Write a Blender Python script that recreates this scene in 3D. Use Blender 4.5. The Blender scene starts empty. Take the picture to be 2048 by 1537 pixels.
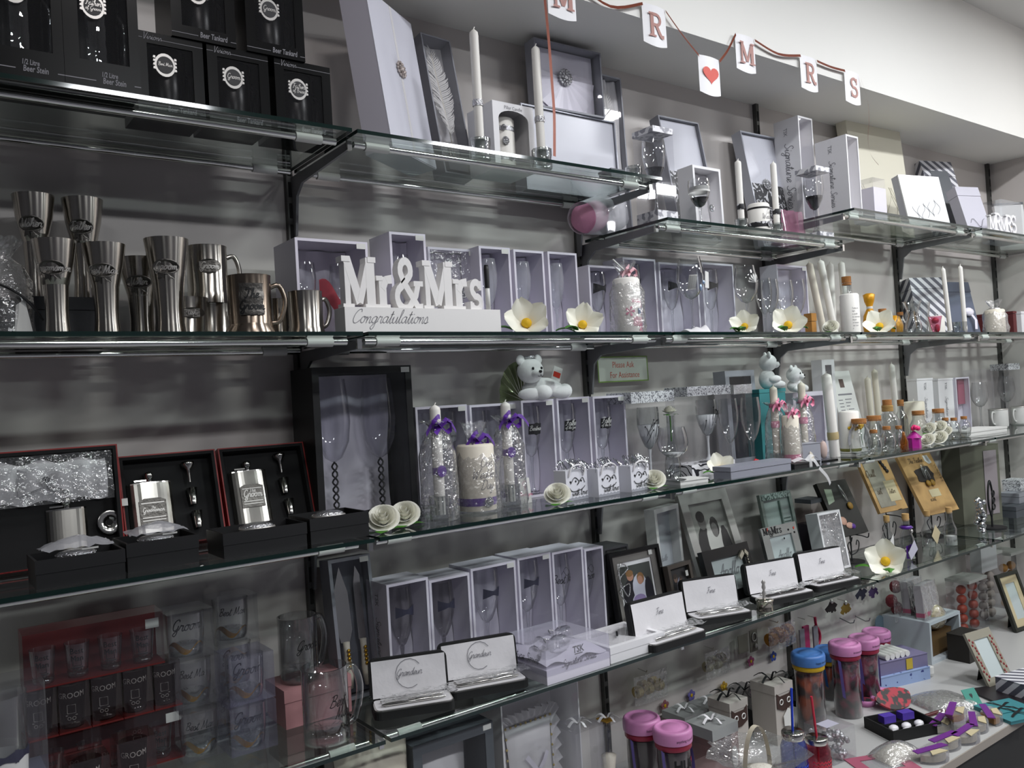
import bpy,math,random
from mathutils import Vector,Matrix
sc=bpy.context.scene
COL=sc.collection
# ------ camera
F,CX,CY=1680.0,1024.0,768.5
R0=Vector((0.80213979,-0.59432313,-0.0578946))
R1=Vector((-0.03654153,0.04791665,-0.9981827))
R2=Vector((0.59601718,0.80279762,0.01671837))
EYE=Vector((0.0,-1.87,1.47))
cam=bpy.data.cameras.new('camera')
cam.sensor_width=36.0
cam.lens=F/2048*36
cam.clip_start=0.02
cam_ob=bpy.data.objects.new('camera',cam)
m3=Matrix((R0,-R1,-R2)).transposed()
cam_ob.matrix_world=Matrix.Translation(EYE)@m3.to_4x4()
COL.objects.link(cam_ob)
sc.camera=cam_ob
# ------ world, lights, exposure
w=bpy.data.worlds.new('shop');sc.world=w;w.use_nodes=True
w.node_tree.nodes['Background'].inputs[0].default_value=(0.9,0.92,1.0,1)
w.node_tree.nodes['Background'].inputs[1].default_value=0.05
sc.view_settings.view_transform='Standard'
sc.view_settings.look='None'
sc.view_settings.exposure=-0.22
sc.view_settings.gamma=1.0
sc.view_settings.use_curve_mapping=False
sc.cycles.max_bounces=12
sc.cycles.diffuse_bounces=5
sc.cycles.glossy_bounces=3
sc.cycles.transmission_bounces=4
sc.cycles.transparent_max_bounces=40
sc.cycles.caustics_reflective=False
sc.cycles.caustics_refractive=False
sc.cycles.sample_clamp_indirect=4.0
def lamp(name,loc,size,energy,color,rot=(0,0,0)):
 l=bpy.data.lights.new(name,'AREA');l.shape='RECTANGLE'
 l.size,l.size_y=size;l.energy=energy;l.color=color
 o=bpy.data.objects.new(name,l);o.location=loc;o.rotation_euler=rot
 COL.objects.link(o);return o
lamp('ceiling_or_fill_lamp',(0.6,-1.5,2.96),(.35,.12),9,(1.0,0.96,0.96))
lamp('ceiling_or_fill_lamp',(1.75,-1.3,2.96),(.35,.12),18,(0.95,0.97,1.0))
lamp('ceiling_or_fill_lamp',(2.9,-1.3,2.96),(.35,.12),22,(0.95,0.97,1.0))
lamp('ceiling_or_fill_lamp',(4.05,-1.3,2.96),(.35,.12),25,(0.97,0.98,1.0))
for x,e in((-.9,14),(1.0,26),(2.9,46),(4.8,54)):lamp('ceiling_or_fill_lamp',(x,-3.0,2.96),(.6,.2),e,(0.94,0.97,1.0))  # unseen fill row, added to brighten front faces and streak the metal
# ------ where a photo pixel falls on the shelves
def GX(px,d,z):
 """X of the point at depth d in front of the wall and height z seen in column px"""
 u=(px-CX)/F;dy=-d-EYE.y;dz=z-EYE.z
 return(u*(R2.y*dy+R2.z*dz)-(R0.y*dy+R0.z*dz))/(R0.x-u*R2.x)
def GZ(py,X,d):
 v=(py-CY)/F;dy=-d-EYE.y
 return EYE.z+(v*(R2.x*X+R2.y*dy)-(R1.x*X+R1.y*dy))/(R1.z-v*R2.z)
def GF(px,py,z):
 r=R0*((px-CX)/F)+R1*((py-CY)/F)+R2
 t=(z-EYE.z)/r.z
 p=EYE+r*t
 return p.x,-p.y
def SPAN(pl,pr,pt,d,z):
 """centre X, width, height of an upright front face standing at height z, depth d"""
 a,b=GX(pl,d,z),GX(pr,d,z);c=(a+b)/2
 return c,b-a,GZ(pt,c,d)-z
# ------ materials
def lin(h):
 h=h.lstrip('#');v=[int(h[i:i+2],16)/255 for i in(0,2,4)]
 return tuple(x/12.92 if x<=.04045 else((x+.055)/1.055)**2.4 for x in v)
_M={}
def nt(name):
 m=bpy.data.materials.new(name);m.use_nodes=True
 return m,m.node_tree.nodes,m.node_tree.links
def mat(name,col,rough=.5,metal=0.,bump=0.,bscale=60.,spec=.5,aniso=0.,var=0.,emis=0.,sheen=0.):
 if name in _M:return _M[name]
 m,n,l=nt(name);b=n['Principled BSDF']
 c=lin(col)if isinstance(col,str)else col
 b.inputs['Base Color'].default_value=(*c,1);b.inputs['Roughness'].default_value=rough
 b.inputs['Metallic'].default_value=metal;b.inputs['Specular IOR Level'].default_value=spec
 if aniso:
  b.inputs['Anisotropic'].default_value=aniso;b.inputs['Anisotropic Rotation'].default_value=.25
  t=n.new('ShaderNodeTangent');t.direction_type='RADIAL';t.axis='Z'
  l.new(t.outputs[0],b.inputs['Tangent'])
 if sheen:b.inputs['Sheen Weight'].default_value=sheen
 if bump or var:
  tc=n.new('ShaderNodeTexCoord');nz=n.new('ShaderNodeTexNoise');nz.inputs['Scale'].default_value=bscale
  nz.inputs['Detail'].default_value=3
  l.new(tc.outputs['Object'],nz.inputs['Vector'])
  if bump:
   bp=n.new('ShaderNodeBump');bp.inputs['Strength'].default_value=bump;bp.inputs['Distance'].default_value=.004
   l.new(nz.outputs[0],bp.inputs['Height']);l.new(bp.outputs[0],b.inputs['Normal'])
  if var:
   hs=n.new('ShaderNodeMapRange');hs.inputs[3].default_value=1-var;hs.inputs[4].default_value=1+var
   l.new(nz.outputs[0],hs.inputs[0])
   mx=n.new('ShaderNodeMix');mx.data_type='RGBA';mx.blend_type='MULTIPLY';mx.inputs[0].default_value=1
   mx.inputs[6].default_value=(*c,1);l.new(hs.outputs[0],mx.inputs[7]);l.new(mx.outputs[2],b.inputs['Base Color'])
 _M[name]=m;return m
def clear(name,tint=(1,1,1),refl=.05,gain=.8,rough=.03,haze=0.,hcol=(.8,.8,.85),edge=.8,bump=0.,bscale=30.,power=3.):
 """clear sheet or glass: lets light straight through, reflects more at a glancing angle"""
 if name in _M:return _M[name]
 m,n,l=nt(name);n.remove(n['Principled BSDF']);out=n['Material Output']
 lw=n.new('ShaderNodeLayerWeight');lw.inputs[0].default_value=.5
 pw=n.new('ShaderNodeMath');pw.operation='POWER';pw.inputs[1].default_value=power
 l.new(lw.outputs['Facing'],pw.inputs[0])
 mr=n.new('ShaderNodeMapRange');mr.inputs[3].default_value=refl;mr.inputs[4].default_value=gain
 l.new(pw.outputs[0],mr.inputs[0])
 tr=n.new('ShaderNodeBsdfTransparent')
 mc=n.new('ShaderNodeMix');mc.data_type='RGBA'
 mc.inputs[6].default_value=(*tint,1);mc.inputs[7].default_value=(*[t*edge for t in tint],1)
 l.new(pw.outputs[0],mc.inputs[0]);l.new(mc.outputs[2],tr.inputs[0])
 gl=n.new('ShaderNodeBsdfGlossy');gl.inputs['Roughness'].default_value=rough;gl.inputs[0].default_value=(.95,.95,.95,1)
 if bump:
  tc=n.new('ShaderNodeTexCoord');nz=n.new('ShaderNodeTexNoise');nz.inputs['Scale'].default_value=bscale;nz.inputs['Detail'].default_value=2
  l.new(tc.outputs['Object'],nz.inputs['Vector'])
  bp=n.new('ShaderNodeBump');bp.inputs['Strength'].default_value=bump;bp.inputs['Distance'].default_value=.01
  l.new(nz.outputs[0],bp.inputs['Height']);l.new(bp.outputs[0],gl.inputs['Normal'])
 ms=n.new('ShaderNodeMixShader');l.new(mr.outputs[0],ms.inputs[0]);l.new(tr.outputs[0],ms.inputs[1]);l.new(gl.outputs[0],ms.inputs[2])
 last=ms
 if haze:
  df=n.new('ShaderNodeBsdfDiffuse');df.inputs[0].default_value=(*hcol,1)
  m2=n.new('ShaderNodeMixShader');m2.inputs[0].default_value=haze
  l.new(ms.outputs[0],m2.inputs[1]);l.new(df.outputs[0],m2.inputs[2]);last=m2
 l.new(last.outputs[0],out.inputs[0])
 _M[name]=m;return m
def printed(name,c0,c1,scale=60.,lo=.48,hi=.52,kind='noise',rough=.5,dist=0.):
 """two-colour printed pattern"""
 if name in _M:return _M[name]
 m,n,l=nt(name);b=n['Principled BSDF'];b.inputs['Roughness'].default_value=rough
 tc=n.new('ShaderNodeTexCoord')
 if kind=='noise':t=n.new('ShaderNodeTexNoise');t.inputs['Detail'].default_value=1;t.inputs['Distortion'].default_value=dist
 elif kind=='cell':t=n.new('ShaderNodeTexVoronoi');t.feature='DISTANCE_TO_EDGE'
 elif kind=='swirl':
  t=n.new('ShaderNodeTexWave');t.wave_type='RINGS';t.inputs['Distortion'].default_value=9;t.inputs['Detail'].default_value=1
 elif kind=='dots':t=n.new('ShaderNodeTexVoronoi')
 else:t=n.new('ShaderNodeTexWave');t.bands_direction='DIAGONAL'
 t.inputs['Scale'].default_value=scale
 l.new(tc.outputs['Object'],t.inputs['Vector'])
 r=n.new('ShaderNodeValToRGB');r.color_ramp.elements[0].position=lo;r.color_ramp.elements[1].position=hi
 r.color_ramp.elements[0].color=(*lin(c0),1);r.color_ramp.elements[1].color=(*lin(c1),1)
 l.new(t.outputs[0],r.inputs[0]);l.new(r.outputs[0],b.inputs['Base Color'])
 _M[name]=m;return m
WALL=mat('wall_paint','#cdc7c3',.35,bump=.03,bscale=9)
CEILM=mat('ceiling_paint','#cfcfcc',.7)
BULKM=mat('bulkhead_paint','#e6e5e0',.6)
FLOORM=mat('floor_vinyl','#85848a',.4,var=.1,bscale=4)
SHOPM=mat('shop_wall','#5c5c62',.6)
DARK=mat('dark_panel','#2a2a28',.6)
GSH=clear('shelf_glass',(.91,.96,.935),.04,.85,.0,edge=.8,power=4.)
GEDGE=mat('glass_edge','#06201c',.08,spec=.8)
CHROME=mat('chrome','#d9d9d6',.12,1.)
STEEL=mat('bracket_steel','#77777a',.4,.2)
UPR=mat('upright_steel','#5a5a58',.45,.7)
SLOT=mat('slot_black','#0b0b0b',.8)
GRIP=mat('grip_plastic','#d8d8d4',.4)
WHITE=mat('white_card','#e9e8ea',.45)
LILAC=mat('lilac_card','#dedae6',.45)
GREYC=mat('grey_card','#8f9098',.5)
SILVC=mat('silver_card','#a9abb4',.35,.25)
BLACKC=mat('black_card','#060607',.28,spec=.13)
BLACKM=mat('black_matt','#0a0a0b',.7)
SATIN=mat('satin','#ece8f4',.3,bump=.2,bscale=25,sheen=.2)
SATW=mat('white_satin','#e6e4e6',.35,bump=.25,bscale=40,sheen=.4)
FILM=clear('window_film',(.985,.985,.99),.03,.5,.03,haze=.012,edge=.9)
ACET=clear('clear_box',(.97,.97,.98),.04,.7,.03,haze=.02,hcol=(.75,.75,.85),edge=.8)
LACET=clear('lilac_box',(.94,.94,.98),.04,.7,.03,haze=.05,hcol=(.6,.58,.85),edge=.75)
CELLO=clear('cellophane',(.97,.97,.975),.14,.9,.12,haze=.06,hcol=(.9,.9,.9),edge=.85,bump=1.,bscale=60,power=1.6)
GLASS=clear('clear_glass',(.94,.95,.955),.08,.95,.01,edge=.12,power=2.)
GLASSD=clear('thick_glass',(.88,.90,.90),.09,.95,.02,edge=.25,power=1.8,bump=.3,bscale=20)
FROST=mat('frosted_white','#dcdee0',.5)
SMOKE=clear('dark_glass',(.35,.34,.33),.07,.9,.03,edge=.4)
PEWTER=mat('pewter','#b9b4ac',.22,1.,aniso=.9)
PEWD=mat('pewter_dark','#6f6c68',.45,1.,bump=.4,bscale=150)
POLISH=mat('polished_steel','#c9c7c2',.16,1.)
SILVER=mat('silver_badge','#c4c1bc',.35,.6)
WAX=mat('white_wax','#ece9e2',.45,spec=.4)
IVORY=mat('ivory_wax','#e4dccb',.5)
PURPLE=mat('purple_ribbon','#52128f',.35,sheen=.3)
PINK=mat('pink_satin','#e58aa8',.45)
PINKP=mat('pink_paper','#d79ab4',.6)
BLUSH=mat('blush_card','#b98588',.55)
COPPER=mat('copper_ribbon','#7d3f2c',.35,.4)
ROSEG=mat('rose_gold_print','#a9786f',.5)
REDP=mat('red_print','#cf3a26',.5)
BLACKP=mat('black_print','#0d0d10',.5)
GREYP=mat('grey_print','#7b7a80',.5)
LIGHTP=mat('white_print','#dcdcd8',.5)
GOLD=mat('gold_print','#a87c25',.35,.8)
CORK=mat('cork','#a8703a',.8,bump=.4,bscale=200,var=.25)
LEAF=mat('leaf_green','#3f7a1e',.5)
PETAL=mat('petal_cream','#efeee0',.6)
ROSEP=mat('rose_petal','#f2f1e6',.6)
STAMEN=mat('stamen_yellow','#dfb215',.7)
FUR=mat('white_fur','#f8f8f8',.9,bump=.15,bscale=120)
GLITTER=mat('glitter','#c9c9cc',.18,.9,bump=1.,bscale=220)
TINSEL=mat('tinsel','#cfd0d4',.08,1.,bump=.6,bscale=90)
REDC=mat('red_card','#7a120e',.5)
NAVY=mat('navy','#1a1b38',.5)
LACEW=printed('lace_print','#e8e7ea','#9a9aa2',55,.50,.56)
DAMASK=printed('damask_print','#17171b','#d9d9dc',42,.56,.60,dist=1.5)
SWIRL=printed('swirl_print','#22222a','#ecebee',26,.12,.2,'swirl')
SMALLP=printed('small_floral_print','#6c6c74','#e2e2e6',110,.42,.48,dist=2)
BAGP=printed('bag_print','#2a2a30','#e6e6ec',60,.40,.44,dist=2.5)
STRIPE=printed('stripe_print','#d8d8dc','#5a5b66',14,.45,.55,'bands')
PARCH=mat('parchment','#b9935e',.7,var=.5,bscale=14)
# ------ mesh building
class MB:
 def __init__(s):s.v=[];s.f=[];s.i=[];s.s=[];s.m=Matrix()
 def add(s,vs,fs,mi=0,sm=False):
  o=len(s.v);m=s.m
  s.v+=[m@Vector(v)for v in vs]
  for f in fs:s.f.append([o+k for k in f]);s.i.append(mi);s.s.append(sm)
  return s
 def box(s,x0,x1,y0,y1,z0,z1,mi=0):
  return s.add([(x0,y0,z0),(x1,y0,z0),(x1,y1,z0),(x0,y1,z0),(x0,y0,z1),(x1,y0,z1),(x1,y1,z1),(x0,y1,z1)],[(3,2,1,0),(4,5,6,7),(0,1,5,4),(1,2,6,5),(2,3,7,6),(3,0,4,7)],mi)
 def quad(s,a,b,c,d,mi=0):return s.add([a,b,c,d],[(0,1,2,3)],mi)
 def lathe(s,prof,n=20,cx=0,cy=0,mi=0,cap0=False,cap1=False,a0=0.,a1=2*math.pi):
  full=abs(a1-a0-2*math.pi)<1e-6;cnt=n if full else n+1
  vs=[]
  for r,z in prof:
   for k in range(cnt):
    a=a0+(a1-a0)*k/n;vs.append((cx+r*math.cos(a),cy+r*math.sin(a),z))
  fs=[]
  for j in range(len(prof)-1):
   if prof[j]==prof[j+1]:continue
   for k in range(n):
    k2=(k+1)%cnt
    fs.append((j*cnt+k,j*cnt+k2,(j+1)*cnt+k2,(j+1)*cnt+k))
  s.add(vs,fs,mi,True)
  if cap0:s.add(vs[:cnt],[tuple(range(cnt))[::-1]],mi)
  if cap1:s.add(vs[-cnt:],[tuple(range(cnt))],mi)
  return s
 def cyl(s,r,z0,z1,n=16,cx=0,cy=0,mi=0):return s.lathe([(r,z0),(r,z1)],n,cx,cy,mi,True,True)
 def tube(s,pts,r,n=6,mi=0,rad=None):
  pts=[Vector(p)for p in pts];vs=[];N=len(pts);up=None
  for k,p in enumerate(pts):
   t=(pts[min(k+1,N-1)]-pts[max(k-1,0)]).normalized()
   if up is None:up=Vector((0,0,1))if abs(t.z)<.9 else Vector((0,1,0))
   a=t.cross(up)
   if a.length<1e-4:a=t.cross(Vector((1,0,0)))
   a.normalize();b=a.cross(t).normalized();up=b
   rr=rad[k]if rad else r
   for q in range(n):
    an=2*math.pi*q/n;vs.append(p+a*(rr*math.cos(an))+b*(rr*math.sin(an)))
  fs=[(k*n+q,k*n+(q+1)%n,(k+1)*n+(q+1)%n,(k+1)*n+q)for k in range(N-1)for q in range(n)]
  s.add(vs,fs,mi,True)
  s.add(vs[:n],[tuple(range(n))],mi);s.add(vs[-n:],[tuple(range(n))[::-1]],mi)
  return s
 def prism(s,poly,y0,y1,mi=0):
  """polygon in x,z pulled from y0 (front) to y1"""
  n=len(poly)
  vs=[(x,y0,z)for x,z in poly]+[(x,y1,z)for x,z in poly]
  fs=[tuple(range(n)),tuple(range(2*n-1,n-1,-1))]+[(k,n+k,n+(k+1)%n,(k+1)%n)for k in range(n)]
  return s.add(vs,fs,mi)
 def plate(s,poly,z0,z1,mi=0):
  """polygon in x,y pulled from z0 to z1"""
  n=len(poly)
  vs=[(x,y,z0)for x,y in poly]+[(x,y,z1)for x,y in poly]
  fs=[tuple(range(n))[::-1],tuple(range(n,2*n))]+[(k,(k+1)%n,n+(k+1)%n,n+k)for k in range(n)]
  return s.add(vs,fs,mi)
 def flat(s,poly,y,mi=0):
  return s.add([(x,y,z)for x,z in poly],[tuple(range(len(poly)))],mi)
 def grid(s,fn,nu,nv,mi=0,sm=True):
  vs=[fn(u/nu,v/nv)for v in range(nv+1)for u in range(nu+1)]
  fs=[(v*(nu+1)+u,v*(nu+1)+u+1,(v+1)*(nu+1)+u+1,(v+1)*(nu+1)+u)for v in range(nv)for u in range(nu)]
  return s.add(vs,fs,mi,sm)
 def ell(s,c,r,nu=14,nv=9,mi=0):
  p=[(max(1e-4,math.sin(math.pi*k/nv)),-math.cos(math.pi*k/nv))for k in range(nv+1)]
  vs=[(c[0]+r[0]*a*math.cos(2*math.pi*q/nu),c[1]+r[1]*a*math.sin(2*math.pi*q/nu),c[2]+r[2]*b)for a,b in p for q in range(nu)]
  fs=[(j*nu+q,j*nu+(q+1)%nu,(j+1)*nu+(q+1)%nu,(j+1)*nu+q)for j in range(nv)for q in range(nu)]
  return s.add(vs,fs,mi,True)
 def ribbon(s,pts,wv,mi=0):
  """flat band along pts; wv is its half-width vector"""
  wv=Vector(wv);pts=[Vector(p)for p in pts]
  vs=[p-wv for p in pts]+[p+wv for p in pts];n=len(pts)
  return s.add(vs,[(k,k+1,n+k+1,n+k)for k in range(n-1)],mi,True)
 def build(s,name,mats,parent=None,kind=None):
  me=bpy.data.meshes.new(name);me.from_pydata([tuple(v)for v in s.v],[],s.f)
  for m in(mats if isinstance(mats,(list,tuple))else[mats]):me.materials.append(m)
  me.polygons.foreach_set('material_index',s.i);me.polygons.foreach_set('use_smooth',s.s)
  me.update()
  o=bpy.data.objects.new(name,me);COL.objects.link(o)
  if parent:o.parent=parent
  if kind:o['kind']=kind
  return o
def tag(o,label,cat,group=None):
 o['label']=label;o['category']=cat
 if group:o['group']=group
 return o
def thing(name,label,cat,loc,rz=0.,tilt=0.,dep=0.,group=None):
 o=bpy.data.objects.new(name,None);COL.objects.link(o);o.empty_display_size=.02
 o.location=(loc[0],loc[1],loc[2]+dep/2*math.sin(abs(tilt)))
 o.rotation_euler=(tilt,0,rz)
 return tag(o,label,cat,group)
def struct(name,mb,m):
 o=mb.build(name,m);o['kind']='structure';return o
def bxo(name,dims,m,parent=None):
 return MB().box(*dims).build(name,m,parent)
def dup(root,loc,label,rz=None,group=None):
 r=root.copy();COL.objects.link(r);r.location=loc;r['label']=label
 if rz is not None:r.rotation_euler=(r.rotation_euler[0],0,rz)
 if group:r['group']=group
 for ch in list(root.children):
  c=ch.copy();COL.objects.link(c);c.parent=r
  for g in ch.children:
   e=g.copy();COL.objects.link(e);e.parent=c
 return r
# ------ lettering
CUR={'a':(.5,[[(.42,.42),(.28,.5),(.1,.38),(.05,.18),(.16,.02),(.32,.12),(.42,.45)],[(.42,.48),(.38,.12),(.46,.02),(.58,.12)]]),'b':(.46,[[(0,.1),(.2,.6),(.28,.95),(.2,1),(.12,.7),(.1,.1),(.22,0),(.36,.15),(.34,.4),(.48,.42)]]),'c':(.4,[[(.36,.4),(.26,.5),(.1,.38),(.05,.15),(.18,0),(.44,.14)]]),'d':(.5,[[(.42,.42),(.28,.5),(.1,.38),(.05,.18),(.16,.02),(.32,.12),(.5,1)],[(.5,1),(.4,.2),(.46,.02),(.58,.12)]]),'e':(.38,[[(0,.12),(.25,.25),(.36,.42),(.24,.5),(.1,.35),(.08,.12),(.2,0),(.42,.14)]]),'f':(.36,[[(0,.1),(.25,.6),(.35,.95),(.25,1),(.15,.6),(.1,-.3),(.02,-.42),(.1,-.2),(.35,.12)]]),'g':(.5,[[(.42,.42),(.28,.5),(.1,.38),(.05,.18),(.16,.02),(.32,.12),(.42,.45)],[(.42,.45),(.34,-.25),(.2,-.45),(.08,-.3),(.3,-.02),(.56,.14)]]),'h':(.46,[[(0,.1),(.2,.6),(.28,.95),(.2,1),(.12,.6),(.08,0)],[(.08,.1),(.25,.45),(.36,.42),(.34,.1),(.42,0),(.52,.12)]]),'i':(.27,[[(0,.12),(.14,.48),(.12,.1),(.2,0),(.32,.12)],[(.17,.66),(.19,.72)]]),'l':(.27,[[(0,.12),(.2,.6),(.27,.95),(.19,1),(.12,.6),(.12,.1),(.2,0),(.32,.12)]]),'m':(.64,[[(0,.3),(.1,.48),(.1,0)],[(.1,.15),(.22,.45),(.32,.42),(.3,0)],[(.3,.15),(.43,.45),(.54,.4),(.52,.1),(.58,0),(.7,.12)]]),'n':(.46,[[(0,.3),(.1,.48),(.1,0)],[(.1,.15),(.24,.45),(.36,.42),(.33,.1),(.4,0),(.52,.12)]]),'o':(.44,[[(.28,.5),(.12,.42),(.05,.2),(.16,.02),(.32,.1),(.36,.34),(.26,.48),(.48,.42)]]),'p':(.44,[[(0,.2),(.12,.5),(.04,-.45)],[(.1,.3),(.22,.48),(.38,.4),(.34,.1),(.2,0),(.1,.08)],[(.3,.04),(.5,.12)]]),'r':(.4,[[(0,.15),(.12,.52),(.2,.44),(.32,.46),(.28,.12),(.36,0),(.46,.12)]]),'s':(.36,[[(0,.1),(.18,.52),(.3,.25),(.24,.02),(.08,.04),(.2,0),(.42,.12)]]),'t':(.29,[[(0,.12),(.16,.5),(.22,.9),(.14,.3),(.16,.02),(.24,0),(.34,.12)],[(.06,.64),(.34,.68)]]),'u':(.5,[[(0,.2),(.1,.48),(.08,.12),(.18,0),(.32,.14),(.4,.48)],[(.4,.48),(.38,.1),(.45,0),(.56,.12)]]),'y':(.48,[[(0,.2),(.1,.48),(.08,.14),(.18,.02),(.32,.14),(.4,.48),(.32,-.25),(.18,-.45),(.08,-.3),(.3,-.02),(.54,.14)]]),'A':(.7,[[(0,.05),(.15,.02),(.4,.6),(.55,1),(.56,.4),(.6,.02),(.7,.1)],[(.15,.38),(.5,.45),(.72,.4)]]),'B':(.6,[[(.2,.95),(.14,.4),(.06,0)],[(.02,.85),(.25,1),(.5,.95),(.45,.65),(.2,.53),(.5,.45),(.5,.1),(.2,-.02),(.02,.08)]]),'C':(.6,[[(.55,.8),(.5,1),(.28,.95),(.08,.6),(.06,.2),(.22,0),(.45,.08),(.6,.25)]]),'D':(.68,[[(.2,.95),(.14,.4),(.06,.02)],[(.02,.9),(.3,1),(.6,.8),(.58,.3),(.3,0),(.06,.02)]]),'F':(.55,[[(.05,.9),(.3,1),(.65,.98)],[(.36,.98),(.28,.4),(.15,.02),(.02,.08)],[(.15,.5),(.5,.54)]]),'G':(.62,[[(.55,.82),(.48,1),(.25,.92),(.08,.55),(.1,.15),(.3,.05),(.48,.25),(.52,.5)],[(.52,.5),(.48,-.2),(.3,-.45),(.15,-.3),(.4,0),(.65,.15)]]),'M':(.85,[[(0,.05),(.1,.1),(.2,.95),(.24,.9),(.35,.1),(.6,.98),(.62,.9),(.66,.1),(.76,.02),(.86,.12)]]),'O':(.66,[[(.35,1),(.12,.8),(.05,.35),(.22,0),(.5,.12),(.6,.6),(.45,.95),(.3,.9),(.4,.75)]]),'S':(.58,[[(.55,.82),(.45,1),(.28,.85),(.32,.6),(.5,.35),(.42,.06),(.2,0),(.05,.15)]]),'T':(.6,[[(.05,.85),(.2,1),(.7,.96)],[(.42,.97),(.34,.4),(.2,0),(.05,.08)]]),'W':(.85,[[(0,.9),(.1,1),(.14,.3),(.2,0),(.42,.8),(.46,.1),(.52,0),(.78,.95),(.9,1)]]),'V':(.6,[[(.05,.9),(.12,1),(.2,.1),(.28,0),(.5,.8),(.62,1)]]),'U':(.66,[[(.05,.9),(.12,1),(.12,.3),(.25,0),(.45,.2),(.55,.98),(.5,.2),(.6,0),(.72,.12)]]),'w':(.62,[[(0,.2),(.1,.48),(.1,.1),(.18,0),(.3,.3),(.32,.1),(.4,0),(.54,.3),(.5,.48),(.66,.4)]]),'v':(.45,[[(0,.3),(.1,.48),(.18,.05),(.26,0),(.38,.4),(.5,.42)]]),'j':(.28,[[(0,.2),(.16,.48),(.1,-.3),(-.02,-.44),(-.08,-.3),(.3,.12)],[(.18,.66),(.2,.72)]]),'k':(.46,[[(0,.1),(.2,.6),(.28,.95),(.2,1),(.1,.6),(.06,0)],[(.08,.15),(.3,.45),(.34,.36),(.16,.24),(.36,.02),(.5,.12)]]),'K':(.6,[[(.2,.98),(.1,0)],[(.6,.98),(.2,.5),(.5,.02),(.64,.08)]]),'H':(.7,[[(.2,.98),(.1,0)],[(.6,.98),(.5,0)],[(.1,.5),(.6,.54)]]),'E':(.55,[[(.5,.85),(.3,1),(.15,.8),(.3,.56),(.1,.3),(.2,0),(.5,.15)]]),'I':(.35,[[(.05,.8),(.3,1),(.2,.3),(.05,.0)]]),'&':(.5,[[(.5,.1),(.2,.6),(.3,.8),(.36,.6),(.1,.2),(.25,0),(.5,.35)]]),' ':(.32,[]),}
def smooth(pts,k=3):
 if len(pts)<3:return pts
 P=[pts[0]]+list(pts)+[pts[-1]];out=[]
 for i in range(1,len(P)-2):
  for q in range(k):
   t=q/k;t2,t3=t*t,t*t*t
   out.append(tuple(.5*(2*P[i][c]+(P[i+1][c]-P[i-1][c])*t+(2*P[i-1][c]-5*P[i][c]+4*P[i+1][c]-P[i+2][c])*t2+(3*P[i][c]-P[i-1][c]-3*P[i+1][c]+P[i+2][c])*t3)for c in range(len(pts[0]))))
 out.append(tuple(pts[-1]));return out
CUR['Q']=CUR['O'];CUR['L']=CUR['I'];CUR['N']=CUR['H']
def curw(t):return sum(CUR[c][0]for c in t)
def script(mb,text,x,z,size,fn,wd=.06,slant=.25,center=True,k=3):
 """cursive handwriting; fn maps flat (x, z) to a point"""
 if center:x=x-curw(text)*size/2
 for c in text:
  adv,st=CUR[c]
  for s_ in st:
   p=smooth(s_,k);L=[];Rr=[]
   for i,q in enumerate(p):
    a,b=p[max(i-1,0)],p[min(i+1,len(p)-1)]
    dx,dz=b[0]-a[0],b[1]-a[1];ln=math.hypot(dx,dz)or 1
    nx,nz=-dz/ln*wd/2,dx/ln*wd/2
    for lst,sg in((L,1),(Rr,-1)):
     u,v=q[0]+sg*nx,q[1]+sg*nz
     lst.append(fn(x+(u+v*slant)*size,z+v*size))
   n=len(L);mb.add(L+Rr,[(i,i+1,n+i+1,n+i)for i in range(n-1)])
  x+=adv*size
 return mb
_T={}
def plain(mb,text,x,z,size,fn,sx=1.,slant=0.,center=True,bold=0.):
 """printed capitals and lower case"""
 key=(text,bold)
 if key not in _T:
  cu=bpy.data.curves.new('lettering','FONT');cu.body=text;cu.size=1;cu.resolution_u=2;cu.offset=bold
  ob=bpy.data.objects.new('lettering',cu);me=bpy.data.meshes.new_from_object(ob)
  _T[key]=([tuple(v.co)for v in me.vertices],[tuple(p.vertices)for p in me.polygons])
  bpy.data.objects.remove(ob);bpy.data.meshes.remove(me);bpy.data.curves.remove(cu)
 vs,fs=_T[key]
 wd=max((v[0]for v in vs),default=0)
 ox=x-wd*sx*size/2 if center else x
 mb.add([fn(ox+(v[0]*sx+v[1]*slant)*size,z+v[1]*size)for v in vs],fs);return mb
def fl_y(y):return lambda x,z:(x,y,z)
def on_cyl(r,cx=0.,cy=0.,a0=0.):
 """wraps flat (x, z) round the front of an upright cylinder; r may vary with z"""
 def fn(x,z):
  rr=(r(z)if callable(r)else r)+.0006;a=x/rr+a0
  return(cx+rr*math.sin(a),cy-rr*math.cos(a),z)
 return fn
def arc(cx,cz,rx,rz,a0,a1,n=10):return[(cx+rx*math.cos(math.radians(a0+(a1-a0)*k/n)),cz+rz*math.sin(math.radians(a0+(a1-a0)*k/n)))for k in range(n+1)]
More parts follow.
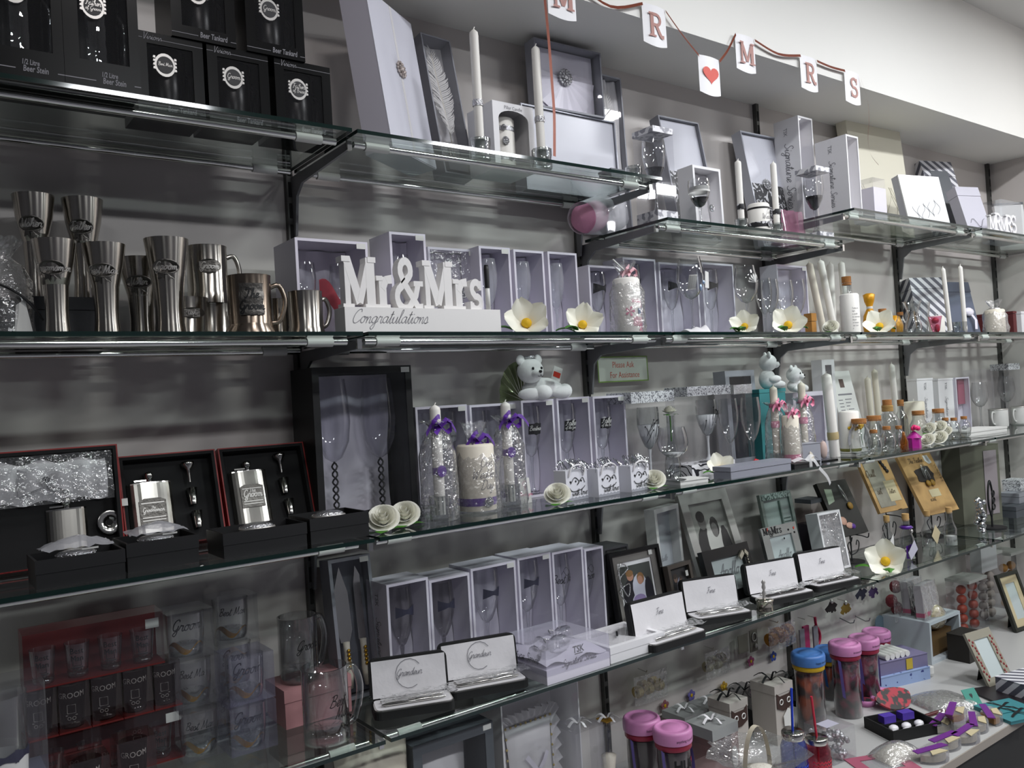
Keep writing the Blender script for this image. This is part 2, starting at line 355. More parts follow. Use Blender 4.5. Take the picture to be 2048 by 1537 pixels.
SLAB={'M':(1.05,[([(.16,0),(.16,1)],.12),([(.16,.97),(.52,.12)],.17),([(.52,.12),(.86,.97)],.13),([(.87,0),(.87,1)],.2),([(0,.04),(.34,.04)],.08),([(.68,.04),(1.05,.04)],.08),([(0,.96),(.26,.96)],.08),([(.8,.96),(1.05,.96)],.08)]),'R':(.86,[([(.2,0),(.2,1)],.19),([(.2,.95),(.45,.95)]+arc(.45,.73,.22,.22,90,-90)+[(.2,.51)],.13),([(.42,.52),(.6,.2),(.7,.06),(.86,.05)],.16),([(0,.04),(.4,.04)],.08),([(0,.96),(.3,.96)],.08)]),'S':(.7,[(arc(.35,.74,.24,.22,20,200)+arc(.35,.27,.27,.24,110,-160),.14),([(.59,.68),(.59,1)],.07),([(.09,0),(.09,.32)],.07)]),'r':(.58,[([(.2,0),(.2,.64)],.17),([(.2,.4),(.32,.58),(.5,.6)],.13),([(0,.04),(.42,.04)],.08),([(0,.61),(.2,.61)],.07)]),'s':(.5,[(arc(.25,.47,.15,.14,10,210)+arc(.25,.17,.17,.14,100,-170),.11),([(.41,.44),(.41,.64)],.06),([(.06,.0),(.06,.2)],.06)]),'&':(.95,[([(.92,.05),(.75,.06),(.3,.58)]+arc(.38,.8,.17,.2,190,-20)+[(.5,.68),(.2,.45)]+arc(.34,.26,.26,.24,140,300)+[(.7,.3),(.78,.52)],.12),([(.64,.54),(.95,.54)],.08)]),}
def slab(mb,text,x,z,size,y0,y1,gap=.04,bold=1.):
 for c in text:
  wdt,st=SLAB[c]
  for j,(pl,t)in enumerate(st):
   t*=bold;n=len(pl);L=[];Rr=[]
   for i in range(n):
    a,b=pl[max(i-1,0)],pl[min(i+1,n-1)]
    dx,dz=b[0]-a[0],b[1]-a[1];ln=math.hypot(dx,dz)or 1
    nx,nz=-dz/ln*t/2,dx/ln*t/2
    L.append((x+(pl[i][0]+nx)*size,z+(pl[i][1]+nz)*size));Rr.append((x+(pl[i][0]-nx)*size,z+(pl[i][1]-nz)*size))
   for i in range(n-1):
    q=[L[i],L[i+1],Rr[i+1],Rr[i]];e=.00012*(i%2)+.00025*j
    if y1 is None:mb.flat(q[::-1],y0-e)
    else:mb.prism(q[::-1],y0-e,y1+e)
  x+=(wdt+gap)*size
 return x
def slabw(text,size,gap=.04):return sum(SLAB[c][0]+gap for c in text)*size-gap*size
# ------ the setting
U=[-.123+.895*k for k in range(6)]
Z1,Z1B,Z2,Z3,Z4,ZT=2.03,1.925,1.62,1.207,.807,.36
XE=4.40
struct('wall_back',MB().box(-2.6,XE+.1,.012,.10,0,3.0),WALL)
struct('wall_right',MB().box(XE,XE+.1,-2.2,.012,0,3.0),WALL)
struct('floor',MB().box(-2.6,XE+1.5,-4.6,.10,-.05,0),FLOORM)
struct('wall_front',MB().box(-2.6,XE+1.5,-4.7,-4.6,0,3.0),SHOPM)
struct('wall_left',MB().box(-2.7,-2.6,-4.7,.1,0,3.0),SHOPM)
struct('ceiling',MB().box(-2.6,XE+1.5,-4.6,.10,2.98,3.03),CEILM)
b=MB();b.box(-2.6,XE,-.29,-.262,2.483,2.98);b.box(-2.6,XE,-.262,.012,2.483,2.51)
struct('trim_1',b,BULKM)
GU='slotted wall uprights'
for k,x in enumerate(U):
 if k==5:x=XE-.03
 t=tag(MB().box(x-.008,x+.008,-.004,.012,.36,2.483).build('shelf_upright',UPR),['slotted upright standing left of the red shot glass set','slotted upright behind the seam beside the sign with raised letters','slotted upright behind the pink paper roll and the red-lettered notice','slotted upright rising behind the small white sitting bear','slotted upright behind the parchment writing sets','slotted upright in the corner by the end wall'][k],'upright',GU)
 s_=MB();z=.42
 while z<2.45:s_.box(x-.004,x+.004,-.0055,-.003,z,z+.035);z+=.05
 s_.build('slot',SLOT,t,'stuff')
rows=[('top',None),('second',Z2),('third',Z3),('lowest',Z4)]
topz=[Z1,Z1,Z1B,Z1,Z1]
bays=['over the pewter tumblers','over the raised-letter sign','over the pink wrapped candle','over the yellow wrapped favour','by the end wall']
def shelf_rails(x0,x1,zt,lab,grp='chrome shelf rails'):
 for yy,wh in((-.30,'front'),(-.055,'back')):
  zc=zt-.008-.0085
  m=MB();m.m=Matrix.Translation((x0+.014,yy,zc))@Matrix.Rotation(math.pi/2,4,'Y')
  m.cyl(.007,0,x1-x0-.028,12)
  t=tag(m.build('shelf_rail',CHROME),wh+' chrome rail under '+lab,'rail',grp)
  for gx in(x0+.04,x1-.10):
   g=MB();g.m=Matrix.Translation((gx,yy,zc))@Matrix.Rotation(math.pi/2,4,'Y');g.cyl(.0095,0,.055,12)
   g.build('grip',GRIP,t)
def glass_shelf(x0,x1,zt,lab):
 m=MB().box(x0,x1,-.35,-.02,zt-.008,zt)
 for q in range(2,6):m.i[q]=1
 return tag(m.build('glass_shelf',[GSH,GEDGE]),lab,'shelf','glass shelves')
def bracket(x,zt,lab,low=False):
 zz=zt-.008
 p=[(0,zz-.006),(-.305,zz-.006),(-.307,zz-.022),(-.06,zz-.032),(-.028,zz-.055),(-.012,zz-.145),(0,zz-.145)]
 n=len(p);m=MB()
 vs=[(x-.003,y-.004,z)for y,z in p]+[(x+.003,y-.004,z)for y,z in p]
 m.add(vs,[tuple(range(n)),tuple(range(2*n-1,n-1,-1))]+[(k,n+k,n+(k+1)%n,(k+1)%n)for k in range(n)])
 t=tag(m.build('shelf_bracket',STEEL),lab,'bracket','shelf brackets')
 MB().box(x-.005,x+.005,-.312,-.305,zz-.024,zz-.003).build('end_hook',CHROME,t)
 return t
bn=['by the left picture edge','at the seam left of the raised-letter sign','below the pink paper roll upright','at the sitting bear upright','at the parchment set upright','in the end wall corner']
tl=['top glass shelf carrying the black tankard boxes','top glass shelf carrying the feather pen box and tall white candles','lowered glass shelf carrying the black-and-white goblet boxes','top glass shelf carrying the cream album and square silver box','top glass shelf end piece carrying the white cut-out letters']
for k in range(5):
 x0,x1=U[k]+.006,(U[k+1]if k<4 else XE)-.006
 glass_shelf(x0,x1,topz[k],tl[k]);shelf_rails(x0,x1,topz[k],tl[k].replace('carrying','with'))
 bracket(x0+.0 if k!=2 else x0-.002,topz[k],'bracket '+bn[k]+' under '+('lowered glass shelf' if k==2 else 'top row'))
bracket(U[2]-.010,Z1,'bracket under right end of shelf with tall white candles')
bracket(U[3]-.008,Z1B,'bracket under right end of the lowered glass shelf')
def row(z,cuts,labs,name):
 for(a,c),lb in zip(cuts,labs):
  glass_shelf(U[a]+.006,(U[c]if c<5 else XE)-.006,z,lb)
  for k in range(a,c):shelf_rails(U[k]+.006,(U[k+1]if k<4 else XE)-.006,z,lb.replace('carrying','with')+('' if c-a==1 else(', first half' if k==a else ', second half')))
 for k in range(5):bracket(U[k]+.004,z,'bracket '+bn[k]+' under '+name)
row(Z2,[(0,1),(1,2),(2,3),(3,4),(4,5)],['eye-level glass shelf carrying the pewter tumblers','eye-level glass shelf carrying the raised-letter sign','eye-level glass shelf carrying the pink wrapped candle','eye-level glass shelf carrying the yellow wrapped favour','eye-level glass shelf end piece carrying the ivory wrapped candle'],'eye-level row')
row(Z3,[(0,1),(1,3),(3,4),(4,5)],['glass shelf carrying the black hip flask boxes','long glass shelf carrying the purple-ribboned candles','glass shelf carrying the corked jars','glass shelf end piece carrying the white cups'],'flask and jar row')
row(Z4,[(0,1),(1,3),(3,4),(4,5)],['lowest glass shelf carrying the shot glass boxes','long lowest glass shelf carrying open pen cases','lowest glass shelf carrying the parchment sets','lowest glass shelf end piece carrying the black wire holder'],'lowest row')
t=thing('display_table','white display table with dark base along the wall','table',(0,0,0))
MB().box(-1.0,XE-.01,-.633,.01,ZT-.026,ZT).build('table_top',mat('table_white','#b4b4b2',.35),t)
MB().box(-1.0,XE-.01,-.636,-.633,ZT-.026,ZT-.001).build('edge_band',mat('edge_band','#9a9288',.5),t)
MB().box(-1.0,XE-.01,-.60,.0,0,ZT-.026).build('base_panel',DARK,t)
# ------ makers of goods (every maker's origin: middle of the base, front towards -y)
PI=math.pi
def bowl_prof(kind,h):
 if kind=='flute':return[(.004,.40*h),(.010,.43*h),(.019,.52*h),(.027,.66*h),(.029,.80*h),(.025,h)]
 if kind=='wine':return[(.004,.46*h),(.018,.49*h),(.034,.60*h),(.040,.72*h),(.037,.86*h),(.031,h)]
 if kind=='tulip':return[(.004,.42*h),(.014,.46*h),(.026,.60*h),(.033,.78*h),(.033,.9*h),(.031,h)]
 return[(.004,.42*h),(.020,.45*h),(.036,.56*h),(.041,.70*h),(.038,.86*h),(.033,h)]
def stemware(name,label,cat,loc,h=.22,kind='flute',k=1.,group=None,fill=None,m=None,stem=None,tilt=0.,rz=0.):
 t=thing(name,label,cat,loc,rz,tilt,.06*k,group);m=m or GLASS
 p=[(r*k,z)for r,z in bowl_prof(kind,h)]
 MB().lathe(p,18).build('bowl',m,t)
 z0=p[0][1]
 s=MB()
 if stem=='twist':
  for a in(0,PI):s.tube([(.006*math.cos(a+q*.9),.006*math.sin(a+q*.9),.006+(z0-.006)*q/26)for q in range(27)],.0022,5)
  s.build('stem',BLACKP,t)['label']='twisted black stem'
 else:
  s.lathe([(.012*k,.004),(.005,.015),(.0036,.3*z0),(.0036,.8*z0),(.006,z0)],10);s.build('stem',stem or m,t)
 MB().lathe([(.0001,.004),(.02*k,.003),(.030*k,.0015),(.030*k,0),(.0001,0)],18).build('foot',m,t)
 if fill:
  zf,fm=fill;q=[(r*1.012,z+.001)for r,z in p if z<zf]
  a=p[len(q)-1];b_=p[len(q)];f_=(zf-a[1])/(b_[1]-a[1]);q.append(((a[0]+(b_[0]-a[0])*f_)*1.012,zf));q.append((.0005,zf))
  MB().lathe(q,16).build('tinted_band',fm,t)
 return t,p
def r_of(p):
 def f(z):
  for a,b_ in zip(p,p[1:]):
   if a[1]<=z<=b_[1]and b_[1]>a[1]:return a[0]+(b_[0]-a[0])*(z-a[1])/(b_[1]-a[1])
  return p[-1][0]
 return f
def bow(name,m,t,s,fn,z):
 """small bow tie shape pressed on a surface"""
 b_=MB()
 for sg in(-1,1):
  for q in range(3):
   a0,a1=q/3,(q+1)/3;h0,h1=(.18+.32*a0)*s,(.18+.32*a1)*s
   b_.add([fn(sg*a0*s,z-h0),fn(sg*a1*s,z-h1),fn(sg*a1*s,z+h1),fn(sg*a0*s,z+h0)],[(0,1,2,3)])
 b_.add([fn(-.16*s,z-.2*s),fn(.16*s,z-.2*s),fn(.16*s,z+.2*s),fn(-.16*s,z+.2*s)],[(0,1,2,3)])
 return b_.build(name,m,t)
def satin(name,t,w,y,z0,z1,folds=5,amp=.006,m=None,seed=0):
 rr=random.Random(seed);ph=rr.random()*6
 def fn(u,v):
  x=(u-.5)*w;pinch=math.exp(-((v-.5)/.12)**2)
  return(x*(1-.04*pinch),y+amp*math.sin(u*folds*PI+ph+1.5*math.sin(v*5+ph))*(1-.4*pinch),z0+(z1-z0)*v)
 return MB().grid(fn,18,12).build(name,m or SATIN,t)
def carton(t,w,d,h,m,rim=.005,th=.003,name='carton'):
 b_=MB()
 b_.box(-w/2,w/2,d/2-th,d/2,0,h);b_.box(-w/2,-w/2+th,-d/2,d/2-th,0,h);b_.box(w/2-th,w/2,-d/2,d/2-th,0,h)
 b_.box(-w/2+th,w/2-th,-d/2,d/2-th,0,th);b_.box(-w/2+th,w/2-th,-d/2,d/2-th,h-th,h)
 if rim:
  b_.box(-w/2+th,-w/2+rim,-d/2,-d/2+.001,th,h-th);b_.box(w/2-rim,w/2-th,-d/2,-d/2+.001,th,h-th)
  b_.box(-w/2+rim,w/2-rim,-d/2,-d/2+.001,th,rim);b_.box(-w/2+rim,w/2-rim,-d/2,-d/2+.001,h-rim,h-th)
 return b_.build(name,m,t)
def sticker(t,x,z,y,w=.022,h=.012):
 MB().box(x-w/2,x+w/2,y-.0008,y,z-h/2,z+h/2).build('price_sticker',LIGHTP,t)
def side_script(t,text,w,d,h,size):
 """vertical handwriting on the left side wall of a box"""
 L=curw(text)*size
 fn=lambda x,z:(-w/2-.0006,-z,h*.5+L/2-x)
 script(MB(),text,0,-.25*size,size,fn,.075,.2,center=False,k=2).build('lettering',GREYP,t)
def window_box(name,label,loc,w,d,h,card=None,rz=0.,tilt=0.,lining=True,group=None,cat='gift box',text=None,seed=1,stick=True,lm=None,rim=.006,film=None):
 t=thing(name,label,cat,loc,rz,tilt,d,group)
 carton(t,w,d,h,card or LILAC,rim)
 if lining:satin('lining',t,w-.008,d/2-.0105,.006,h-.006,5,.0065,lm,seed)
 MB().quad((-w/2+.003,-d/2+.0015,.003),(w/2-.003,-d/2+.0015,.003),(w/2-.003,-d/2+.0015,h-.003),(-w/2+.003,-d/2+.0015,h-.003)).build('window',film or FILM,t)
 if stick:sticker(t,w/2-.016,h-.010,-d/2)
 if text:side_script(t,text,w,d,h,text and min(.022,d*.35))
 return t
def taper(name,label,loc,h,r=.011,lean=0.,m=None,group=None,band=None,rz=0.):
 t=thing(name,label,'candle',loc,rz,lean,0,group)
 MB().lathe([(.0005,0),(r,0),(r,0),(r,h*.93),(r*.92,h*.955),(r*.35,h*.975),(.0015,h*.98)],14).build('wax',m or WAX,t)
 MB().tube([(0,0,h*.978),(.001,0,h*.99),(.003,0,h)],.0014,5).build('wick',m or WAX,t)
 if band:MB().lathe([(r+.0015,band[0]),(r+.0025,(band[0]+band[1])/2),(r+.0015,band[1])],14).build('band',band[2],t)
 return t
def pillar(name,label,loc,r,h,m=None,group=None,cat='candle'):
 t=thing(name,label,cat,loc,0,0,0,group)
 MB().lathe([(.0005,0),(r,0),(r,0),(r,h-.006),(r-.004,h-.001),(r*.6,h),(.0005,h-.002)],24).build('wax',m or WAX,t)
 MB().tube([(0,0,h-.003),(.001,0,h+.006),(.002,.001,h+.009)],.001,5).build('wick',WAX,t)
 return t
def cube_holder(name,label,loc,s=.045,h=.05,group=None):
 t=thing(name,label,'candle holder',loc,0,0,0,group)
 b_=MB();n=8
 prof=[(s/2,0),(s/2,h*.3),(s*.46,h*.5),(s/2,h*.7),(s/2,h)]
 b_.lathe(prof,8);b_.lathe([(.013,.012),(.013,h),(s/2,h)],8);b_.lathe([(.0005,.0),(s/2,0)],8)
 b_.build('holder_body',GLASSD,t);return t
def wrap(name,label,loc,r,h,neck,seed,cat='wrapping',top=.04,m=None,group=None,ry=1.,tiedat=None):
 """crinkled clear film gathered at a neck"""
 rr=random.Random(seed);t=thing(name,label,cat,loc,0,0,0,group)
 P=[(r*.98,.001),(r*1.04,.02),(r,h*.35),(r*.96,h*.7),(r*.7,h*.88),(neck,h),(neck*1.6,h+top*.35),(neck*2.6,h+top)]
 n=26;ph=[rr.random()*6.3 for _ in range(4)];vs=[]
 for rad,z in P:
  for k in range(n):
   a=2*PI*k/n
   q=1+.05*math.sin(5*a+ph[0]+z*40)+.06*math.sin(9*a+ph[1]-z*70)+.05*(rr.random()-.5)
   vs.append((rad*q*math.cos(a),rad*q*ry*math.sin(a),max(0.0008,z+.008*(rr.random()-.5)*(z>.01))))
 fs=[(j*n+k,j*n+(k+1)%n,(j+1)*n+(k+1)%n,(j+1)*n+k)for j in range(len(P)-1)for k in range(n)]
 MB().add(vs,fs,0,True).build('film',m or CELLO,t)
 return t
def ribbon_tie(t,m,z,r,s=.03,seed=0,name='ribbon_bow',x=0.,y=0.):
 """band with a loop and two loose tails"""
 rr=random.Random(seed);b_=MB()
 b_.lathe([(r,z-s*.14),(r*1.03,z),(r,z+s*.14)],14,x,y)
 for sg,ln in((-1,rr.uniform(.7,1.)),(1,rr.uniform(.9,1.3))):
  pts=[(x+sg*q*s*ln/5,y-r-.004-.004*math.sin(q),z+s*.5*math.sin(q*.55+(0 if sg>0 else 1.2))-(.10*s*q if sg>0 else 0))for q in range(6)]
  b_.ribbon(pts,(0,.001,s*.12))
  lo=[(x+sg*s*.55*math.sin(q*PI/5),y-r-.004-.006*math.sin(q*PI/5),z+s*.35*math.sin(2*PI*q/5))for q in range(6)]
  b_.ribbon(lo,(0,s*.1,s*.1))
 return b_.build(name,m,t)
def tumbler(label,loc,rb,rt,h,text,rz=0.,group='pewter tumblers',k=1.):
 t=thing('pewter_tumbler',label,'tumbler',loc,rz,0,0,group)
 pr=[(rb*1.0,0),(rb*1.0,.003),(rb*.9,.03*k),(rb*.88,h*.3),(rb*.98,h*.55),(rt*.86,h*.78),(rt,h)]
 MB().lathe(pr+[(rt,h),(rt-.002,h),(rt-.002,h),(rt*.84,h*.78),(rb*.9,h*.5),(.001,h*.48)],28).build('cup',PEWTER,t)
 f=on_cyl(r_of(pr));zc=h*.70;a,c=rt*.62,h*.075
 b_=MB();n=20
 out=[f(a*math.cos(2*PI*q/n),zc+c*math.sin(2*PI*q/n))for q in range(n)]
 inn=[f(a*.88*math.cos(2*PI*q/n),zc+c*.85*math.sin(2*PI*q/n))for q in range(n)]
 push=lambda p,e:(p[0]*(1+e),p[1]*(1+e),p[2])
 b_.add([push(p,.05)for p in out]+[push(p,.09)for p in inn]+[push(p,.05)for p in inn],[(q,(q+1)%n,n+(q+1)%n,n+q)for q in range(n)]+[(n+q,n+(q+1)%n,2*n+(q+1)%n,2*n+q)for q in range(n)]+[tuple(range(2*n,3*n))],0,True)
 for sg in(-1,1):
  b_.add([push(f(sg*a*u,zc-c*v),.06)for u,v in((.1,.9),(.5,.95),(.6,1.6),(.3,1.4),(.12,1.9))],[tuple(range(5))if sg>0 else tuple(range(5))[::-1]])
 bd=b_.build('badge',PEWD,t)
 g=lambda x,z:push(f(x,z),.075)
 script(MB(),text,0,zc-c*.4,c*1.05,g,.12,.25,k=2).build('lettering',SILVER,bd)
 return t
def handle(t,r,z0,z1,out,m,th=.0045,ang=0.,name='handle',ear=False):
 pts=[(r*.97,z1),(r+out*.6,z1+.004),(r+out,(z1*.72+z0*.28)),(r+out*.95,(z0*.6+z1*.4)),(r+out*.55,z0+.004),(r*.97,z0)]
 p3=smooth([(x*math.cos(ang),x*math.sin(ang),z)for x,z in pts],4)
 return MB().tube(p3,th,7).build(name,m,t)
def tankard(label,loc,r,h,text=None,rz=0.,group='pewter tankards',flare=.12,name='pewter_tankard',plaque='oval',ang=0.,m=None,up=True):
 m=m or PEWTER;t=thing(name,label,'tankard',loc,rz,0,0,group)
 pr=[(r*(1+flare),0),(r*(1+flare),.004),(r*1.03,h*.18),(r,h*.2),(r,h*.97),(r*1.02,h)]
 MB().lathe(pr+[(r*1.02,h),(r*.97,h),(r*.97,h),(r*.95,h*.25),(.001,h*.22)],28).build('cup',m,t)
 handle(t,r,h*.22,h*.82,r*.62,m,.005,ang)
 if text:
  f=on_cyl(r_of(pr));push=lambda p,e:(p[0]*(1+e),p[1]*(1+e),p[2])
  if plaque=='oval':
   n=18;zc=h*.62;a,c=r*.6,h*.12
   o=[f(a*math.cos(2*PI*q/n),zc+c*math.sin(2*PI*q/n))for q in range(n)]
   bd=MB().add([push(p,.02)for p in o]+[push(p,.055)for p in o],[(q,(q+1)%n,n+(q+1)%n,n+q)for q in range(n)]+[tuple(range(n,2*n))]).build('badge',PEWD,t)
   script(MB(),text,0,zc-c*.4,c*.95,lambda x,z:push(f(x,z),.07),.12,.25,k=2).build('lettering',SILVER,bd)
  else:
   b_=MB();W_,za,zb=r*.55,h*.32,h*.84
   b_.grid(lambda u,v:push(f((u-.5)*2*W_*(1+.04*math.sin(v*12)),za+(zb-za)*v),.04+.02*math.sin(v*14)),8,14)
   bd=b_.build('plaque',PEWD,t);q=MB();s_=h*.15
   script(q,'The',0,h*.60,s_,lambda x,z:push(f(x,z),.08),.13,.1,k=2);script(q,'Groom',0,h*.41,s_,lambda x,z:push(f(x,z),.08),.13,.1,k=2)
   q.build('lettering',BLACKP,bd)
 return t
def frame(name,label,loc,w,h,bw,m,rz=0.,tilt=-.25,th=.015,mat_=None,mw=0.,inner=None,group=None,stand=True,cat='picture frame',sheet=None):
 """picture frame leaning back on a strut; inner(t, w, h, y) adds the picture"""
 t=thing(name,label,cat,loc,rz,tilt,th,group)
 b_=MB();y0,y1=-th/2,th/2
 for x0,x1,z0,z1 in((-w/2,-w/2+bw,0,h),(w/2-bw,w/2,0,h),(-w/2+bw,w/2-bw,0,bw),(-w/2+bw,w/2-bw,h-bw,h)):b_.box(x0,x1,y0,y1,z0,z1)
 b_.build('border',m,t)
 MB().box(-w/2+bw*.5,w/2-bw*.5,y1-.006,y1-.002,bw*.5,h-bw*.5).build('backing',sheet or WHITE,t)
 if mat_:
  b_=MB();o=bw+mw
  for x0,x1,z0,z1 in((-w/2+bw,-w/2+o,bw,h-bw),(w/2-o,w/2-bw,bw,h-bw),(-w/2+o,w/2-o,bw,o),(-w/2+o,w/2-o,h-o,h-bw)):b_.box(x0,x1,y1-.009,y1-.0065,z0,z1)
  b_.build('mount',mat_,t)
 if inner:inner(t,w-2*(bw+mw),h-2*(bw+mw),bw+mw,y1-.0068)
 if stand:
  L=h*.62;d_=L*math.tan(abs(tilt))*1.15
  b_=MB();b_.add([(-w*.12,y1,L),(w*.12,y1,L),(w*.16,y1+d_,.0+d_*math.sin(abs(tilt))),(-w*.16,y1+d_,d_*math.sin(abs(tilt)))],[(0,1,2,3),(3,2,1,0)])
  b_.build('strut',BLACKM,t)
 return t
def flower(label,loc,s=.05,rz=0.,pitch=.9,leaves=((1,.2),(-1,2.6)),seed=0,group='loose white silk flowers'):
 """open five-petalled silk flower lying with its face forward"""
 rr=random.Random(seed);rz=rz*.4-.2-.32*loc[0];t=thing('silk_flower',label,'flower',loc,rz,0,0,group)
 M_=Matrix.Translation((0,0,s*.62))@Matrix.Rotation(pitch,4,'X')
 for k in range(5):
  a=2*PI*k/5+.3+seed;b_=MB();b_.m=M_@Matrix.Rotation(a,4,'Z');ph=rr.random()*6
  def fn(u,v):
   wd=s*.62*math.sin(PI*(.12+.8*v)**.9)*(1.0 if v<.9 else .9)
   x=(u-.5)*2*wd;y=s*(.08+1.0*v)
   return(x,y,s*(.42*(1-v)**2*-1+.38*v*v)+s*.05*math.sin(u*9+ph)+s*.12*abs(u-.5)-s*.02*k/5)
  b_.grid(fn,6,6).build('petal',PETAL,t)
 c=MB();c.m=M_;c.ell((0,0,-s*.18),(s*.26,s*.26,s*.22),12,7);c.build('flower_centre',STAMEN,t)
 for sg,a in leaves:
  lf=MB();lf.m=Matrix.Translation((0,.0,.004))@Matrix.Rotation(a-rz,4,'Z')
  lf.grid(lambda u,v:((u-.5)*s*.6*math.sin(PI*min(.98,v+.02)),0 if False else(u-.5)*0,0)if False else(s*(.5+1.1*v),(u-.5)*s*.62*math.sin(PI*min(.97,v+.05)),s*(.12+.25*math.sin(v*2.6))-abs(u-.5)*s*.15),4,6)
  lf.build('leaf',LEAF,t)
 return t
def rose(label,loc,r=.03,rz=0.,pitch=.7,seed=0,group='loose cream roses',leaf=True):
 rr=random.Random(seed);t=thing('silk_rose',label,'rose',loc,-.25-.4*loc[0]+.12*math.sin(rz*3),0,0,group)
 M_=Matrix.Translation((0,0,r*.92))@Matrix.Rotation(pitch,4,'X')
 for ring,(n,rad,hh,op)in enumerate(((3,.22,.62,.0),(4,.40,.56,.15),(5,.60,.44,.3),(5,.80,.26,.5),(6,1.0,.02,.7))):
  for k in range(n):
   a=2*PI*(k+.5*ring)/n+rr.random()*.4+seed;sp=2*PI/n*.68;b_=MB();b_.m=M_
   def fn(u,v):
    an=a+(u-.5)*2*sp;q=r*rad*(.35+.65*v**.6)+r*.10*op*v**3
    return(q*math.cos(an),q*math.sin(an),r*(-.55+(hh+.55)*v**.8-.16*op*v**5-.08*(2*u-1)**2*v))
   b_.grid(fn,6,5).build('petal',ROSEP,t)
 if leaf:
  b_=MB()
  for a in(.4,2.4,4.6):
   b_.grid(lambda u,v:((r*.5+r*.9*v)*math.cos(a+(u-.5)*.9*math.sin(PI*v)),(r*.5+r*.9*v)*math.sin(a+(u-.5)*.9*math.sin(PI*v)),.002+.004*math.sin(v*3)),3,4)
  b_.build('sepals',LEAF,t)
 return t
def cork_jar(label,loc,r,h,kind='round',group='corked glass jars',cr=None,name='corked_jar'):
 t=thing(name,label,'jar',loc,0,0,0,group);cr=cr or r*.55
 if kind=='round':p=[(r*.5,0),(r*.85,.08*h),(r,.4*h),(r*.86,.66*h),(cr,.8*h),(cr,.88*h),(cr*1.15,.9*h)]
 else:p=[(r*.95,0),(r,.05*h),(r,.55*h),(r*.8,.66*h),(cr,.74*h),(cr,.88*h),(cr*1.2,.9*h)]
 MB().lathe([(.0005,.003)]+[p[0]]+p,18).build('glass_body',GLASSD,t)
 MB().cyl(cr*1.02,.86*h,h,14).build('cork',CORK,t)
 return t
def pen_case(label,loc,w,rz,text,seed,dep=.075,lidh=.078,pens=2,dark=False):
 t=thing('pen_case',label,'pen case',loc,rz,0,0,'open black pen cases')
 def rr_(w,d,r=.014,n=4):
  o=[]
  for cx,cy,a in((w/2-r,d/2-r,0),(-w/2+r,d/2-r,90),(-w/2+r,-d/2+r,180),(w/2-r,-d/2+r,270)):
   o+=[(cx+r*math.cos(math.radians(a+90*k/n)),cy+r*math.sin(math.radians(a+90*k/n)))for k in range(n+1)]
  return o
 MB().plate(rr_(w,dep),0,.017).build('case_base',BLACKM,t)
 MB().plate(rr_(w-.004,dep-.004),.017,.0195).build('metal_rim',POLISH,t)
 MB().plate(rr_(w-.010,dep-.010,.011),.0195,.0203).build('tray',SATW,t)
 lb=MB();lb.m=Matrix.Translation((0,dep/2-.002,.018))@Matrix.Rotation(-.16,4,'X')@Matrix.Rotation(PI/2,4,'X')
 lp=[(x,y+lidh/2)for x,y in rr_(w,lidh)]
 lb.plate(lp,-.015,.004);ld=lb.build('case_lid',BLACKM,t)
 li=MB();li.m=lb.m
 a,c=w/2-.005,lidh-.005
 li.grid(lambda u,v:((u-.5)*2*a,.005+(c-.005)*v,.0062+.004*(1-(abs(u-.5)*2)**6)*(1-(abs(v-.5)*2)**6)*-.2+.0012*abs(math.sin(u*5+v*3+seed))),10,6)
 li.build('lid_lining',SATW,ld)
 if text:
  q=MB();Mx=lb.m
  script(q,text,0,lidh*.52,lidh*.17,lambda x,z:tuple(Mx@Vector((x,z,.0082))),.07,.3,k=2)
  if seed<3:q.add([tuple(Mx@Vector((lidh*.34*math.cos(a_),lidh*.56+lidh*.36*math.sin(a_),.0081)))for a_ in[k*PI/8+.6 for k in range(13)]]+[tuple(Mx@Vector((lidh*.325*math.cos(a_),lidh*.56+lidh*.345*math.sin(a_),.0081)))for a_ in[k*PI/8+.6 for k in range(13)]],[(k,k+1,14+k,13+k)for k in range(12)])
  q.build('lettering',GREYP,ld)
 nm=['pen','letter_opener']
 for k in range(pens):
  y=-.016+.022*k;L=w*.40
  b_=MB();b_.tube([(-L,y,.0245),(-L*.9,y,.0245),(-L*.88,y,.0245),(L*.75,y,.0245),(L,y,.0245)],.0045,8,rad=[.0015,.003,.0045,.0045,.002])
  pt=tag(b_.build('pen',POLISH if not(dark and k==0)else SMOKE),'slim silver pen lying in the '+label.split(' case')[0]+' case' if k==0 else 'second slim pen, behind, in the '+label.split(' case')[0]+' case','pen','pens in the open cases')
  b2=MB().box(L*.05,L*.55,y-.001,y+.001,.0292,.0305);b2.build('clip',BLACKP if dark and k==0 else CHROME,pt)
  pt.location=loc;pt.rotation_euler=(0,0,rz)
 sl=MB();sl.grid(lambda u,v:((u-.42)*w*.95,(v-.55)*dep*.7,.031+.006*abs(math.sin(u*11+v*7+seed))*(.4+u)),10,5)
 sl.build('plastic_sleeve',CELLO,t)
 return t
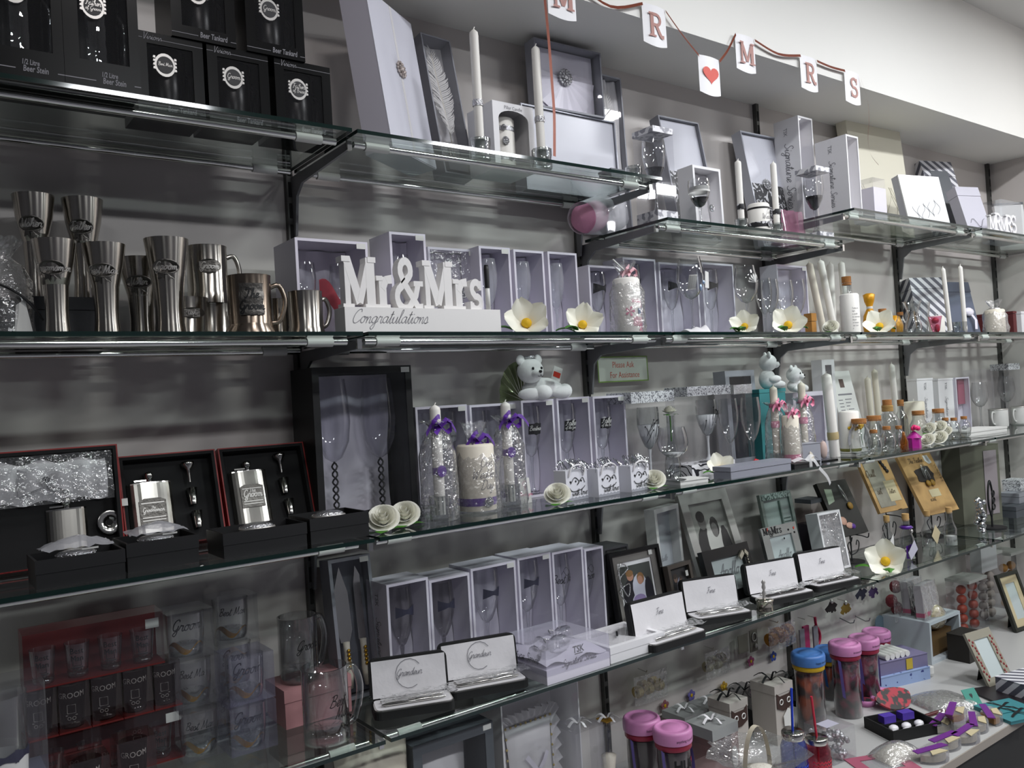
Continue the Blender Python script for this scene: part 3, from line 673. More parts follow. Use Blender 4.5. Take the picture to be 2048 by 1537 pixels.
def teddy(label,loc,s,rz,lie=False,tagm=None,headrz=0.):
 """small white plush bear"""
 t=thing('teddy_bear',label,'plush bear',loc,rz,0,0,None)
 b_=MB()
 if lie:
  b_.ell((.25*s,0,.30*s),(.62*s,.32*s,.29*s),16,10)
  for x,y,z,rx,ry,rz_ in((-.30,-.28,.16,.40,.17,.16),(.05,-.34,.19,.26,.22,.20),(.72,-.22,.17,.32,.19,.17),(.95,-.05,.2,.2,.2,.2)):b_.ell((x*s,y*s,z*s),(rx*s,ry*s,rz_*s),12,8)
  hc=Vector((-.18*s,-.12*s,.78*s))
 else:
  b_.ell((0,0,.36*s),(.36*s,.32*s,.40*s),16,10)
  for x,y,z,rx,ry,rz_ in((-.30,-.20,.36,.14,.26,.15),(.42,-.06,.42,.34,.15,.14),(-.2,-.34,.15,.16,.3,.15),(.26,-.34,.15,.16,.3,.15)):b_.ell((x*s,y*s,z*s),(rx*s,ry*s,rz_*s),12,8)
  hc=Vector((-.02*s,-.06*s,1.0*s))
 b_.build('body',FUR,t)
 Hm=Matrix.Translation(hc)@Matrix.Rotation(headrz,4,'Z')
 h_=MB();h_.m=Hm;h_.ell((0,0,0),(.37*s,.34*s,.34*s),16,10);h_.ell((0,-.28*s,-.08*s),(.18*s,.17*s,.14*s),12,8)
 for sg in(-1,1):h_.ell((sg*.29*s,.02*s,.29*s),(.14*s,.07*s,.14*s),12,8)
 hd=h_.build('head',FUR,t)
 e=MB();e.m=Hm
 for sg in(-1,1):e.ell((sg*.14*s,-.315*s,.05*s),(.035*s,.03*s,.04*s),8,6)
 e.build('eyes',BLACKP,hd)
 n_=MB();n_.m=Hm;n_.ell((0,-.445*s,-.04*s),(.055*s,.035*s,.04*s),8,6);n_.tube([(-.08*s,-.43*s,-.16*s),(-.02*s,-.452*s,-.18*s),(0,-.455*s,-.12*s),(.02*s,-.452*s,-.18*s),(.08*s,-.43*s,-.16*s)],.008*s,5)
 n_.build('nose',BLACKP,hd)
 return t
def clear_box(name,label,loc,w,d,h,m=None,rz=0.,group=None,lid=None,base=None,lidh=.02,baseh=.02,cat='clear box',tilt=0.):
 t=thing(name,label,cat,loc,rz,tilt,d,group)
 z0,z1=(baseh if base else 0),(h-lidh if lid else h)
 b_=MB()
 for x0,x1,y0,y1 in((-w/2,w/2,-d/2,-d/2),(w/2,w/2,-d/2,d/2),(w/2,-w/2,d/2,d/2),(-w/2,-w/2,d/2,-d/2)):b_.quad((x0,y0,z0),(x1,y1,z0),(x1,y1,z1),(x0,y0,z1))
 if not lid:b_.quad((-w/2,-d/2,h),(w/2,-d/2,h),(w/2,d/2,h),(-w/2,d/2,h))
 if not base:b_.quad((-w/2,-d/2,.0005),(w/2,-d/2,.0005),(w/2,d/2,.0005),(-w/2,d/2,.0005))
 b_.build('clear_sleeve',m or ACET,t)
 e=.001
 if lid:MB().box(-w/2-e,w/2+e,-d/2-e,d/2+e,h-lidh,h).build('lid',lid,t)
 if base:MB().box(-w/2-e,w/2+e,-d/2-e,d/2+e,0,baseh).build('base',base,t)
 return t
def lidded_box(name,label,loc,w,d,h,m,rz=0.,lid=.35,group=None,cat='box',lm=None,tilt=0.):
 t=thing(name,label,cat,loc,rz,tilt,d,group);e=.0015;zl=h*(1-lid)
 MB().box(-w/2+e,w/2-e,-d/2+e,d/2-e,0,zl+.001).build('box_base',m,t)
 MB().box(-w/2,w/2,-d/2,d/2,zl+.002,h).build('lid',lm or m,t)
 return t
# ------ top row, first bay: black stein and tankard boxes
def badge(t,x,z,y,r,text,dark=BLACKP):
 n=20
 b_=MB();pts=[(x+r*math.cos(2*PI*k/n),z+r*1.18*math.sin(2*PI*k/n))for k in range(n)]
 b_.prism(pts,y-.004,y)
 for sg in(-1,1):
  for q in(-.55,-.18,.2,.55):b_.prism([(x+sg*r*.9,z+r*q),(x+sg*r*1.14,z+r*(q+.05)),(x+sg*r*1.10,z+r*(q+.26)),(x+sg*r*.9,z+r*(q+.26))][::sg],y-.0045,y)
 bd=b_.build('badge',SILVER,t)
 MB().prism([(x+r*.80*math.cos(2*PI*k/n),z+r*.86*math.sin(2*PI*k/n))for k in range(n)],y-.0052,y-.004).build('badge_centre',dark,bd)
 q=MB();lines=text.split('|')
 for k,s_ in enumerate(lines):
  sz=min(r*.55,1.35*r/curw(s_));script(q,s_,x,z-sz*.3+(len(lines)-1)*.22*r-k*.5*r,sz,fl_y(y-.0056),.10,.1,k=2)
 q.build('lettering',SILVER,bd)
def beer_box(label,loc,w,d,h,badge_text,foot,glass,bz=.62,win=(.16,.16,.84,.86)):
 t=thing('beer_glass_box',label,'gift box',loc,0,0,0,'black beer glass boxes')
 e=.003;b_=MB()
 b_.box(-w/2,w/2,d/2-e,d/2,0,h);b_.box(-w/2,-w/2+e,-d/2,d/2-e,0,h);b_.box(w/2-e,w/2,-d/2,d/2-e,0,h)
 b_.box(-w/2+e,w/2-e,-d/2,d/2-e,0,e);b_.box(-w/2+e,w/2-e,-d/2,d/2-e,h-e,h)
 x0,z0,x1,z1=-w/2+w*win[0],h*win[1],-w/2+w*win[2],h*win[3]
 for a,b2,c,d2 in((-w/2+e,x0,e,h-e),(x1,w/2-e,e,h-e),(x0,x1,e,z0),(x0,x1,z1,h-e)):b_.box(a,b2,-d/2,-d/2+.0015,c,d2)
 b_.build('carton',BLACKC,t)
 MB().quad((x0,-d/2+.0018,z0),(x1,-d/2+.0018,z0),(x1,-d/2+.0018,z1),(x0,-d/2+.0018,z1)).build('window',FILM,t)
 q=MB();lx=w*.16
 sz=w*.125 if len(foot)<2 else w*.12
 q.box(-w/2,lx-w*.26,-d/2-.0006,-d/2,h*.055,h*.062);q.box(w*.41,w/2,-d/2-.0006,-d/2,h*.055,h*.062)
 for k,s_ in enumerate(foot):plain(q,s_,lx-w*.02 if k==0 else lx-w*.08,h*.045+k*sz*.8,sz*(1 if k==0 else .85),fl_y(-d/2-.0007),.62,.08,bold=.02)
 if glass=='tankard':
  q.box(-w/2,-w/2+w*.1,-d/2-.0006,-d/2,h*.915,h*.921);q.box(-w*.12,w/2,-d/2-.0006,-d/2,h*.915,h*.921)
  script(q,'Visions',-w*.26,h*.905,w*.10,fl_y(-d/2-.0007),.08,.2,k=2)
 q.build('lettering',GREYP,t)
 g=thing('tankard' if glass=='tankard' else 'beer_stein',('black tankard' if glass=='tankard' else 'clear glass stein')+' in the '+label.replace('black tankard box ','box ').replace('black stein box ','box ').split(', ')[0],'tankard',(loc[0],loc[1],loc[2]+.004),0,0,0,'glasses in the black boxes')
 rr=w*.33;gm=BLACKC if glass=='tankard' else GLASSD
 MB().lathe([(.0005,.006),(rr*.94,.002),(rr,.01),(rr,h*.86),(rr*.96,h*.87),(rr*.93,h*.8),(.0005,h*.79)],20).build('cup',gm,g)
 hm=MB();hm.tube([(rr,.0,h*.25),(rr+w*.09,0,h*.3),(rr+w*.10,0,h*.6),(rr,0,h*.68)],.005,6);hm.build('handle',gm,g)
 badge(g,-w*.06,h*bz,-rr-.001,w*.155,badge_text)
 return t
d1=.268
xs=[(GX(a,d1,Z1),GX(b_,d1,Z1))for a,b_ in((277,413),(415,548),(550,672))]
TW=.120;TH=.150
for k,(a,b_)in enumerate(xs):
 beer_box(['black tankard box badged Best Man, beside the stein boxes','black tankard box badged Groom, middle of the lower trio','black tankard box badged Father of the Bride, next to the tall white album box'][k],((a+b_)/2,-d1+.055,Z1),TW,.11,TH,['Best Man','Groom','Father|of Bride'][k],['Beer Tankard'],'tankard')
for k,px in enumerate((410,554)):
 X=GX(px,d1+.005,Z1+TH)
 beer_box(['black tankard box stacked on the Best Man tankard box','black tankard box stacked on the Father of the Bride tankard box, badged Groom'][k],(X,-d1+.05,Z1+TH),TW,.11,TH,['Best Man','Groom'][k],['Beer Tankard'],'tankard')
for k,(a,b_)in enumerate(((0,113),(137,277))):
 X=(GX(a,.345,Z1)+GX(b_,.345,Z1))/2;wd=.118
 beer_box(['black stein box badged Best Man, cut by the picture edge','black stein box badged Father of the Groom, next to the tankard boxes'][k],(X+(-.006 if k==0 else 0),-.345+.065,Z1),wd,.13,.235,['Best Man','Father|of Groom'][k],['Beer Stein','1/2 Litre'],'stein',.62,(.2,.2,.86,.9))
# ------ top row, second bay
def gem(t,x,z,y,r,name='brooch',m=None,n=14):
 b_=MB()
 for k in range(n):
  a=2*PI*k/n
  b_.ell((x+r*.85*math.cos(a),y-.002,z+r*.85*math.sin(a)),(r*.22,.003,r*.22),6,4)
  if k%2:b_.ell((x+r*.5*math.cos(a),y-.003,z+r*.5*math.sin(a)),(r*.2,.004,r*.2),6,4)
 b_.ell((x,y-.003,z),(r*.34,.005,r*.34),8,5)
 return b_.build(name,m or GLITTER,t)
t=thing('album_box','tall lilac-white album box with a diamond brooch, leaning on the wall','album box',(.985,-.165,Z1),.56,-.13,.07)
MB().box(-.108,.108,-.034,.034,0,.375).build('box_body',LILAC,t)
MB().box(-.1085,.1085,-.0355,-.034,.002,.373).build('front_panel',mat('pearl_card','#d9d9e4',.35),t)
q=MB();q.box(-.004,.006,-.0362,-.0355,.004,.372);q.build('satin_band',SATW,t)
gem(t,.001,.215,-.037,.020,'brooch',mat('rose_gem','#c9bdb8',.25,.5,bump=1,bscale=250),12)
t=thing('feather_pen_box','long silver grey box with a white feather pen under its window','gift box',(1.175,-.095,Z1),.08,-.19,.05)
carton(t,.095,.05,.385,GREYC,.004);satin('lining',t,.088,.018,.004,.381,3,.003,SATW,4)
MB().box(-.044,.044,-.024,-.0235,.004,.381).build('window',FILM,t)
f_=tag(MB().tube([(.014,0,.06),(.004,-.004,.19),(-.008,-.004,.345)],.0012,5).build('feather_pen',IVORY),'white feather quill pen inside the long silver grey box','pen')
b_=MB();rr=random.Random(3)
for k in range(44):
 v=k/43;x=.010-.018*v;z=.12+.225*v
 for sg in(-1,1):
  L=.034*math.sin(PI*(.12+.8*v))*rr.uniform(.8,1.1)
  b_.ribbon([(x,-.004,z),(x+sg*L*.6,-.008-rr.random()*.004,z+.010),(x+sg*L,-.006,z+.022)],(0,0,.0022))
b_.build('feather_vane',mat('feather','#e4e2e0',.9),f_)
n_=MB();n_.lathe([(.0005,.03),(.003,.045),(.005,.06),(.005,.085),(.002,.095)],8);n_.m=Matrix();n_.build('nib_holder',SILVER,f_)
f_.parent=None;f_.location=t.location;f_.rotation_euler=t.rotation_euler
MB().box(-.03,.03,-.0235,.0,.012,.05).build('ink_pad',GREYC,t)
def glasscube(name,label,X,d,z,s=.05,h=.05):return cube_holder(name,label,(X,-d,z),s,h,'faceted glass candle holders')
for px,py,ptop,k in((962,322,60,0),(1085,338,88,1)):
 X,d=GX(px,.272,Z1),.272
 glasscube('candle_holder',['faceted glass holder under the tall white candle beside the feather box','faceted glass holder under the tall white candle beside the copper ribbon'][k],X,d,Z1)
 zt=GZ([48,82][k],X-.03,d)
 taper('taper_candle',['tall white taper candle with diamond band beside the feather box','tall white taper candle with diamond band just left of the copper ribbon'][k],(X,-d,Z1+.0125),zt-Z1-.0125,.0108,0,None,'tall white taper candles',(.115 if k==0 else .105,.130 if k==0 else .119,GLITTER))
X=GX(1000,.235,Z1)
t=thing('candle_box','white window box lettered on top, holding a banded pillar candle','gift box',(1.262,-.185,Z1),0,0,0)
w_,d_,h_=.125,.11,.165
carton(t,w_,d_,h_,WHITE,0)
b_=MB();ar=arc(0,.125,.046,.022,180,0,10)
for(x0,x1,z0,z1)in((-w_/2+.003,-.046,.003,h_-.003),(.046,w_/2-.003,.003,h_-.003),(-.046,.046,.003,.012)):b_.box(x0,x1,-d_/2,-d_/2+.002,z0,z1)
for a,c in zip(ar,ar[1:]):b_.prism([(a[0],a[1]),(c[0],c[1]),(c[0],h_-.003),(a[0],h_-.003)],-d_/2,-d_/2+.002)
b_.build('front_panel',WHITE,t)
q=MB();plain(q,'Pillar Candle',0,h_-.016,.012,fl_y(-d_/2-.0005),.9);q.build('lettering',GREYP,t)
p_=pillar('pillar_candle','white pillar candle with silver glitter bands inside the white window box',(1.262,-.185,Z1+.0035),.034,.138)
for z in(.035,.108):MB().lathe([(.0345,z-.006),(.0352,z),(.0345,z+.006)],22).build('glitter_band',GLITTER,p_)
gem(p_,-.012,.075,-.033,.010,'flower_motif');gem(p_,-.016,.108,-.033,.007,'flower_motif');gem(p_,.004,.035,-.034,.008,'flower_motif')
X,W_,H_=SPAN(1055,1243,225,.10,Z1)
t=window_box('guest_book_box','large square white guest book box with silver rim under the brooch box',(X,-.075,Z1),W_,.05,H_,SILVC,0,-.03,False,None,'gift box',None,1,False,None,.004)
MB().box(-W_/2+.005,W_/2-.005,-.018,.022,.005,H_-.005).build('guest_book',mat('pearl_white','#dcdde6',.3),t)
gem(t,-W_*.29,H_*.36,-.019,.020)
zb=Z1+H_+.001
Xa,Xb=GX(1075,.10,zb),GX(1205,.10,zb);hb=GZ(88,(Xa+Xb)/2,.10)-zb
t=window_box('brooch_box','square grey box with round brooch on pleated satin, above the guest book',((Xa+Xb)/2+.01,-.075,zb),Xb-Xa,.045,hb,GREYC,-.04,-.02,False,None,'gift box',None,2,False,None,.005)
W2=Xb-Xa;b_=MB()
for k in range(18):
 a=PI*k/17
 b_.add([(0,.004,hb*.55),(W2*.46*math.cos(a),.006+.004*(k%2),max(.006,hb*.55-hb*.55*math.sin(a))),(W2*.46*math.cos(a+PI/17),.006+.004*((k+1)%2),max(.006,hb*.55-hb*.55*math.sin(a+PI/17)))],[(0,1,2)])
b_.box(-W2*.46,W2*.46,.012,.018,.006,hb-.006);b_.build('pleated_satin',SATIN,t);gem(t,0,hb*.56,.0,.024)
X,W_,H_=SPAN(1246,1300,146,.045,Z1)
t=window_box('feather_pen_box','narrow grey box with white feather pen right of the brooch box',(1.775,-.05,Z1B),.11,.035,.50,GREYC,0,-.03,True,None,'gift box',None,7,False,SATW,.005)
b_=MB()
for k in range(30):
 v=k/29
 for sg in(-1,1):b_.ribbon([(.01-.01*v,-.002,.2+.24*v),(.01-.01*v+sg*.026*math.sin(PI*(.1+.8*v)),-.006,.22+.24*v)],(0,0,.003))
b_.tube([(.014,0,.12),(0,-.003,.45)],.0015,5);b_.build('feather_pen',mat('feather','#e4e2e0',.9),t)
t=lidded_box('small_dark_box','small dark grey lidded box at the right end of the tall candle shelf',(GX(1237,.30,Z1),-.275,Z1),.05,.05,.022,mat('slate_card','#50545a',.5),0,.4,None,'box')
cube_holder('candle_holder','empty faceted glass candle holder beside the small dark grey box',(GX(1285,.30,Z1),-.27,Z1),.045,.045,'faceted glass candle holders')
t=thing('paper_roll','pink tissue roll in clear film lying on the lowered shelf end','paper roll',(1.60,-.14,Z2+.30),.35,0,0)
m=MB();m.m=Matrix.Translation((0,0,.045))@Matrix.Rotation(-.22,4,'Y')@Matrix.Rotation(PI/2,4,'Y')
m.grid(lambda u,v:((.030+.012*math.sin(PI*v))*(1+.12*math.sin(u*2*PI*3+v*5))*(.01+.99*min(1,3*v**.5,3*(1-v)**.5))*math.cos(u*2*PI),.042*(1+.1*math.sin(u*2*PI*2+1))*(.01+.99*min(1,3*v**.5,3*(1-v)**.5))*math.sin(u*2*PI),-.075+.115*v),24,10);m.build('tissue',mat('pink_tissue','#d58fae',.6,bump=.5,bscale=40),t)
m2=MB();m2.m=m.m;rr=random.Random(5)
m2.grid(lambda u,v:((.044+.016*v*(1+.3*math.sin(u*19)))*math.cos(u*2*PI),(.044+.016*v*(1+.3*math.sin(u*23)))*math.sin(u*2*PI),-.07+.185*v),22,5);m2.build('film',clear('milky_film',(.92,.92,.94),.05,.7,.08,haze=.35,bump=.6,bscale=30),t)
# ------ lowered third bay
def gobletbox(label,X,d,z,s,h,kind,fm,zf,cat='gift box'):
 t=clear_box('goblet_box',label,(X,-d,z),s,s,h,None,0,'clear goblet boxes',LACEW,LACEW,.016,.036)
 g,p=stemware('goblet',('goblet with black lower bowl inside the ' if fm is BLACKC else 'goblet inside the ')+label.split(' standing')[0],'goblet',(X,-d,z+.037),h-.065,kind,1.0,'goblets in clear boxes',(zf,fm)if fm else None)
 return t,g
gobletbox('clear lace-lidded box standing at left end of lowered shelf',GX(1316,.25,Z1B),.25,Z1B,.078,.268,'tulip',BLACKC,.125)
X=GX(1395,.20,Z1B)
t=window_box('goblet_set_box','white framed box with a jewelled goblet behind its window',(GX(1410,.21,Z1B),-.205,Z1B),.125,.06,.20,WHITE,0,-.02,False,None,'gift box',None,3,False,None,.008)
satin('lining',t,.11,.02,.008,.19,4,.003,SATW)
g,p=stemware('goblet','black and white goblet with heart jewel in front of the white framed box','goblet',(GX(1400,.285,Z1B),-.29,Z1B),.135,'tulip',.95,None,(.083,BLACKC))
MB().lathe([(.0305,.098),(.0312,.113)],18).build('white_band',LIGHTP,g);gem(g,.022,.052,-.022,.010,'heart_jewel')
for k,(pl,pr,pt,hh)in enumerate(((1298,1400,205,.44),(1442,1560,236,.45))):
 W_=.185+.01*k
 Xc=GX([1372,1532][k],.06,Z1B)
 t=window_box('damask_album_box',['silver-rimmed album box with black lace print behind the goblet boxes','silver-rimmed album box with oval brooch behind the short banded candles'][k],(Xc,-.11,Z1B),W_,.04,hh-.03,[GREYC,SILVC][k],-.03,-.17,False,None,'album box',None,k,False,None,.005)
 h2=hh-.03
 MB().box(-W_/2+.006,W_/2-.006,-.008,.016,h2*.56,h2-.006).build('cream_cover',mat('pearl_white','#dcdde6',.3),t)
 MB().box(-W_/2+.006,W_/2-.006,-.009,.016,.006,h2*.56).build('lace_band',DAMASK,t)
 if k:gem(t,.0,h2*.56,-.010,.020)
for k,(px,pt)in enumerate(((1484,318),(1556,322))):
 X=GX(px+[3,2][k],.30,Z1B)
 cube_holder('candle_holder',['small glass holder of left short black-banded candle','small glass holder of right short black-banded candle'][k],(X,-.295,Z1B),.038,.036,'small glass candle holders')
 taper('taper_candle',['left of two white tapers with black lace bands','right of two white tapers with black lace bands'][k],(X,-.295,Z1B+.0125),GZ(pt,X,.295)-Z1B-.0125,.0095,0,None,'short banded tapers',(.052,.068,DAMASK))
p_=pillar('pillar_candle','short white pillar candle with black lace bands between the two tapers',(GX(1520,.27,Z1B),-.27,Z1B),.033,.098)
MB().lathe([(.0333,.078),(.0338,.081),(.0333,.084)],22).build('black_band',BLACKP,p_);MB().lathe([(.0333,.022),(.034,.03),(.0333,.038)],22).build('lace_band',DAMASK,p_)
gem(p_,.004,.030,-.034,.010,'oval_jewel')
q=MB();script(q,'Our',.008,.062,.016,on_cyl(.0332),.07,.2,k=2);script(q,'Wedding',.006,.046,.016,on_cyl(.0332),.07,.2,k=2);q.build('lettering',GREYP,p_)
gobletbox('clear glitter-lidded box standing at right end of lowered shelf',GX(1634,.235,Z1B),.235,Z1B,.078,.255,'tulip',BLACKC,.125)
t=thing('tissue_bag','pink and white wrapped favour behind the clear glitter-lidded box','favour bag',(2.52,-.15,Z1B),0,0,0)
MB().grid(lambda u,v:(.075*(u-.5)*2*(1-.15*v),-.03*math.sin(u*PI)*(1.1-v)-.005*math.sin(u*17),.002+.13*v),14,8).build('pink_film',clear('pink_film',(.9,.55,.66),.05,.6,.1,haze=.4,hcol=(.75,.35,.5)),t)
# ------ fourth and fifth bays of the top row
def tsk(label,loc,w,d,h,rz=0.,tilt=0.,inner=None,card=None,name='flute_box'):
 t=window_box(name,label,loc,w,d,h,card or WHITE,rz,tilt,True,'lettered white boxes','gift box','TSK Signature Series'.replace('K','')if False else None,len(label),False)
 q=MB();L=h*.82;sz=min(.026,d*.3)
 fn=lambda x,z:(-w/2-.0007,-z,h*.93-x)
 plain(q,'TSK',L*.02,-.4*sz,sz*.8,fn,.8,center=False)
 script(q,'Signature Series',L*.02+sz*2.0,-.35*sz,(L*.95-sz*2)/curw('Signature Series'),fn,.07,.2,center=False,k=2)
 q.build('lettering',GREYP,t);return t
tsk('taller white lettered box standing at back near the album',(GX(1608,.13,Z1),-.11,Z1),.085,.10,.365)
tsk('white lettered box standing forward, left of the cream album',(GX(1690,.24,Z1),-.225,Z1),.075,.12,.275)
t=clear_box('gift_box_pack','clear-ended pale lilac box beside the cream album',(GX(1742,.22,Z1),-.22,Z1),.08,.08,.155,None,0,None,None,LILAC,.01,.12)
t=thing('photo_album','large cream album with curved line pattern standing against the wall','album',(3.235,-.075,Z1),-.05,-.08,.05)
CREAM=mat('cream_cloth','#dcd8c6',.55)
MB().box(-.185,.185,-.022,.022,0,.455).build('cover',CREAM,t)
q=MB();rr=random.Random(8)
for k in range(9):q.tube([(-.14+.03*k+.05*math.sin(v*3+k),-.0225,.01+.19*v)for v in[i/7 for i in range(8)]],.0009,4)
q.build('line_pattern',mat('line_pattern','#c4bfae',.4),t)
X=GX(1855,.28,Z1)
t=thing('square_box','square silver box with a vine-print white lid near the shelf front','gift box',(3.225,-.255,Z1),-.25,-.2,.035)
MB().box(-.105,.105,-.014,.017,0,.205).build('box_base',SILVC,t);MB().box(-.106,.106,-.018,-.013,-.0005,.206).build('lid',mat('vine_white','#dddfdf',.3),t)
q=MB()
for k in range(7):q.tube([(-.06+.02*k+.012*math.sin(v*5+k*2),-.0184,.015+.018*k*.3+.06*v)for v in[i/8 for i in range(9)]],.0008,4)
q.build('vine_print',GREYP,t)
sticker(t,.0,.0,-.02,.012,.014)
t=lidded_box('striped_box','grey and white striped photo box leaning in the far corner',(3.74,-.12,Z1),.18,.06,.38,STRIPE,-.3,.2,None,'gift box',None,-.3)
MB().box(-.05,.05,-.0312,-.0302,.05,.33).build('photo_window',mat('slate_card','#50545a',.5),t)
t=lidded_box('photo_box','pale photo box with curl print leaning before the striped box',(3.70,-.225,Z1),.13,.05,.22,mat('pale_lilac','#b9b8c4',.4),-.3,.2,None,'gift box',None,-.28)
q=MB();q.tube([(-.04+.01*k,-.0262,.05+.02*math.sin(k))for k in range(9)],.001,4);q.build('curl_print',GREYP,t)
t=clear_box('favour_box','clear box holding two gold hearts at the right end of the top shelf',(4.0,-.2,Z1),.19,.09,.18,None,0,None,None,LILAC,.01,.01)
for k in(-1,1):
 h_=tag(MB().ell((0,0,.055),(.034,.026,.055),12,8).build('gold_heart',mat('soft_gold','#c7a273',.35,.5)),['left','','right'][k+1]+' gold heart inside the clear box near the end wall','ornament','gold hearts in the clear box')
 h_.location=(4.0+k*.04,-.2,Z1+.0105)
t=thing('letter_sign','white cut-out letter sign standing at the top right shelf front','sign',(GX(2005,.30,Z1),-.30,Z1),0,0,0)
MB().box(-.13,.13,-.006,.006,0,.016).build('sign_base',WHITE,t)
for k,c in enumerate('MRMRS'):
 wd=slabw(c,.055);b_=MB();slab(b_,c,-.125+k*.05,.016,.075*(.046/wd)if wd>.046 else .075,-.006,.006);b_.build('letter',WHITE,t)
t=thing('hanging_tag_frame','grey-edged plaque with printed oval against the end wall','plaque',(4.3,-.12,Z1),-.6,-.12,.02)
MB().box(-.07,.07,-.008,.008,0,.22).build('panel',mat('vine_white','#dddfdf',.3),t);MB().box(-.072,.072,-.009,.009,.22,.232).build('top_edge',mat('slate_card','#50545a',.5),t)
q=MB();q.tube([(.035*math.cos(k*PI/8),-.0085,.05+.018*math.sin(k*PI/8))for k in range(17)],.001,4);q.build('oval_print',GREYP,t)
# ------ bunting on the bulkhead
cards=[(1120,-6,'M','first'),(1306,52,'R','second'),(1416,152,'h','heart'),(1488,108,'M','fourth'),(1615,148,'R','fifth'),(1702,176,'S','last')]
pos=[]
for px,py,c,nm in cards:
 yb=-.293
 d_=.293;u=GX(px,d_,2.45);X=u;z=GZ(py,X,d_)
 for _ in range(3):X=GX(px,d_,z);z=GZ(py,X,d_)
 pos.append((X,z))
 lab={'M0':'white bunting card with rose gold M at the top picture edge','R1':'white bunting card with rose gold R just left of the heart card','h2':'white bunting card with a red heart','M3':'white bunting card with rose gold M right of the heart card','R4':'white bunting card with rose gold R beside the S card','S5':'white bunting card with rose gold S, last in the row'}[c+str(len(pos)-1)]
 t=thing('bunting_card',lab,'bunting card',(X,-.294,z),0,0,0,'bunting letter cards')
 w_,h_=.092,.105
 cb=MB();cb.grid(lambda u_,v:((u_-.5)*w_,-.004-.006*math.cos((u_-.5)*3),-h_/2+h_*v-.010*math.cos((u_-.5)*3)*(1-v)),8,2)
 cb.build('card',WHITE,t)
 q=MB()
 if c=='h':
  pts=[(.034*math.sin(a)**3,.028*(.8125*math.cos(a)-.3125*math.cos(2*a)-.125*math.cos(3*a)-.0625*math.cos(4*a))+.0)for a in[2*PI*k/28 for k in range(28)]]
  q.flat(pts[::-1],-.0108);q.build('heart_print',REDP,t)
 else:
  s_=.066;slab(q,c,-slabw(c,s_)/2,-.036,s_,-.0112,None);q.build('letter_print',ROSEG,t)
def strip(pts,label,wv=(0,.001,.0045),name='copper_ribbon'):
 return tag(MB().ribbon(smooth(pts,5),wv).build(name,COPPER),label,'ribbon','copper bunting ribbons')
def edge(k,sg):return(pos[k][0]+sg*.045,-.302,pos[k][1]+.048)
strip([edge(0,1),((pos[0][0]+pos[1][0])/2,-.301,(pos[0][1]+pos[1][1])/2+.012),edge(1,-1)],'copper ribbon sagging between the first two letter cards')
strip([edge(1,1),((pos[1][0]+pos[2][0])/2,-.301,(pos[1][1]+pos[2][1])/2+.045),edge(2,-1)],'copper ribbon running down to the left corner of the heart card')
strip([edge(2,1),((pos[2][0]+pos[3][0])/2,-.301,(pos[2][1]+pos[3][1])/2+.04),edge(3,-1)],'copper ribbon running from the heart card up to an M card')
strip([edge(3,1),((pos[3][0]+pos[4][0])/2,-.301,(pos[3][1]+pos[4][1])/2+.030),edge(4,-1)],'copper ribbon linking the M card and the second R card')
strip([edge(4,1),((pos[4][0]+pos[5][0])/2,-.301,(pos[4][1]+pos[5][1])/2+.045),edge(5,-1)],'short copper ribbon between the second R card and S card')
def path(px_list,d):
 o=[]
 for px,py in px_list:
  X=1.5;z=2.2
  for _ in range(5):X=GX(px,d,z);z=GZ(py,X,d)
  o.append((X,-d,z))
 return o
strip([(p[0],p[1]-.004*math.sin(k),p[2])for k,p in enumerate(path([(1089,-8),(1092,40),(1098,110),(1104,170),(1110,230),(1111,312)],.302))],'copper ribbon hanging down over the tall candle shelf',(.006,.002,0))
strip(path([(1722,158),(1735,200),(1738,240),(1736,280),(1742,310),(1757,330)],.302),'curling copper ribbon end hanging from the S card',(.006,.003,0))
# ------ eye-level row, first bay: pewter
def px_tumbler(pl,pr,ptop,bl,br,d,text,label,z=Z2,rz=0.):
 cx=(bl+br)/2;X=GX(cx,d,z);rb=(GX(br,d,z)-GX(bl,d,z))/2*1.08;h=GZ(ptop,X,d)-z
 rt=(GX(pr,d,z+h)-GX(pl,d,z+h))/2
 return tumbler(label,(X,-d,z),rb,rt,h,text,rz-.35)
px_tumbler(63,154,482,92,142,.22,'Groomsman','front pewter tumbler badged Groomsman, leftmost of the front row')
px_tumbler(165,253,490,191,242,.22,'Best Man','front pewter tumbler left of the short tumbler, below a raised tumbler')
px_tumbler(252,338,518,262,312,.11,'Usher','short pewter tumbler half hidden behind the Groom tumbler')
px_tumbler(291,380,480,312,372,.21,'Groom','pewter tumbler badged Groom beside the stacked tankards')
zb=Z2+.088
for k,(a,b_)in enumerate(((48,112),(140,205))):
 X,W_,_=SPAN(a,b_,560,.09,Z2)
 t=lidded_box('gift_box',['dark grey box raising the leftmost back tumbler','dark grey box raising the right back tumbler'][k],(X,-.085,Z2),.075,.08,.087,mat('charcoal_card','#3b3b3e',.6,bump=.2,bscale=60),0,.3,'dark grey boxes under tumblers','box',)
 px_tumbler([23,127][k],[111,211][k],[392,400][k],[52,150][k],[100,198][k],.085,['Usher','Father'][k],['tall pewter tumbler raised on a dark box at far left','tall pewter tumbler raised on the right dark box'][k],Z2+.088)
X=GX(432,.12,Z2)
tankard('lower pewter tankard carrying another tankard',(GX(430,.11,Z2),-.11,Z2),.044,.078,None,0,ang=.2,flare=.04)
tankard('upper pewter tankard standing on another, badged',(GX(418,.12,Z2+.079),-.12,Z2+.0785),.040,.118,'Groom',-.2,ang=.15,flare=.03)
tankard('pewter tankard half hidden left of the stacked pair, badged',(GX(392,.2,Z2),-.15,Z2),.040,.085,'Usher',0,flare=.04,ang=1.2)
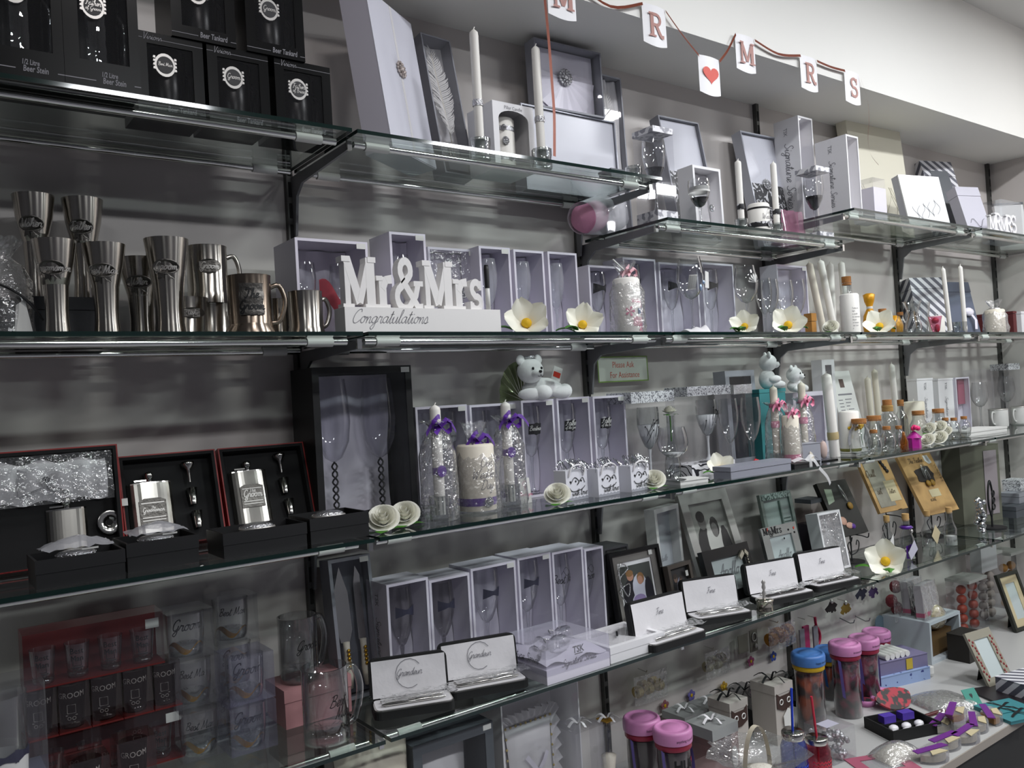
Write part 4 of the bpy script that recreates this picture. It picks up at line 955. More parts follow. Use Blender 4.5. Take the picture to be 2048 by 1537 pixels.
tankard('wide-based pewter tankard with The Groom scroll plaque',(GX(503,.25,Z2),-.25,Z2),.0415,.118,'x',-.25,plaque='scroll',ang=.05,flare=.22,m=mat('antique_pewter','#96897c',.24,1.,aniso=.8))
tankard('plain polished tankard beside the raised-letter sign',(GX(614,.24,Z2),-.24,Z2),.035,.092,None,0,ang=.15,flare=.06,m=PEWTER)
tankard('pewter tankard standing behind the scroll plaque tankard',(GX(566,.15,Z2),-.14,Z2),.036,.088,None,0,ang=1.2,flare=.04)
t=wrap('wrapped_gift','cellophane-wrapped black and white gift cut by the left picture edge',(GX(8,.16,Z2),-.16,Z2),.048,.15,.014,11,'wrapped gift',.03)
MB().lathe([(.0005,.002),(.038,.002),(.04,.06),(.026,.075),(.0005,.078)],18).build('black_parcel',mat('black_print_paper','#17171a',.5,bump=.3,bscale=60),t)
MB().prism([(.012,.002),(.042,.002),(.03,.07),(.016,.06)],-.043,-.04).build('white_panel',LIGHTP,t)
q=MB()
for k in range(4):q.tube(smooth([(-.02+.008*k,-.045,.10-.003*k),(.012+.006*k,-.05,.085-.005*k),(.045+.004*k,-.042,.058-.008*k)],4),.0018,5)
q.build('black_strands',BLACKP,t)
# ------ eye-level row, second bay
def pxbox(pl,pr,ptop,d,z,dep,name,label,card=None,tilt=0.,**kw):
 X,W_,H_=SPAN(pl,pr,ptop,d,z)
 return window_box(name,label,(X,-d+dep/2,z),W_,dep,H_,card,0,tilt,**kw),X,W_,H_
t,X,W_,H_=pxbox(600,745,480,.20,Z2,.12,'flute_set_box','white window box with black-stemmed glasses and a red sash, behind plain tankard',LILAC,seed=3)
b_=MB();b_.grid(lambda u,v:(-W_*.1+W_*.48*u,-.02-.02*math.sin(u*3),H_*(.62-.35*u)-.05*v+.012*math.sin(u*9)),14,5);b_.build('red_sash',mat('red_sash','#b8404e',.5),t)
for k,dx in enumerate((-.042,.035)):
 stemware('flute',['left','right'][k]+' black-stemmed flute inside the window box with the red sash','glass',(X+dx,-.15,Z2+.004),.165,'flute',.75,'black-stemmed flutes',None,None,'twist')
t,X,W_,H_=pxbox(790,862,466,.17,Z2,.10,'flute_box','tallest white flute box behind the ampersand of the sign',LILAC,seed=4)
stemware('flute','clear flute inside the tallest white flute box behind the sign','glass',(X,-.12,Z2+.004),.20,'flute',.95)
side_script(t,'The',W_,.1,H_,.03)
t,X,W_,H_=pxbox(866,965,497,.11,Z2,.06,'flute_set_box','white window box with crinkled film behind the second capital M',LILAC,seed=5,film=CELLO)
gem(t,.022,H_*.52,-.031,.014)
for k,(pl,pr,pt)in enumerate(((968,1030,494),(1037,1097,501),(1105,1163,505))):
 t,X,W_,H_=pxbox(pl,pr,pt,.15,Z2,.085,'flute_box',['white flute box partly behind the black-capped marker, price tag on top','white flute box second from right beside the pink roll','white flute box right beside the wall upright under the pink roll'][k],LILAC,seed=6+k,group='white flute boxes',stick=(k==0))
 stemware('flute',['frosted flute inside the white box behind the black-capped marker','frosted flute inside the white box second from right','frosted flute inside the white box right beside the wall upright'][k],'glass',(X,-.113,Z2+.004),H_-.03,'flute',.85,'flutes in white boxes',None,clear('milky_glass',(.88,.9,.92),.05,.8,.05,haze=.25,edge=.5))
d_=.285;Xl,Xr=GX(692,d_,Z2),GX(1003,d_,Z2);W_=Xr-Xl;hb=GZ(617,(Xl+Xr)/2,d_)-Z2
SIGNW=mat('sign_white','#eceae8',.4)
t=thing('letter_sign','white wooden Mr and Mrs sign lettered Congratulations','sign',((Xl+Xr)/2,-.26,Z2),0,0,0)
MB().box(-W_/2,W_/2,-.025,.025,0,hb).build('sign_base',SIGNW,t)
q=MB();script(q,'Congratulations',-W_*.235,hb*.42,hb*.50,fl_y(-.0256),.045,.4);q.build('lettering',GREYP,t)
hl=GZ(510,Xl+.03,d_)-Z2-hb;s1=hl*1.0;x=-W_/2+.004
tot=slabw('Mr&Mrs',1.0,.0);sc1=(W_*.895)/tot
for c in 'Mr&Mrs':
 b_=MB();mm=Matrix.Translation((x,0,hb-.002))@Matrix.Diagonal((sc1,1,s1*(1 if c in 'Mr' or c=='s' else .98),1));b_.m=mm
 slab(b_,c,0,0,1.,-.012,.012,0,1.35)
 b_.build('letter',SIGNW,t);x+=SLAB[c][0]*sc1
t=thing('marker_pen','white marker pen with black cap standing at the right end of the sign','marker',(GX(982,.285,Z2+hb),-.275,Z2+hb),0,0,0)
hm=GZ(529,GX(982,.285,Z2+hb),.285)-Z2-hb
MB().lathe([(.0005,0),(.0055,0),(.0055,hm*.5),(.0005,hm*.52)],12).build('barrel',LIGHTP,t)
MB().lathe([(.0058,hm*.48),(.0058,hm*.48),(.0064,hm*.9),(.005,hm),(.0005,hm)],12).build('pen_cap',BLACKP,t)
flower('open white flower lying at the right end of the sign',(GX(1055,.30,Z2),-.30,Z2),.050,.1,1.05,((1,2.7),(1,.5)),0)
flower('open white flower with one upright leaf beside the marker-side flower',(GX(1168,.30,Z2),-.30,Z2),.045,.5,1.05,((1,2.2),(1,3.3)),2)
# ------ eye-level row, third bay
for k,(pl,pr,pt)in enumerate(((1185,1248,532),(1255,1320,517),(1326,1404,527),(1412,1475,527))):
 t,X,W_,H_=pxbox(pl,pr,pt,.12,Z2,.085,'flute_box',['grey-white flute box beside wall upright, left of the pink wrapped candle','white flute box behind the pink wrapped candle','white flute box with black bow tie glass, left of the label-covered goblet','white flute box with bow tie glass, right of the label-covered goblet'][k],LILAC,seed=12+k,group='white flute boxes',stick=False)
 g,p=stemware('flute',['bow tie flute in the box beside the wall upright on eye-level shelf','bow tie flute in the box behind the pink wrapped candle','bow tie flute in the box left of the label-covered goblet','bow tie flute in the box right of the label-covered goblet'][k],'glass',(X,-.083,Z2+.004),H_-.02,'tulip',.85,'bow tie flutes')
 bow('bow_tie',BLACKP,g,.030,on_cyl(r_of(p)),(H_-.02)*.76)
X=GX(1258,.27,Z2)
p_=pillar('pillar_candle','white pillar candle with pink flowers inside a tied cellophane bag',(X,-.27,Z2+.004),.036,GZ(560,X,.27)-Z2)
q=MB();q2=MB()
for cx,cz,s_ in((-.022,.055,.012),(.022,.07,.006),(.016,.012,.012),(.024,.052,.006)):
 for k in range(5):
  a=2*PI*k/5
  f=on_cyl(.0366);q.add([f(cx,cz),f(cx+s_*math.cos(a-.3),cz+s_*math.sin(a-.3)),f(cx+s_*1.15*math.cos(a),cz+s_*1.15*math.sin(a)),f(cx+s_*math.cos(a+.3),cz+s_*math.sin(a+.3))],[(0,1,2,3)])
q.build('flower_print',PINK,p_)
for k in range(5):script(q2,'with love and joy' if k%2 else 'on this our day',.004,.036-.006*k*.8,.006,on_cyl(.0367),.10,.1,k=2)
script(q2,'Wedding',0,.078,.010,on_cyl(.0367),.09,.2,k=2);q2.build('lettering',PINK,p_)
f=on_cyl(.0366);MB().add([f(.002,.048),f(.017,.048),f(.017,.063),f(.002,.063)],[(0,1,2,3)]).build('label',mat('slate_blue','#5b6f8c',.5),p_)
t=wrap('cellophane_bag','clear cellophane bag tied with a pink bow round the flowered candle',(X,-.27,Z2),.046,GZ(548,X,.27)-Z2,.012,21,'cellophane bag',.030)
zn=GZ(548,X,.27)-Z2;ribbon_tie(t,mat('pale_pink','#e5b5bd',.5),zn+.002,.014,.034,4)
t2=MB().tube([(-.014,-.012,zn+.006),(-.052,-.01,zn+.034)],.0022,5).build('tie_stick',LIGHTP,t)
def goblet(label,px,d,z,ptop,kind,k=1.,group=None,**kw):
 X=GX(px,d,z);return stemware('goblet',label,'glass',(X,-d,z),GZ(ptop,X,d)-z,kind,k,group,**kw)
g,p=goblet('large clear goblet with paper labels and hanging tag on its bowl',1387,.27,Z2,516,'wine',1.0)
h=p[-1][1];f=on_cyl(r_of(p));q=MB()
for x0,x1,z0,z1 in((-.036,-.012,.125,.165),(.012,.036,.112,.127)):q.add([f(x0+(x1-x0)*u/4,z)for z in(z0,z1)for u in range(5)],[(u,u+1,6+u,5+u)for u in range(4)])
q.build('label',LIGHTP,g)
b_=MB();b_.prism([(.008,.128),(.024,.126),(.026,.172),(.012,.175)],-.046,-.045);b_.build('hanging_tag',LIGHTP,g)
q=MB();q.ell((-.008,-.044,.128),(.006,.003,.01),8,5);q.ell((.002,-.046,.143),(.006,.003,.006),8,5);q.build('blue_jewels',mat('pale_blue_gem','#9fb4cf',.2,.5),g)
t=thing('folded_cloth','folded white cloth lying at the foot of the label-covered goblet','cloth',(GX(1390,.32,Z2),-.32,Z2),0,0,0)
MB().grid(lambda u,v:((u-.5)*.085,(v-.5)*.04,.001+.018*math.sin(PI*v)*(.4+.6*u)*(1+.2*math.sin(u*14))),14,6).build('cloth',SATW,t)
g,p=goblet('clear goblet with white frosted sprays round its bowl',1498,.26,Z2,533,'wine',.92)
q=MB();f=on_cyl(r_of(p));h=p[-1][1]
for k in range(8):
 a=.4+k*.36;q.add([f(0,h*.74),f(.022*math.cos(a)-.003,h*.74+.026*math.sin(a)-.004),f(.026*math.cos(a),h*.74+.03*math.sin(a)),f(.022*math.cos(a)+.003,h*.74+.024*math.sin(a))],[(0,1,2,3)])
q.build('frosted_spray',LIGHTP,g)
for k,(px,pt,d)in enumerate(((1545,560,.24),(1575,562,.20),(1533,558,.14),(1600,560,.13))):
 goblet(['plain clear flute right of the white-frosted goblet, in front','plain clear flute behind the large open flower near the tapers','plain clear flute directly behind the white-frosted goblet','plain clear flute beside the leaning tapers'][k],px,d,Z2,pt,'flute',.95,'plain clear flutes')
t,X,W_,H_=pxbox(1562,1622,531,.10,Z2,.07,'flute_box','white flute box behind the plain flutes, price tag at corner',LILAC,seed=30,group='white flute boxes')
flower('open white flower with upright petal, before the white-frosted goblet',(GX(1490,.31,Z2),-.31,Z2),.040,-.2,1.0,((1,3.6),(1,3.1)),1)
flower('largest open white flower of the row, green leaves both sides',(GX(1578,.31,Z2),-.31,Z2),.050,.2,1.05,((1,.35),(1,3.4),(1,-.2)),3)
for k,(pb,ptp,pt,d)in enumerate(((1650,1622,520,.11),(1672,1645,515,.12),(1668,1668,520,.07),(1695,1690,518,.06))):
 X=GX(pb,d,Z2);h=GZ(pt,X,d)-Z2;Xt=GX(ptp,d,Z2+h)
 t=taper('taper_candle',['ivory taper candle leaning, leftmost of the tall bundle','white taper candle leaning, front of the tall bundle','white taper candle at back of the tall bundle','white taper candle at right of the tall bundle'][k],(X,-d,Z2),min(h,.385),.0125,0,[IVORY,WAX,WAX,WAX][k],'tall leaning tapers')
 t.rotation_euler=(-.05,(Xt-X)/h*.9,0)
t=lidded_box('amber_box','small amber box behind the largest open flower',(GX(1628,.15,Z2),-.14,Z2),.03,.03,.085,mat('amber_card','#b07a30',.5))
p_=pillar('pillar_candle','white pillar candle with printed verse, behind the small cream rose',(GX(1703,.265,Z2),-.265,Z2),.031,GZ(588,GX(1703,.265,Z2),.265)-Z2)
q=MB()
for k,s_ in enumerate(('Today we','light','a candle','to remember','those','in heaven','our love','a')):plain(q,s_,-.026,.085-.0098*k,.0075,on_cyl(.0313),.8,center=False)
q.build('lettering',GREYP,p_)
cork_jar('clear bottle with candle behind the verse pillar candle',(GX(1705,.15,Z2),-.14,Z2),.03,GZ(553,GX(1705,.15,Z2),.15)-Z2,'tall','clear bottles',None,'glass_bottle')
rose('small cream rose lying before the verse pillar candle',(GX(1662,.30,Z2),-.30,Z2),.026,0,.9,1)
flower('open white flower right of the verse pillar candle',(GX(1760,.30,Z2),-.30,Z2),.050,0,1.0,((1,3.5),(1,-.2)),4)
GOLDF=mat('gold_foil','#d99a1c',.35,.3,bump=.5,bscale=60)
t=thing('wrapped_favour','tall golden-yellow wrapped favour twisted in the middle','favour',(GX(1748,.13,Z2),-.12,Z2),0,0,0)
MB().lathe([(.001,.001),(.024,.003),(.028,.05),(.024,.085),(.009,.115),(.018,.14),(.022,.165),(.013,.17)],14).build('foil',GOLDF,t)
MB().lathe([(.010,.108),(.0125,.115),(.010,.122)],12).build('white_tie',LIGHTP,t)
t=thing('wrapped_favour','low golden-yellow wrapped favour behind the corked bottle','favour',(GX(1790,.10,Z2),-.10,Z2),0,0,0)
MB().lathe([(.001,.001),(.03,.003),(.034,.05),(.022,.085),(.010,.09)],12).build('foil',GOLDF,t)
cork_jar('corked bottle with paper label beside the tall yellow favour',(GX(1768,.17,Z2),-.17,Z2),.026,.105,'tall','corked bottles',None,'corked_bottle')
cork_jar('corked bottle filled with amber sand left of the clear hourglass vase',(GX(1803,.2,Z2),-.2,Z2),.02,.09,'tall','corked bottles',None,'corked_bottle')
t=thing('glass_vase','clear wavy glass vase standing near the shelf front','vase',(GX(1828,.25,Z2),-.25,Z2),0,0,0)
MB().lathe([(.0005,.003),(.026,.002),(.030,.03),(.022,.062),(.016,.075),(.024,.10),(.034,.125)],20).build('glass_body',GLASSD,t)
t=thing('glass_vase','clear ribbed glass vase behind the red flower holder','vase',(GX(1850,.2,Z2),-.19,Z2),0,0,0)
MB().lathe([(.0005,.003),(.02,.002),(.024,.05),(.032,.10),(.035,.13)],14).build('glass_body',GLASSD,t)
t=thing('flower_holder','pink-rimmed cup holder with red flower inside','ornament',(GX(1872,.28,Z2),-.28,Z2),0,0,0)
MB().lathe([(.0005,.002),(.009,.002),(.016,.02),(.021,.05),(.025,.066)],16).build('cup',clear('pink_glass',(.85,.5,.62),.06,.9,.03,haze=.15,hcol=(.7,.2,.35),edge=.6),t)
b_=MB();b_.ell((0,0,.05),(.015,.013,.012),10,6);b_.ell((0,-.006,.02),(.012,.010,.016),10,6);b_.build('red_flower',mat('deep_red','#a5142f',.4),t)
pillar('pillar_candle','small white pillar candle behind the red flower holder',(GX(1880,.17,Z2),-.16,Z2),.030,.085)
cube_holder('candle_holder','wide faceted glass holder of the two slim white tapers',(GX(1915,.28,Z2),-.28,Z2),.075,.045)
for k,(px,pt,lean)in enumerate(((1901,533,-.11),(1931,529,-.03))):
 X=GX(px,.28,Z2);t=taper('taper_candle',['slim white taper leaning left in the wide glass holder','slim white taper standing upright in the wide glass holder'][k],(X,-.28,Z2+.0125),GZ(pt,X,.28)-Z2-.0125,.0085,0,None,'slim white tapers')
 t.rotation_euler=(0,lean,0)
t=lidded_box('striped_box','grey striped gift box behind the slim white tapers',(GX(1865,.09,Z2),-.085,Z2),.17,.07,.25,STRIPE,-.35,.2,None,'gift box',None,-.18)
t=lidded_box('gift_box','dark blue-grey box with silver bow, leaning right of the tapers',(GX(1935,.12,Z2),-.10,Z2),.17,.06,.24,mat('blue_grey_card','#5a6274',.45),-.2,.2,None,'gift box',None,-.2)
b_=MB();b_.ell((.03,-.036,.10),(.03,.012,.02),10,6);b_.ribbon([(.03,-.04,.10),(.05,-.045,.06),(.045,-.04,.02)],(.008,0,0));b_.build('silver_bow',SATIN,t)
X=GX(1992,.27,Z2)
pillar('pillar_candle','ivory pillar candle inside a cellophane bag at far right',(X,-.27,Z2+.004),.038,.098,IVORY)
wrap('cellophane_bag','clear cellophane bag round the ivory candle at far right',(X,-.27,Z2),.046,.11,.012,31,'cellophane bag',.03)
for k in range(3):lidded_box('photo_album',['maroon-spined album standing behind the ivory wrapped candle','white album with dark spine at the right picture edge','second white album at the right picture edge, partly cut off'][k],(GX(2018+16*k,.2,Z2),-.15,Z2),.035,.16,.105,[mat('maroon_cloth','#5a1f22',.6),WHITE,LILAC][k],0,.12,'albums standing in a row','album')
# ------ third row, first bay: hip flask sets and buckle boxes
VELV=mat('black_velvet','#08080a',.85)
REDE=mat('red_edge','#8a1410',.5)
def open_set(label,xl,xr,d,h,tilt,dep=.045,rz=0.):
 t=thing('flask_set_box',label,'presentation box',((xl+xr)/2,-d,Z3),rz,tilt,dep,'open black hip flask boxes');w_=xr-xl
 b_=MB();e=.006;y0,y1=-dep/2,dep/2
 for x0,x1,z0,z1 in((-w_/2,-w_/2+e,0,h),(w_/2-e,w_/2,0,h),(-w_/2+e,w_/2-e,0,e),(-w_/2+e,w_/2-e,h-e,h)):b_.box(x0,x1,y0,y1,z0,z1)
 b_.build('box_walls',VELV,t)
 MB().box(-w_/2+e,w_/2-e,0,y1,e,h-e).build('velvet_tray',VELV,t)
 b_=MB();s_=.0025
 for x0,x1,z0,z1 in((-w_/2-s_,-w_/2,0,h),(w_/2,w_/2+s_,0,h),(-w_/2-s_,w_/2+s_,-.0,s_),(-w_/2-s_,w_/2+s_,h,h+s_)):b_.box(x0,x1,y0-.0,y1,z0,z1)
 b_.build('red_edging',REDE,t)
 return t,w_
def inset(name,label,cat,box,x,z,group=None):
 o=bpy.data.objects.new(name,None);COL.objects.link(o);tag(o,label,cat,group)
 bpy.context.view_layer.update()
 o.matrix_world=box.matrix_world@Matrix.Translation((x,-.0005,z));return o
def flask(box,label,x,z,w_,h_,text=None):
 t=inset('hip_flask',label,'hip flask',box,x,z,'steel hip flasks')
 n=14;out=[]
 for k in range(n+1):
  u=k/n-.5;out.append((u*w_,-.011*(1-(2*u)**4)-.002))
 pl=out+[(w_/2,.0),(-w_/2,.0)]
 MB().plate(pl,0,h_).build('flask_body',mat('brushed_steel','#b5b2ab',.28,1.,aniso=.7),t)
 MB().plate([(x_*.98,y_*.8-.001)for x_,y_ in pl],h_,h_+.003).build('shoulder',POLISH,t)
 c_=MB();c_.lathe([(.006,h_+.003),(.006,h_+.010),(.009,h_+.011),(.0095,h_+.02),(.007,h_+.023),(.0005,h_+.024)],14,0,-.006);c_.box(-.028,.0,-.008,-.006,h_+.006,h_+.009);c_.build('cap',POLISH,t)
 if text:
  f=lambda x_,z_:(x_,-.0145+.011*(2*x_/w_)**4,z_)
  a,c=w_*.30,h_*.22;zc=h_*.52;b_=MB()
  P_=[(-a,-c),(a,-c),(a,c*.8),(a*.6,c),(-a*.6,c),(-a,c*.8)]
  b_.prism([(x_,zc+z_)for x_,z_ in P_],-.0155,-.006);bd=b_.build('badge',PEWD,t)
  q=MB()
  for zz in(-.72,-.5,.62):q.box(-a*.85,a*.85,-.0165,-.0155,zc+c*zz-.001,zc+c*zz+.001)
  s_=1.6*a/curw(text);script(q,text,0,zc-s_*.2,s_,fl_y(-.0165),.13,.1,k=2);script(q,'The',0,zc+s_*.45,s_*.6,fl_y(-.0165),.13,.1,k=2)
  q.build('lettering',SILVER,bd)
 return t
def shotcup(box,label,x,z,r=.011,h=.034,group='small steel cups'):
 t=inset('shot_cup',label,'cup',box,x,z,group)
 MB().lathe([(.0005,0),(r*.62,0),(r*.62,0),(r,h),(r*.92,h),(.0005,h-.004)],16,0,-.008).build('cup_body',POLISH,t)
def funnel_side(box,label,x,z):
 t=inset('funnel',label,'funnel',box,x,z,'steel funnels')
 MB().lathe([(.002,0),(.003,.018),(.004,.026),(.013,.036),(.013,.042),(.0005,.042)],16,0,-.008).build('funnel_body',POLISH,t)
xa=[GX(p,.12,Z3)for p in(-60,244,300,448,485,622)]
A,wA=open_set('wide open black box with satin garter above a plain hip flask',xa[0],xa[1],.125,.212,-.16)
B_,wB=open_set('open black box with badged flask, in the middle of the three',xa[1]+.012,xa[3]+.002,.105,.185,-.28)
C_,wC=open_set('open black box with Groom badged flask, beside the twisted-stem goblet box',xa[3]+.016,xa[5]+.012,.10,.185,-.30)
flask(A,'plain steel hip flask in the wide box, below the satin garter',.045-.012,.020,.068,.080)
t=inset('funnel','round steel funnel lying in the wide box beside the plain flask','funnel',A,.105,.068,'steel funnels')
m=MB();m.m=Matrix.Rotation(PI/2,4,'X');m.lathe([(.0225,.008),(.021,.009),(.006,.002),(.005,.0)],20);m.lathe([(.005,.0006),(.0005,.0006)],12,mi=1);m.build('funnel_body',[POLISH,BLACKM],t)
b_=MB();b_.box(.118,.14,-.0012,0,.096,.110);b_.build('price_sticker',LIGHTP,A)
t=inset('satin_garter','crinkled white satin garter in a clear bag inside the wide box','garter',A,-.02,.118)
MB().grid(lambda u,v:((u-.5)*.25,-.004-.010*math.sin(PI*v)*(1+.3*math.sin(u*40)),.0+.075*v+.004*math.sin(u*25)),44,6).build('satin_band',SATW,t)
b_=MB()
for sg in(-1,1):b_.grid(lambda u,v:(.02+sg*(.004+.04*u),-.018-.012*math.sin(PI*u),.018+(v-.5)*(.02+.03*u)+.02*1),6,5)
b_.build('satin_bow',SATW,t);gem(t,.02,.038,-.03,.007)
MB().grid(lambda u,v:((u-.5)*.262,-.034-.003*math.sin(u*31+v*9),-.006+.09*v),30,5).build('clear_bag',CELLO,t)
flask(B_,'badged steel hip flask in the middle open box',-.038,.012,.085,.118,'Groomsman')
flask(C_,'Groom badged steel hip flask beside the twisted-stem goblet box',-.034,.022,.082,.112,'Groom')
for bx_,nm,x in((B_,'middle open box',.040),(C_,'box of the Groom badged flask',.040)):
 funnel_side(bx_,'small steel funnel at top right of the '+nm,x,.125)
 shotcup(bx_,'upper small steel cup in the '+nm,x+.002,.078);shotcup(bx_,'lower small steel cup in the '+nm,x+.006,.030)
def tray_box(label,pl,pr,dfr,dep,h,buckle):
 X,W_,_=SPAN(pl,pr,1000,dfr,Z3)
 t=thing('buckle_box',label,'box',(X,-dfr+dep/2,Z3),0,0,0,'shallow open black boxes');e=.004;w2,d2=W_/2,dep/2
 b_=MB()
 for x0,x1,y0,y1 in((-w2,-w2+e,-d2,d2),(w2-e,w2,-d2,d2),(-w2+e,w2-e,-d2,-d2+e),(-w2+e,w2-e,d2-e,d2)):b_.box(x0,x1,y0,y1,h*.52,h)
 b_.box(-w2+e,w2-e,-d2+e,d2-e,h*.52,h*.72);b_.build('box_tray',BLACKC if 0 else mat('black_paper','#0e0e10',.5),t)
 MB().box(-w2+.001,w2-.001,-d2+.001,d2-.001,0,h*.51).build('box_base',mat('black_paper','#0e0e10',.5),t)
 c=label.split(' box')[0]
 if buckle:
  o=thing('belt_buckle','oval engraved silver buckle in the '+c+' box','buckle',(X,-dfr+dep/2,Z3+h*.725),0,0,0,'silver buckles')
  MB().ell((0,0,.010),(.033,.024,.010),20,8).build('plate',GLITTER,o)
  MB().lathe([(.0335,.006),(.035,.009),(.033,.012)],24).build('rim',SILVER,o)
 else:
  o=thing('wrapped_buckle','clear-wrapped silver buckle in the '+c+' box','buckle',(X,-dfr+dep/2,Z3+h*.725),0,0,0,'silver buckles')
  MB().ell((0,0,.009),(.033,.024,.009),16,7).build('plate',GLITTER,o)
  rr=random.Random(len(label));hs=[[rr.random()for _ in range(12)]for _ in range(8)]
  MB().grid(lambda u,v:((u-.5)*W_*.8,(v-.5)*dep*.7,.021+.016*math.sin(PI*u)*math.sin(PI*v)+.005*hs[min(7,int(v*7.9))][min(11,int(u*11.9))]),11,7).build('film',clear('milky_film',(.92,.92,.94),.05,.7,.08,haze=.35,bump=.6,bscale=30),o)
  MB().box(.005,.03,-dep*.3,-dep*.29,.018,.021).build('paper_slip',LIGHTP,o)
tray_box('leftmost shallow black box before the wide flask box',72,253,.325,.10,.046,False)
tray_box('second shallow black box from left before the middle flask box',255,400,.30,.11,.050,False)
tray_box('third shallow black box from left',448,616,.315,.10,.046,True)
tray_box('right end shallow black box beside the cream roses',622,740,.31,.11,.050,True)
# ------ third row, second bay
dF=.135;Xl,Xr=GX(640,dF,Z3),GX(838,dF,Z3);W_=Xr-Xl;Xm=(Xl+Xr)/2;H_=GZ(733,Xm,dF)-Z3
t=window_box('goblet_set_box','tall black box lined with satin, holding two twisted-stem goblets',(Xm,-dF+.06,Z3),W_,.12,H_,mat('black_paper','#0e0e10',.5),0,0,False,None,'gift box',None,2,True,None,.016)
satin('lining',t,W_-.03,.045,.016,H_-.016,4,.010,SATIN,5)
for k,px in enumerate((672,764)):
 g,p=stemware('goblet',['left','right'][k]+' twisted-stem goblet inside the tall black box','goblet',(GX(px+6,.09,Z3),-.083,Z3+.004),H_-.03,'goblet',1.0,'twisted-stem goblets',None,clear('soft_glass',(.93,.93,.96),.06,.9,.02,edge=.5),'twist')
def pbox(pl,pr,pt,d,dep,label,name='flute_box',card=None,z=Z3,group='white flute boxes',**kw):
 X,W_,H_=SPAN(pl,pr,pt,d,z)
 return window_box(name,label,(X,-d+dep/2,z),W_,dep,H_,card or LILAC,group=group,**kw),X,W_,H_
SILP=mat('silver_print','#b9bcc2',.3,.6)
def tagprint(g,p,lines,h,m=BLACKP,tm=LIGHTP,w_=.046,hh=.028,z=None,s=1.):
 f=on_cyl(r_of(p));z=z or h*.74;b_=MB();n=6
 top=[f(-w_/2+w_*k/n,z+hh/2+(.003 if k==n//2 else .0))for k in range(n+1)];bot=[f(-w_/2+w_*k/n,z-hh/2-(.003 if k==n//2 else 0))for k in range(n+1)]
 b_.add(bot+top,[(k,k+1,n+2+k,n+1+k)for k in range(n)]);bd=b_.build('printed_label',m,g)
 fz=on_cyl(lambda q:r_of(p)(q)+.0008);q=MB()
 for k,tx in enumerate(lines):
  sz=min(hh*.62,w_*.9/curw(tx));script(q,tx,0,z-sz*.3+(len(lines)-1)*hh*.2-k*hh*.42,sz,fz,.11,.15,k=2)
 q.build('lettering',tm,bd)
for k,(pl,pr,pt)in enumerate(((842,945,812),(950,1046,808))):
 t,X,W_,H_=pbox(pl,pr,pt,.10,.085,['grey-white two-flute box behind the left purple-tied taper','grey-white two-flute box behind the purple-tied pillar candle'][k],'flute_set_box',seed=40+k)
 for q_,dx in enumerate((-.033,.033)):
  g,p=stemware('flute',['left','right'][q_]+' Bridesmaid flute in the box behind the '+['left purple-tied taper','purple-tied pillar candle'][k],'glass',(X+dx,-.062,Z3+.004),H_-.02,'tulip',.8,'silver-lettered flutes')
  tagprint(g,p,['Bridesmaid'],H_-.02,SILP,GREYP)
for k,(pl,pr,pt,tx)in enumerate(((1053,1118,800,['Bestman']),(1124,1189,795,['Father','of the Groom']),(1196,1260,792,['Father','of the Bride']))):
 lb=['white flute box holding the Bestman glass, below the lying bear','white flute box holding the Father of the Groom glass','white flute box holding the Father of the Bride glass'][k]
 t,X,W_,H_=pbox(pl,pr,pt,.125,.09,lb,seed=50+k)
 g,p=stemware('flute',['Bestman flute with black label in its white box','Father of the Groom flute with black label','Father of the Bride flute with black label'][k],'glass',(X,-.086,Z3+.004),H_-.02,'tulip',.9,'black-labelled flutes')
 tagprint(g,p,tx,H_-.02)
zb=Z3+H_+.001
Xb=GX(1085,.12,Z3+.25)
teddy('white plush bear with swing tag lying on the flute boxes',(Xb-.005,-.095,zb),.10,-.1,True,None,.1)
bpy.data.objects['teddy_bear'].location.z=zb+.0
t=bpy.data.objects['teddy_bear']
b_=MB();b_.m=Matrix.Translation((.040,-.052,.066))@Matrix.Rotation(.35,4,'Y');b_.box(-.014,.014,-.001,.001,-.018,.018);tg=b_.build('swing_tag',LIGHTP,t)
q=MB();q.m=b_.m;q.box(-.011,.011,-.0016,-.001,-.010,.004);q.build('red_logo',REDP,tg)
q=MB();q.m=Matrix.Translation((-.018,-.012,.111));q.lathe([(.016,0),(.018,.003),(.016,.006)],14);q.build('silver_halo',GLITTER,t)
IRID=mat('iridescent','#a9b48d',.15,.6,bump=.6,bscale=40)
t=thing('fan','iridescent green-gold fan standing behind the lying bear','fan',(GX(1038,.07,Z3+.25),-.062,zb),0,-.1,0)
m=MB()
for k in range(14):
 a0,a1=PI*(.42+.62*k/14),PI*(.42+.62*(k+1)/14)
 y0,y1=.004*(k%2),.004*((k+1)%2)
 m.add([(.02,y0,.001),(.02+.075*math.cos(a0),y0,.002+.105*math.sin(a0)),(.02+.075*math.cos(a1),y1,.002+.105*math.sin(a1))],[(0,1,2),(2,1,0)])
m.build('pleated_leaf',IRID,t)
t=thing('price_notice','white notice with red Please Ask For Assistance','notice',(1.80,-.012,GZ(764,1.80,.01)),0,-.02,0)
X1,X2=GX(1197,.012,1.5),GX(1297,.012,1.5);W_=X2-X1;t.location.x=(X1+X2)/2;H_=GZ(713,t.location.x,.012)-t.location.z
MB().box(-W_/2,W_/2,-.001,.001,0,H_).build('sheet',mat('notice_white','#d8dccf',.5),t)
b_=MB();e=.0035
for x0,x1,z0,z1 in((-W_/2,-W_/2+e,0,H_),(W_/2-e,W_/2,0,H_),(-W_/2+e,W_/2-e,0,e),(-W_/2+e,W_/2-e,H_-e,H_)):b_.box(x0,x1,-.0016,-.001,z0,z1)
b_.build('green_border',mat('green_print','#7f9f4c',.5),t)
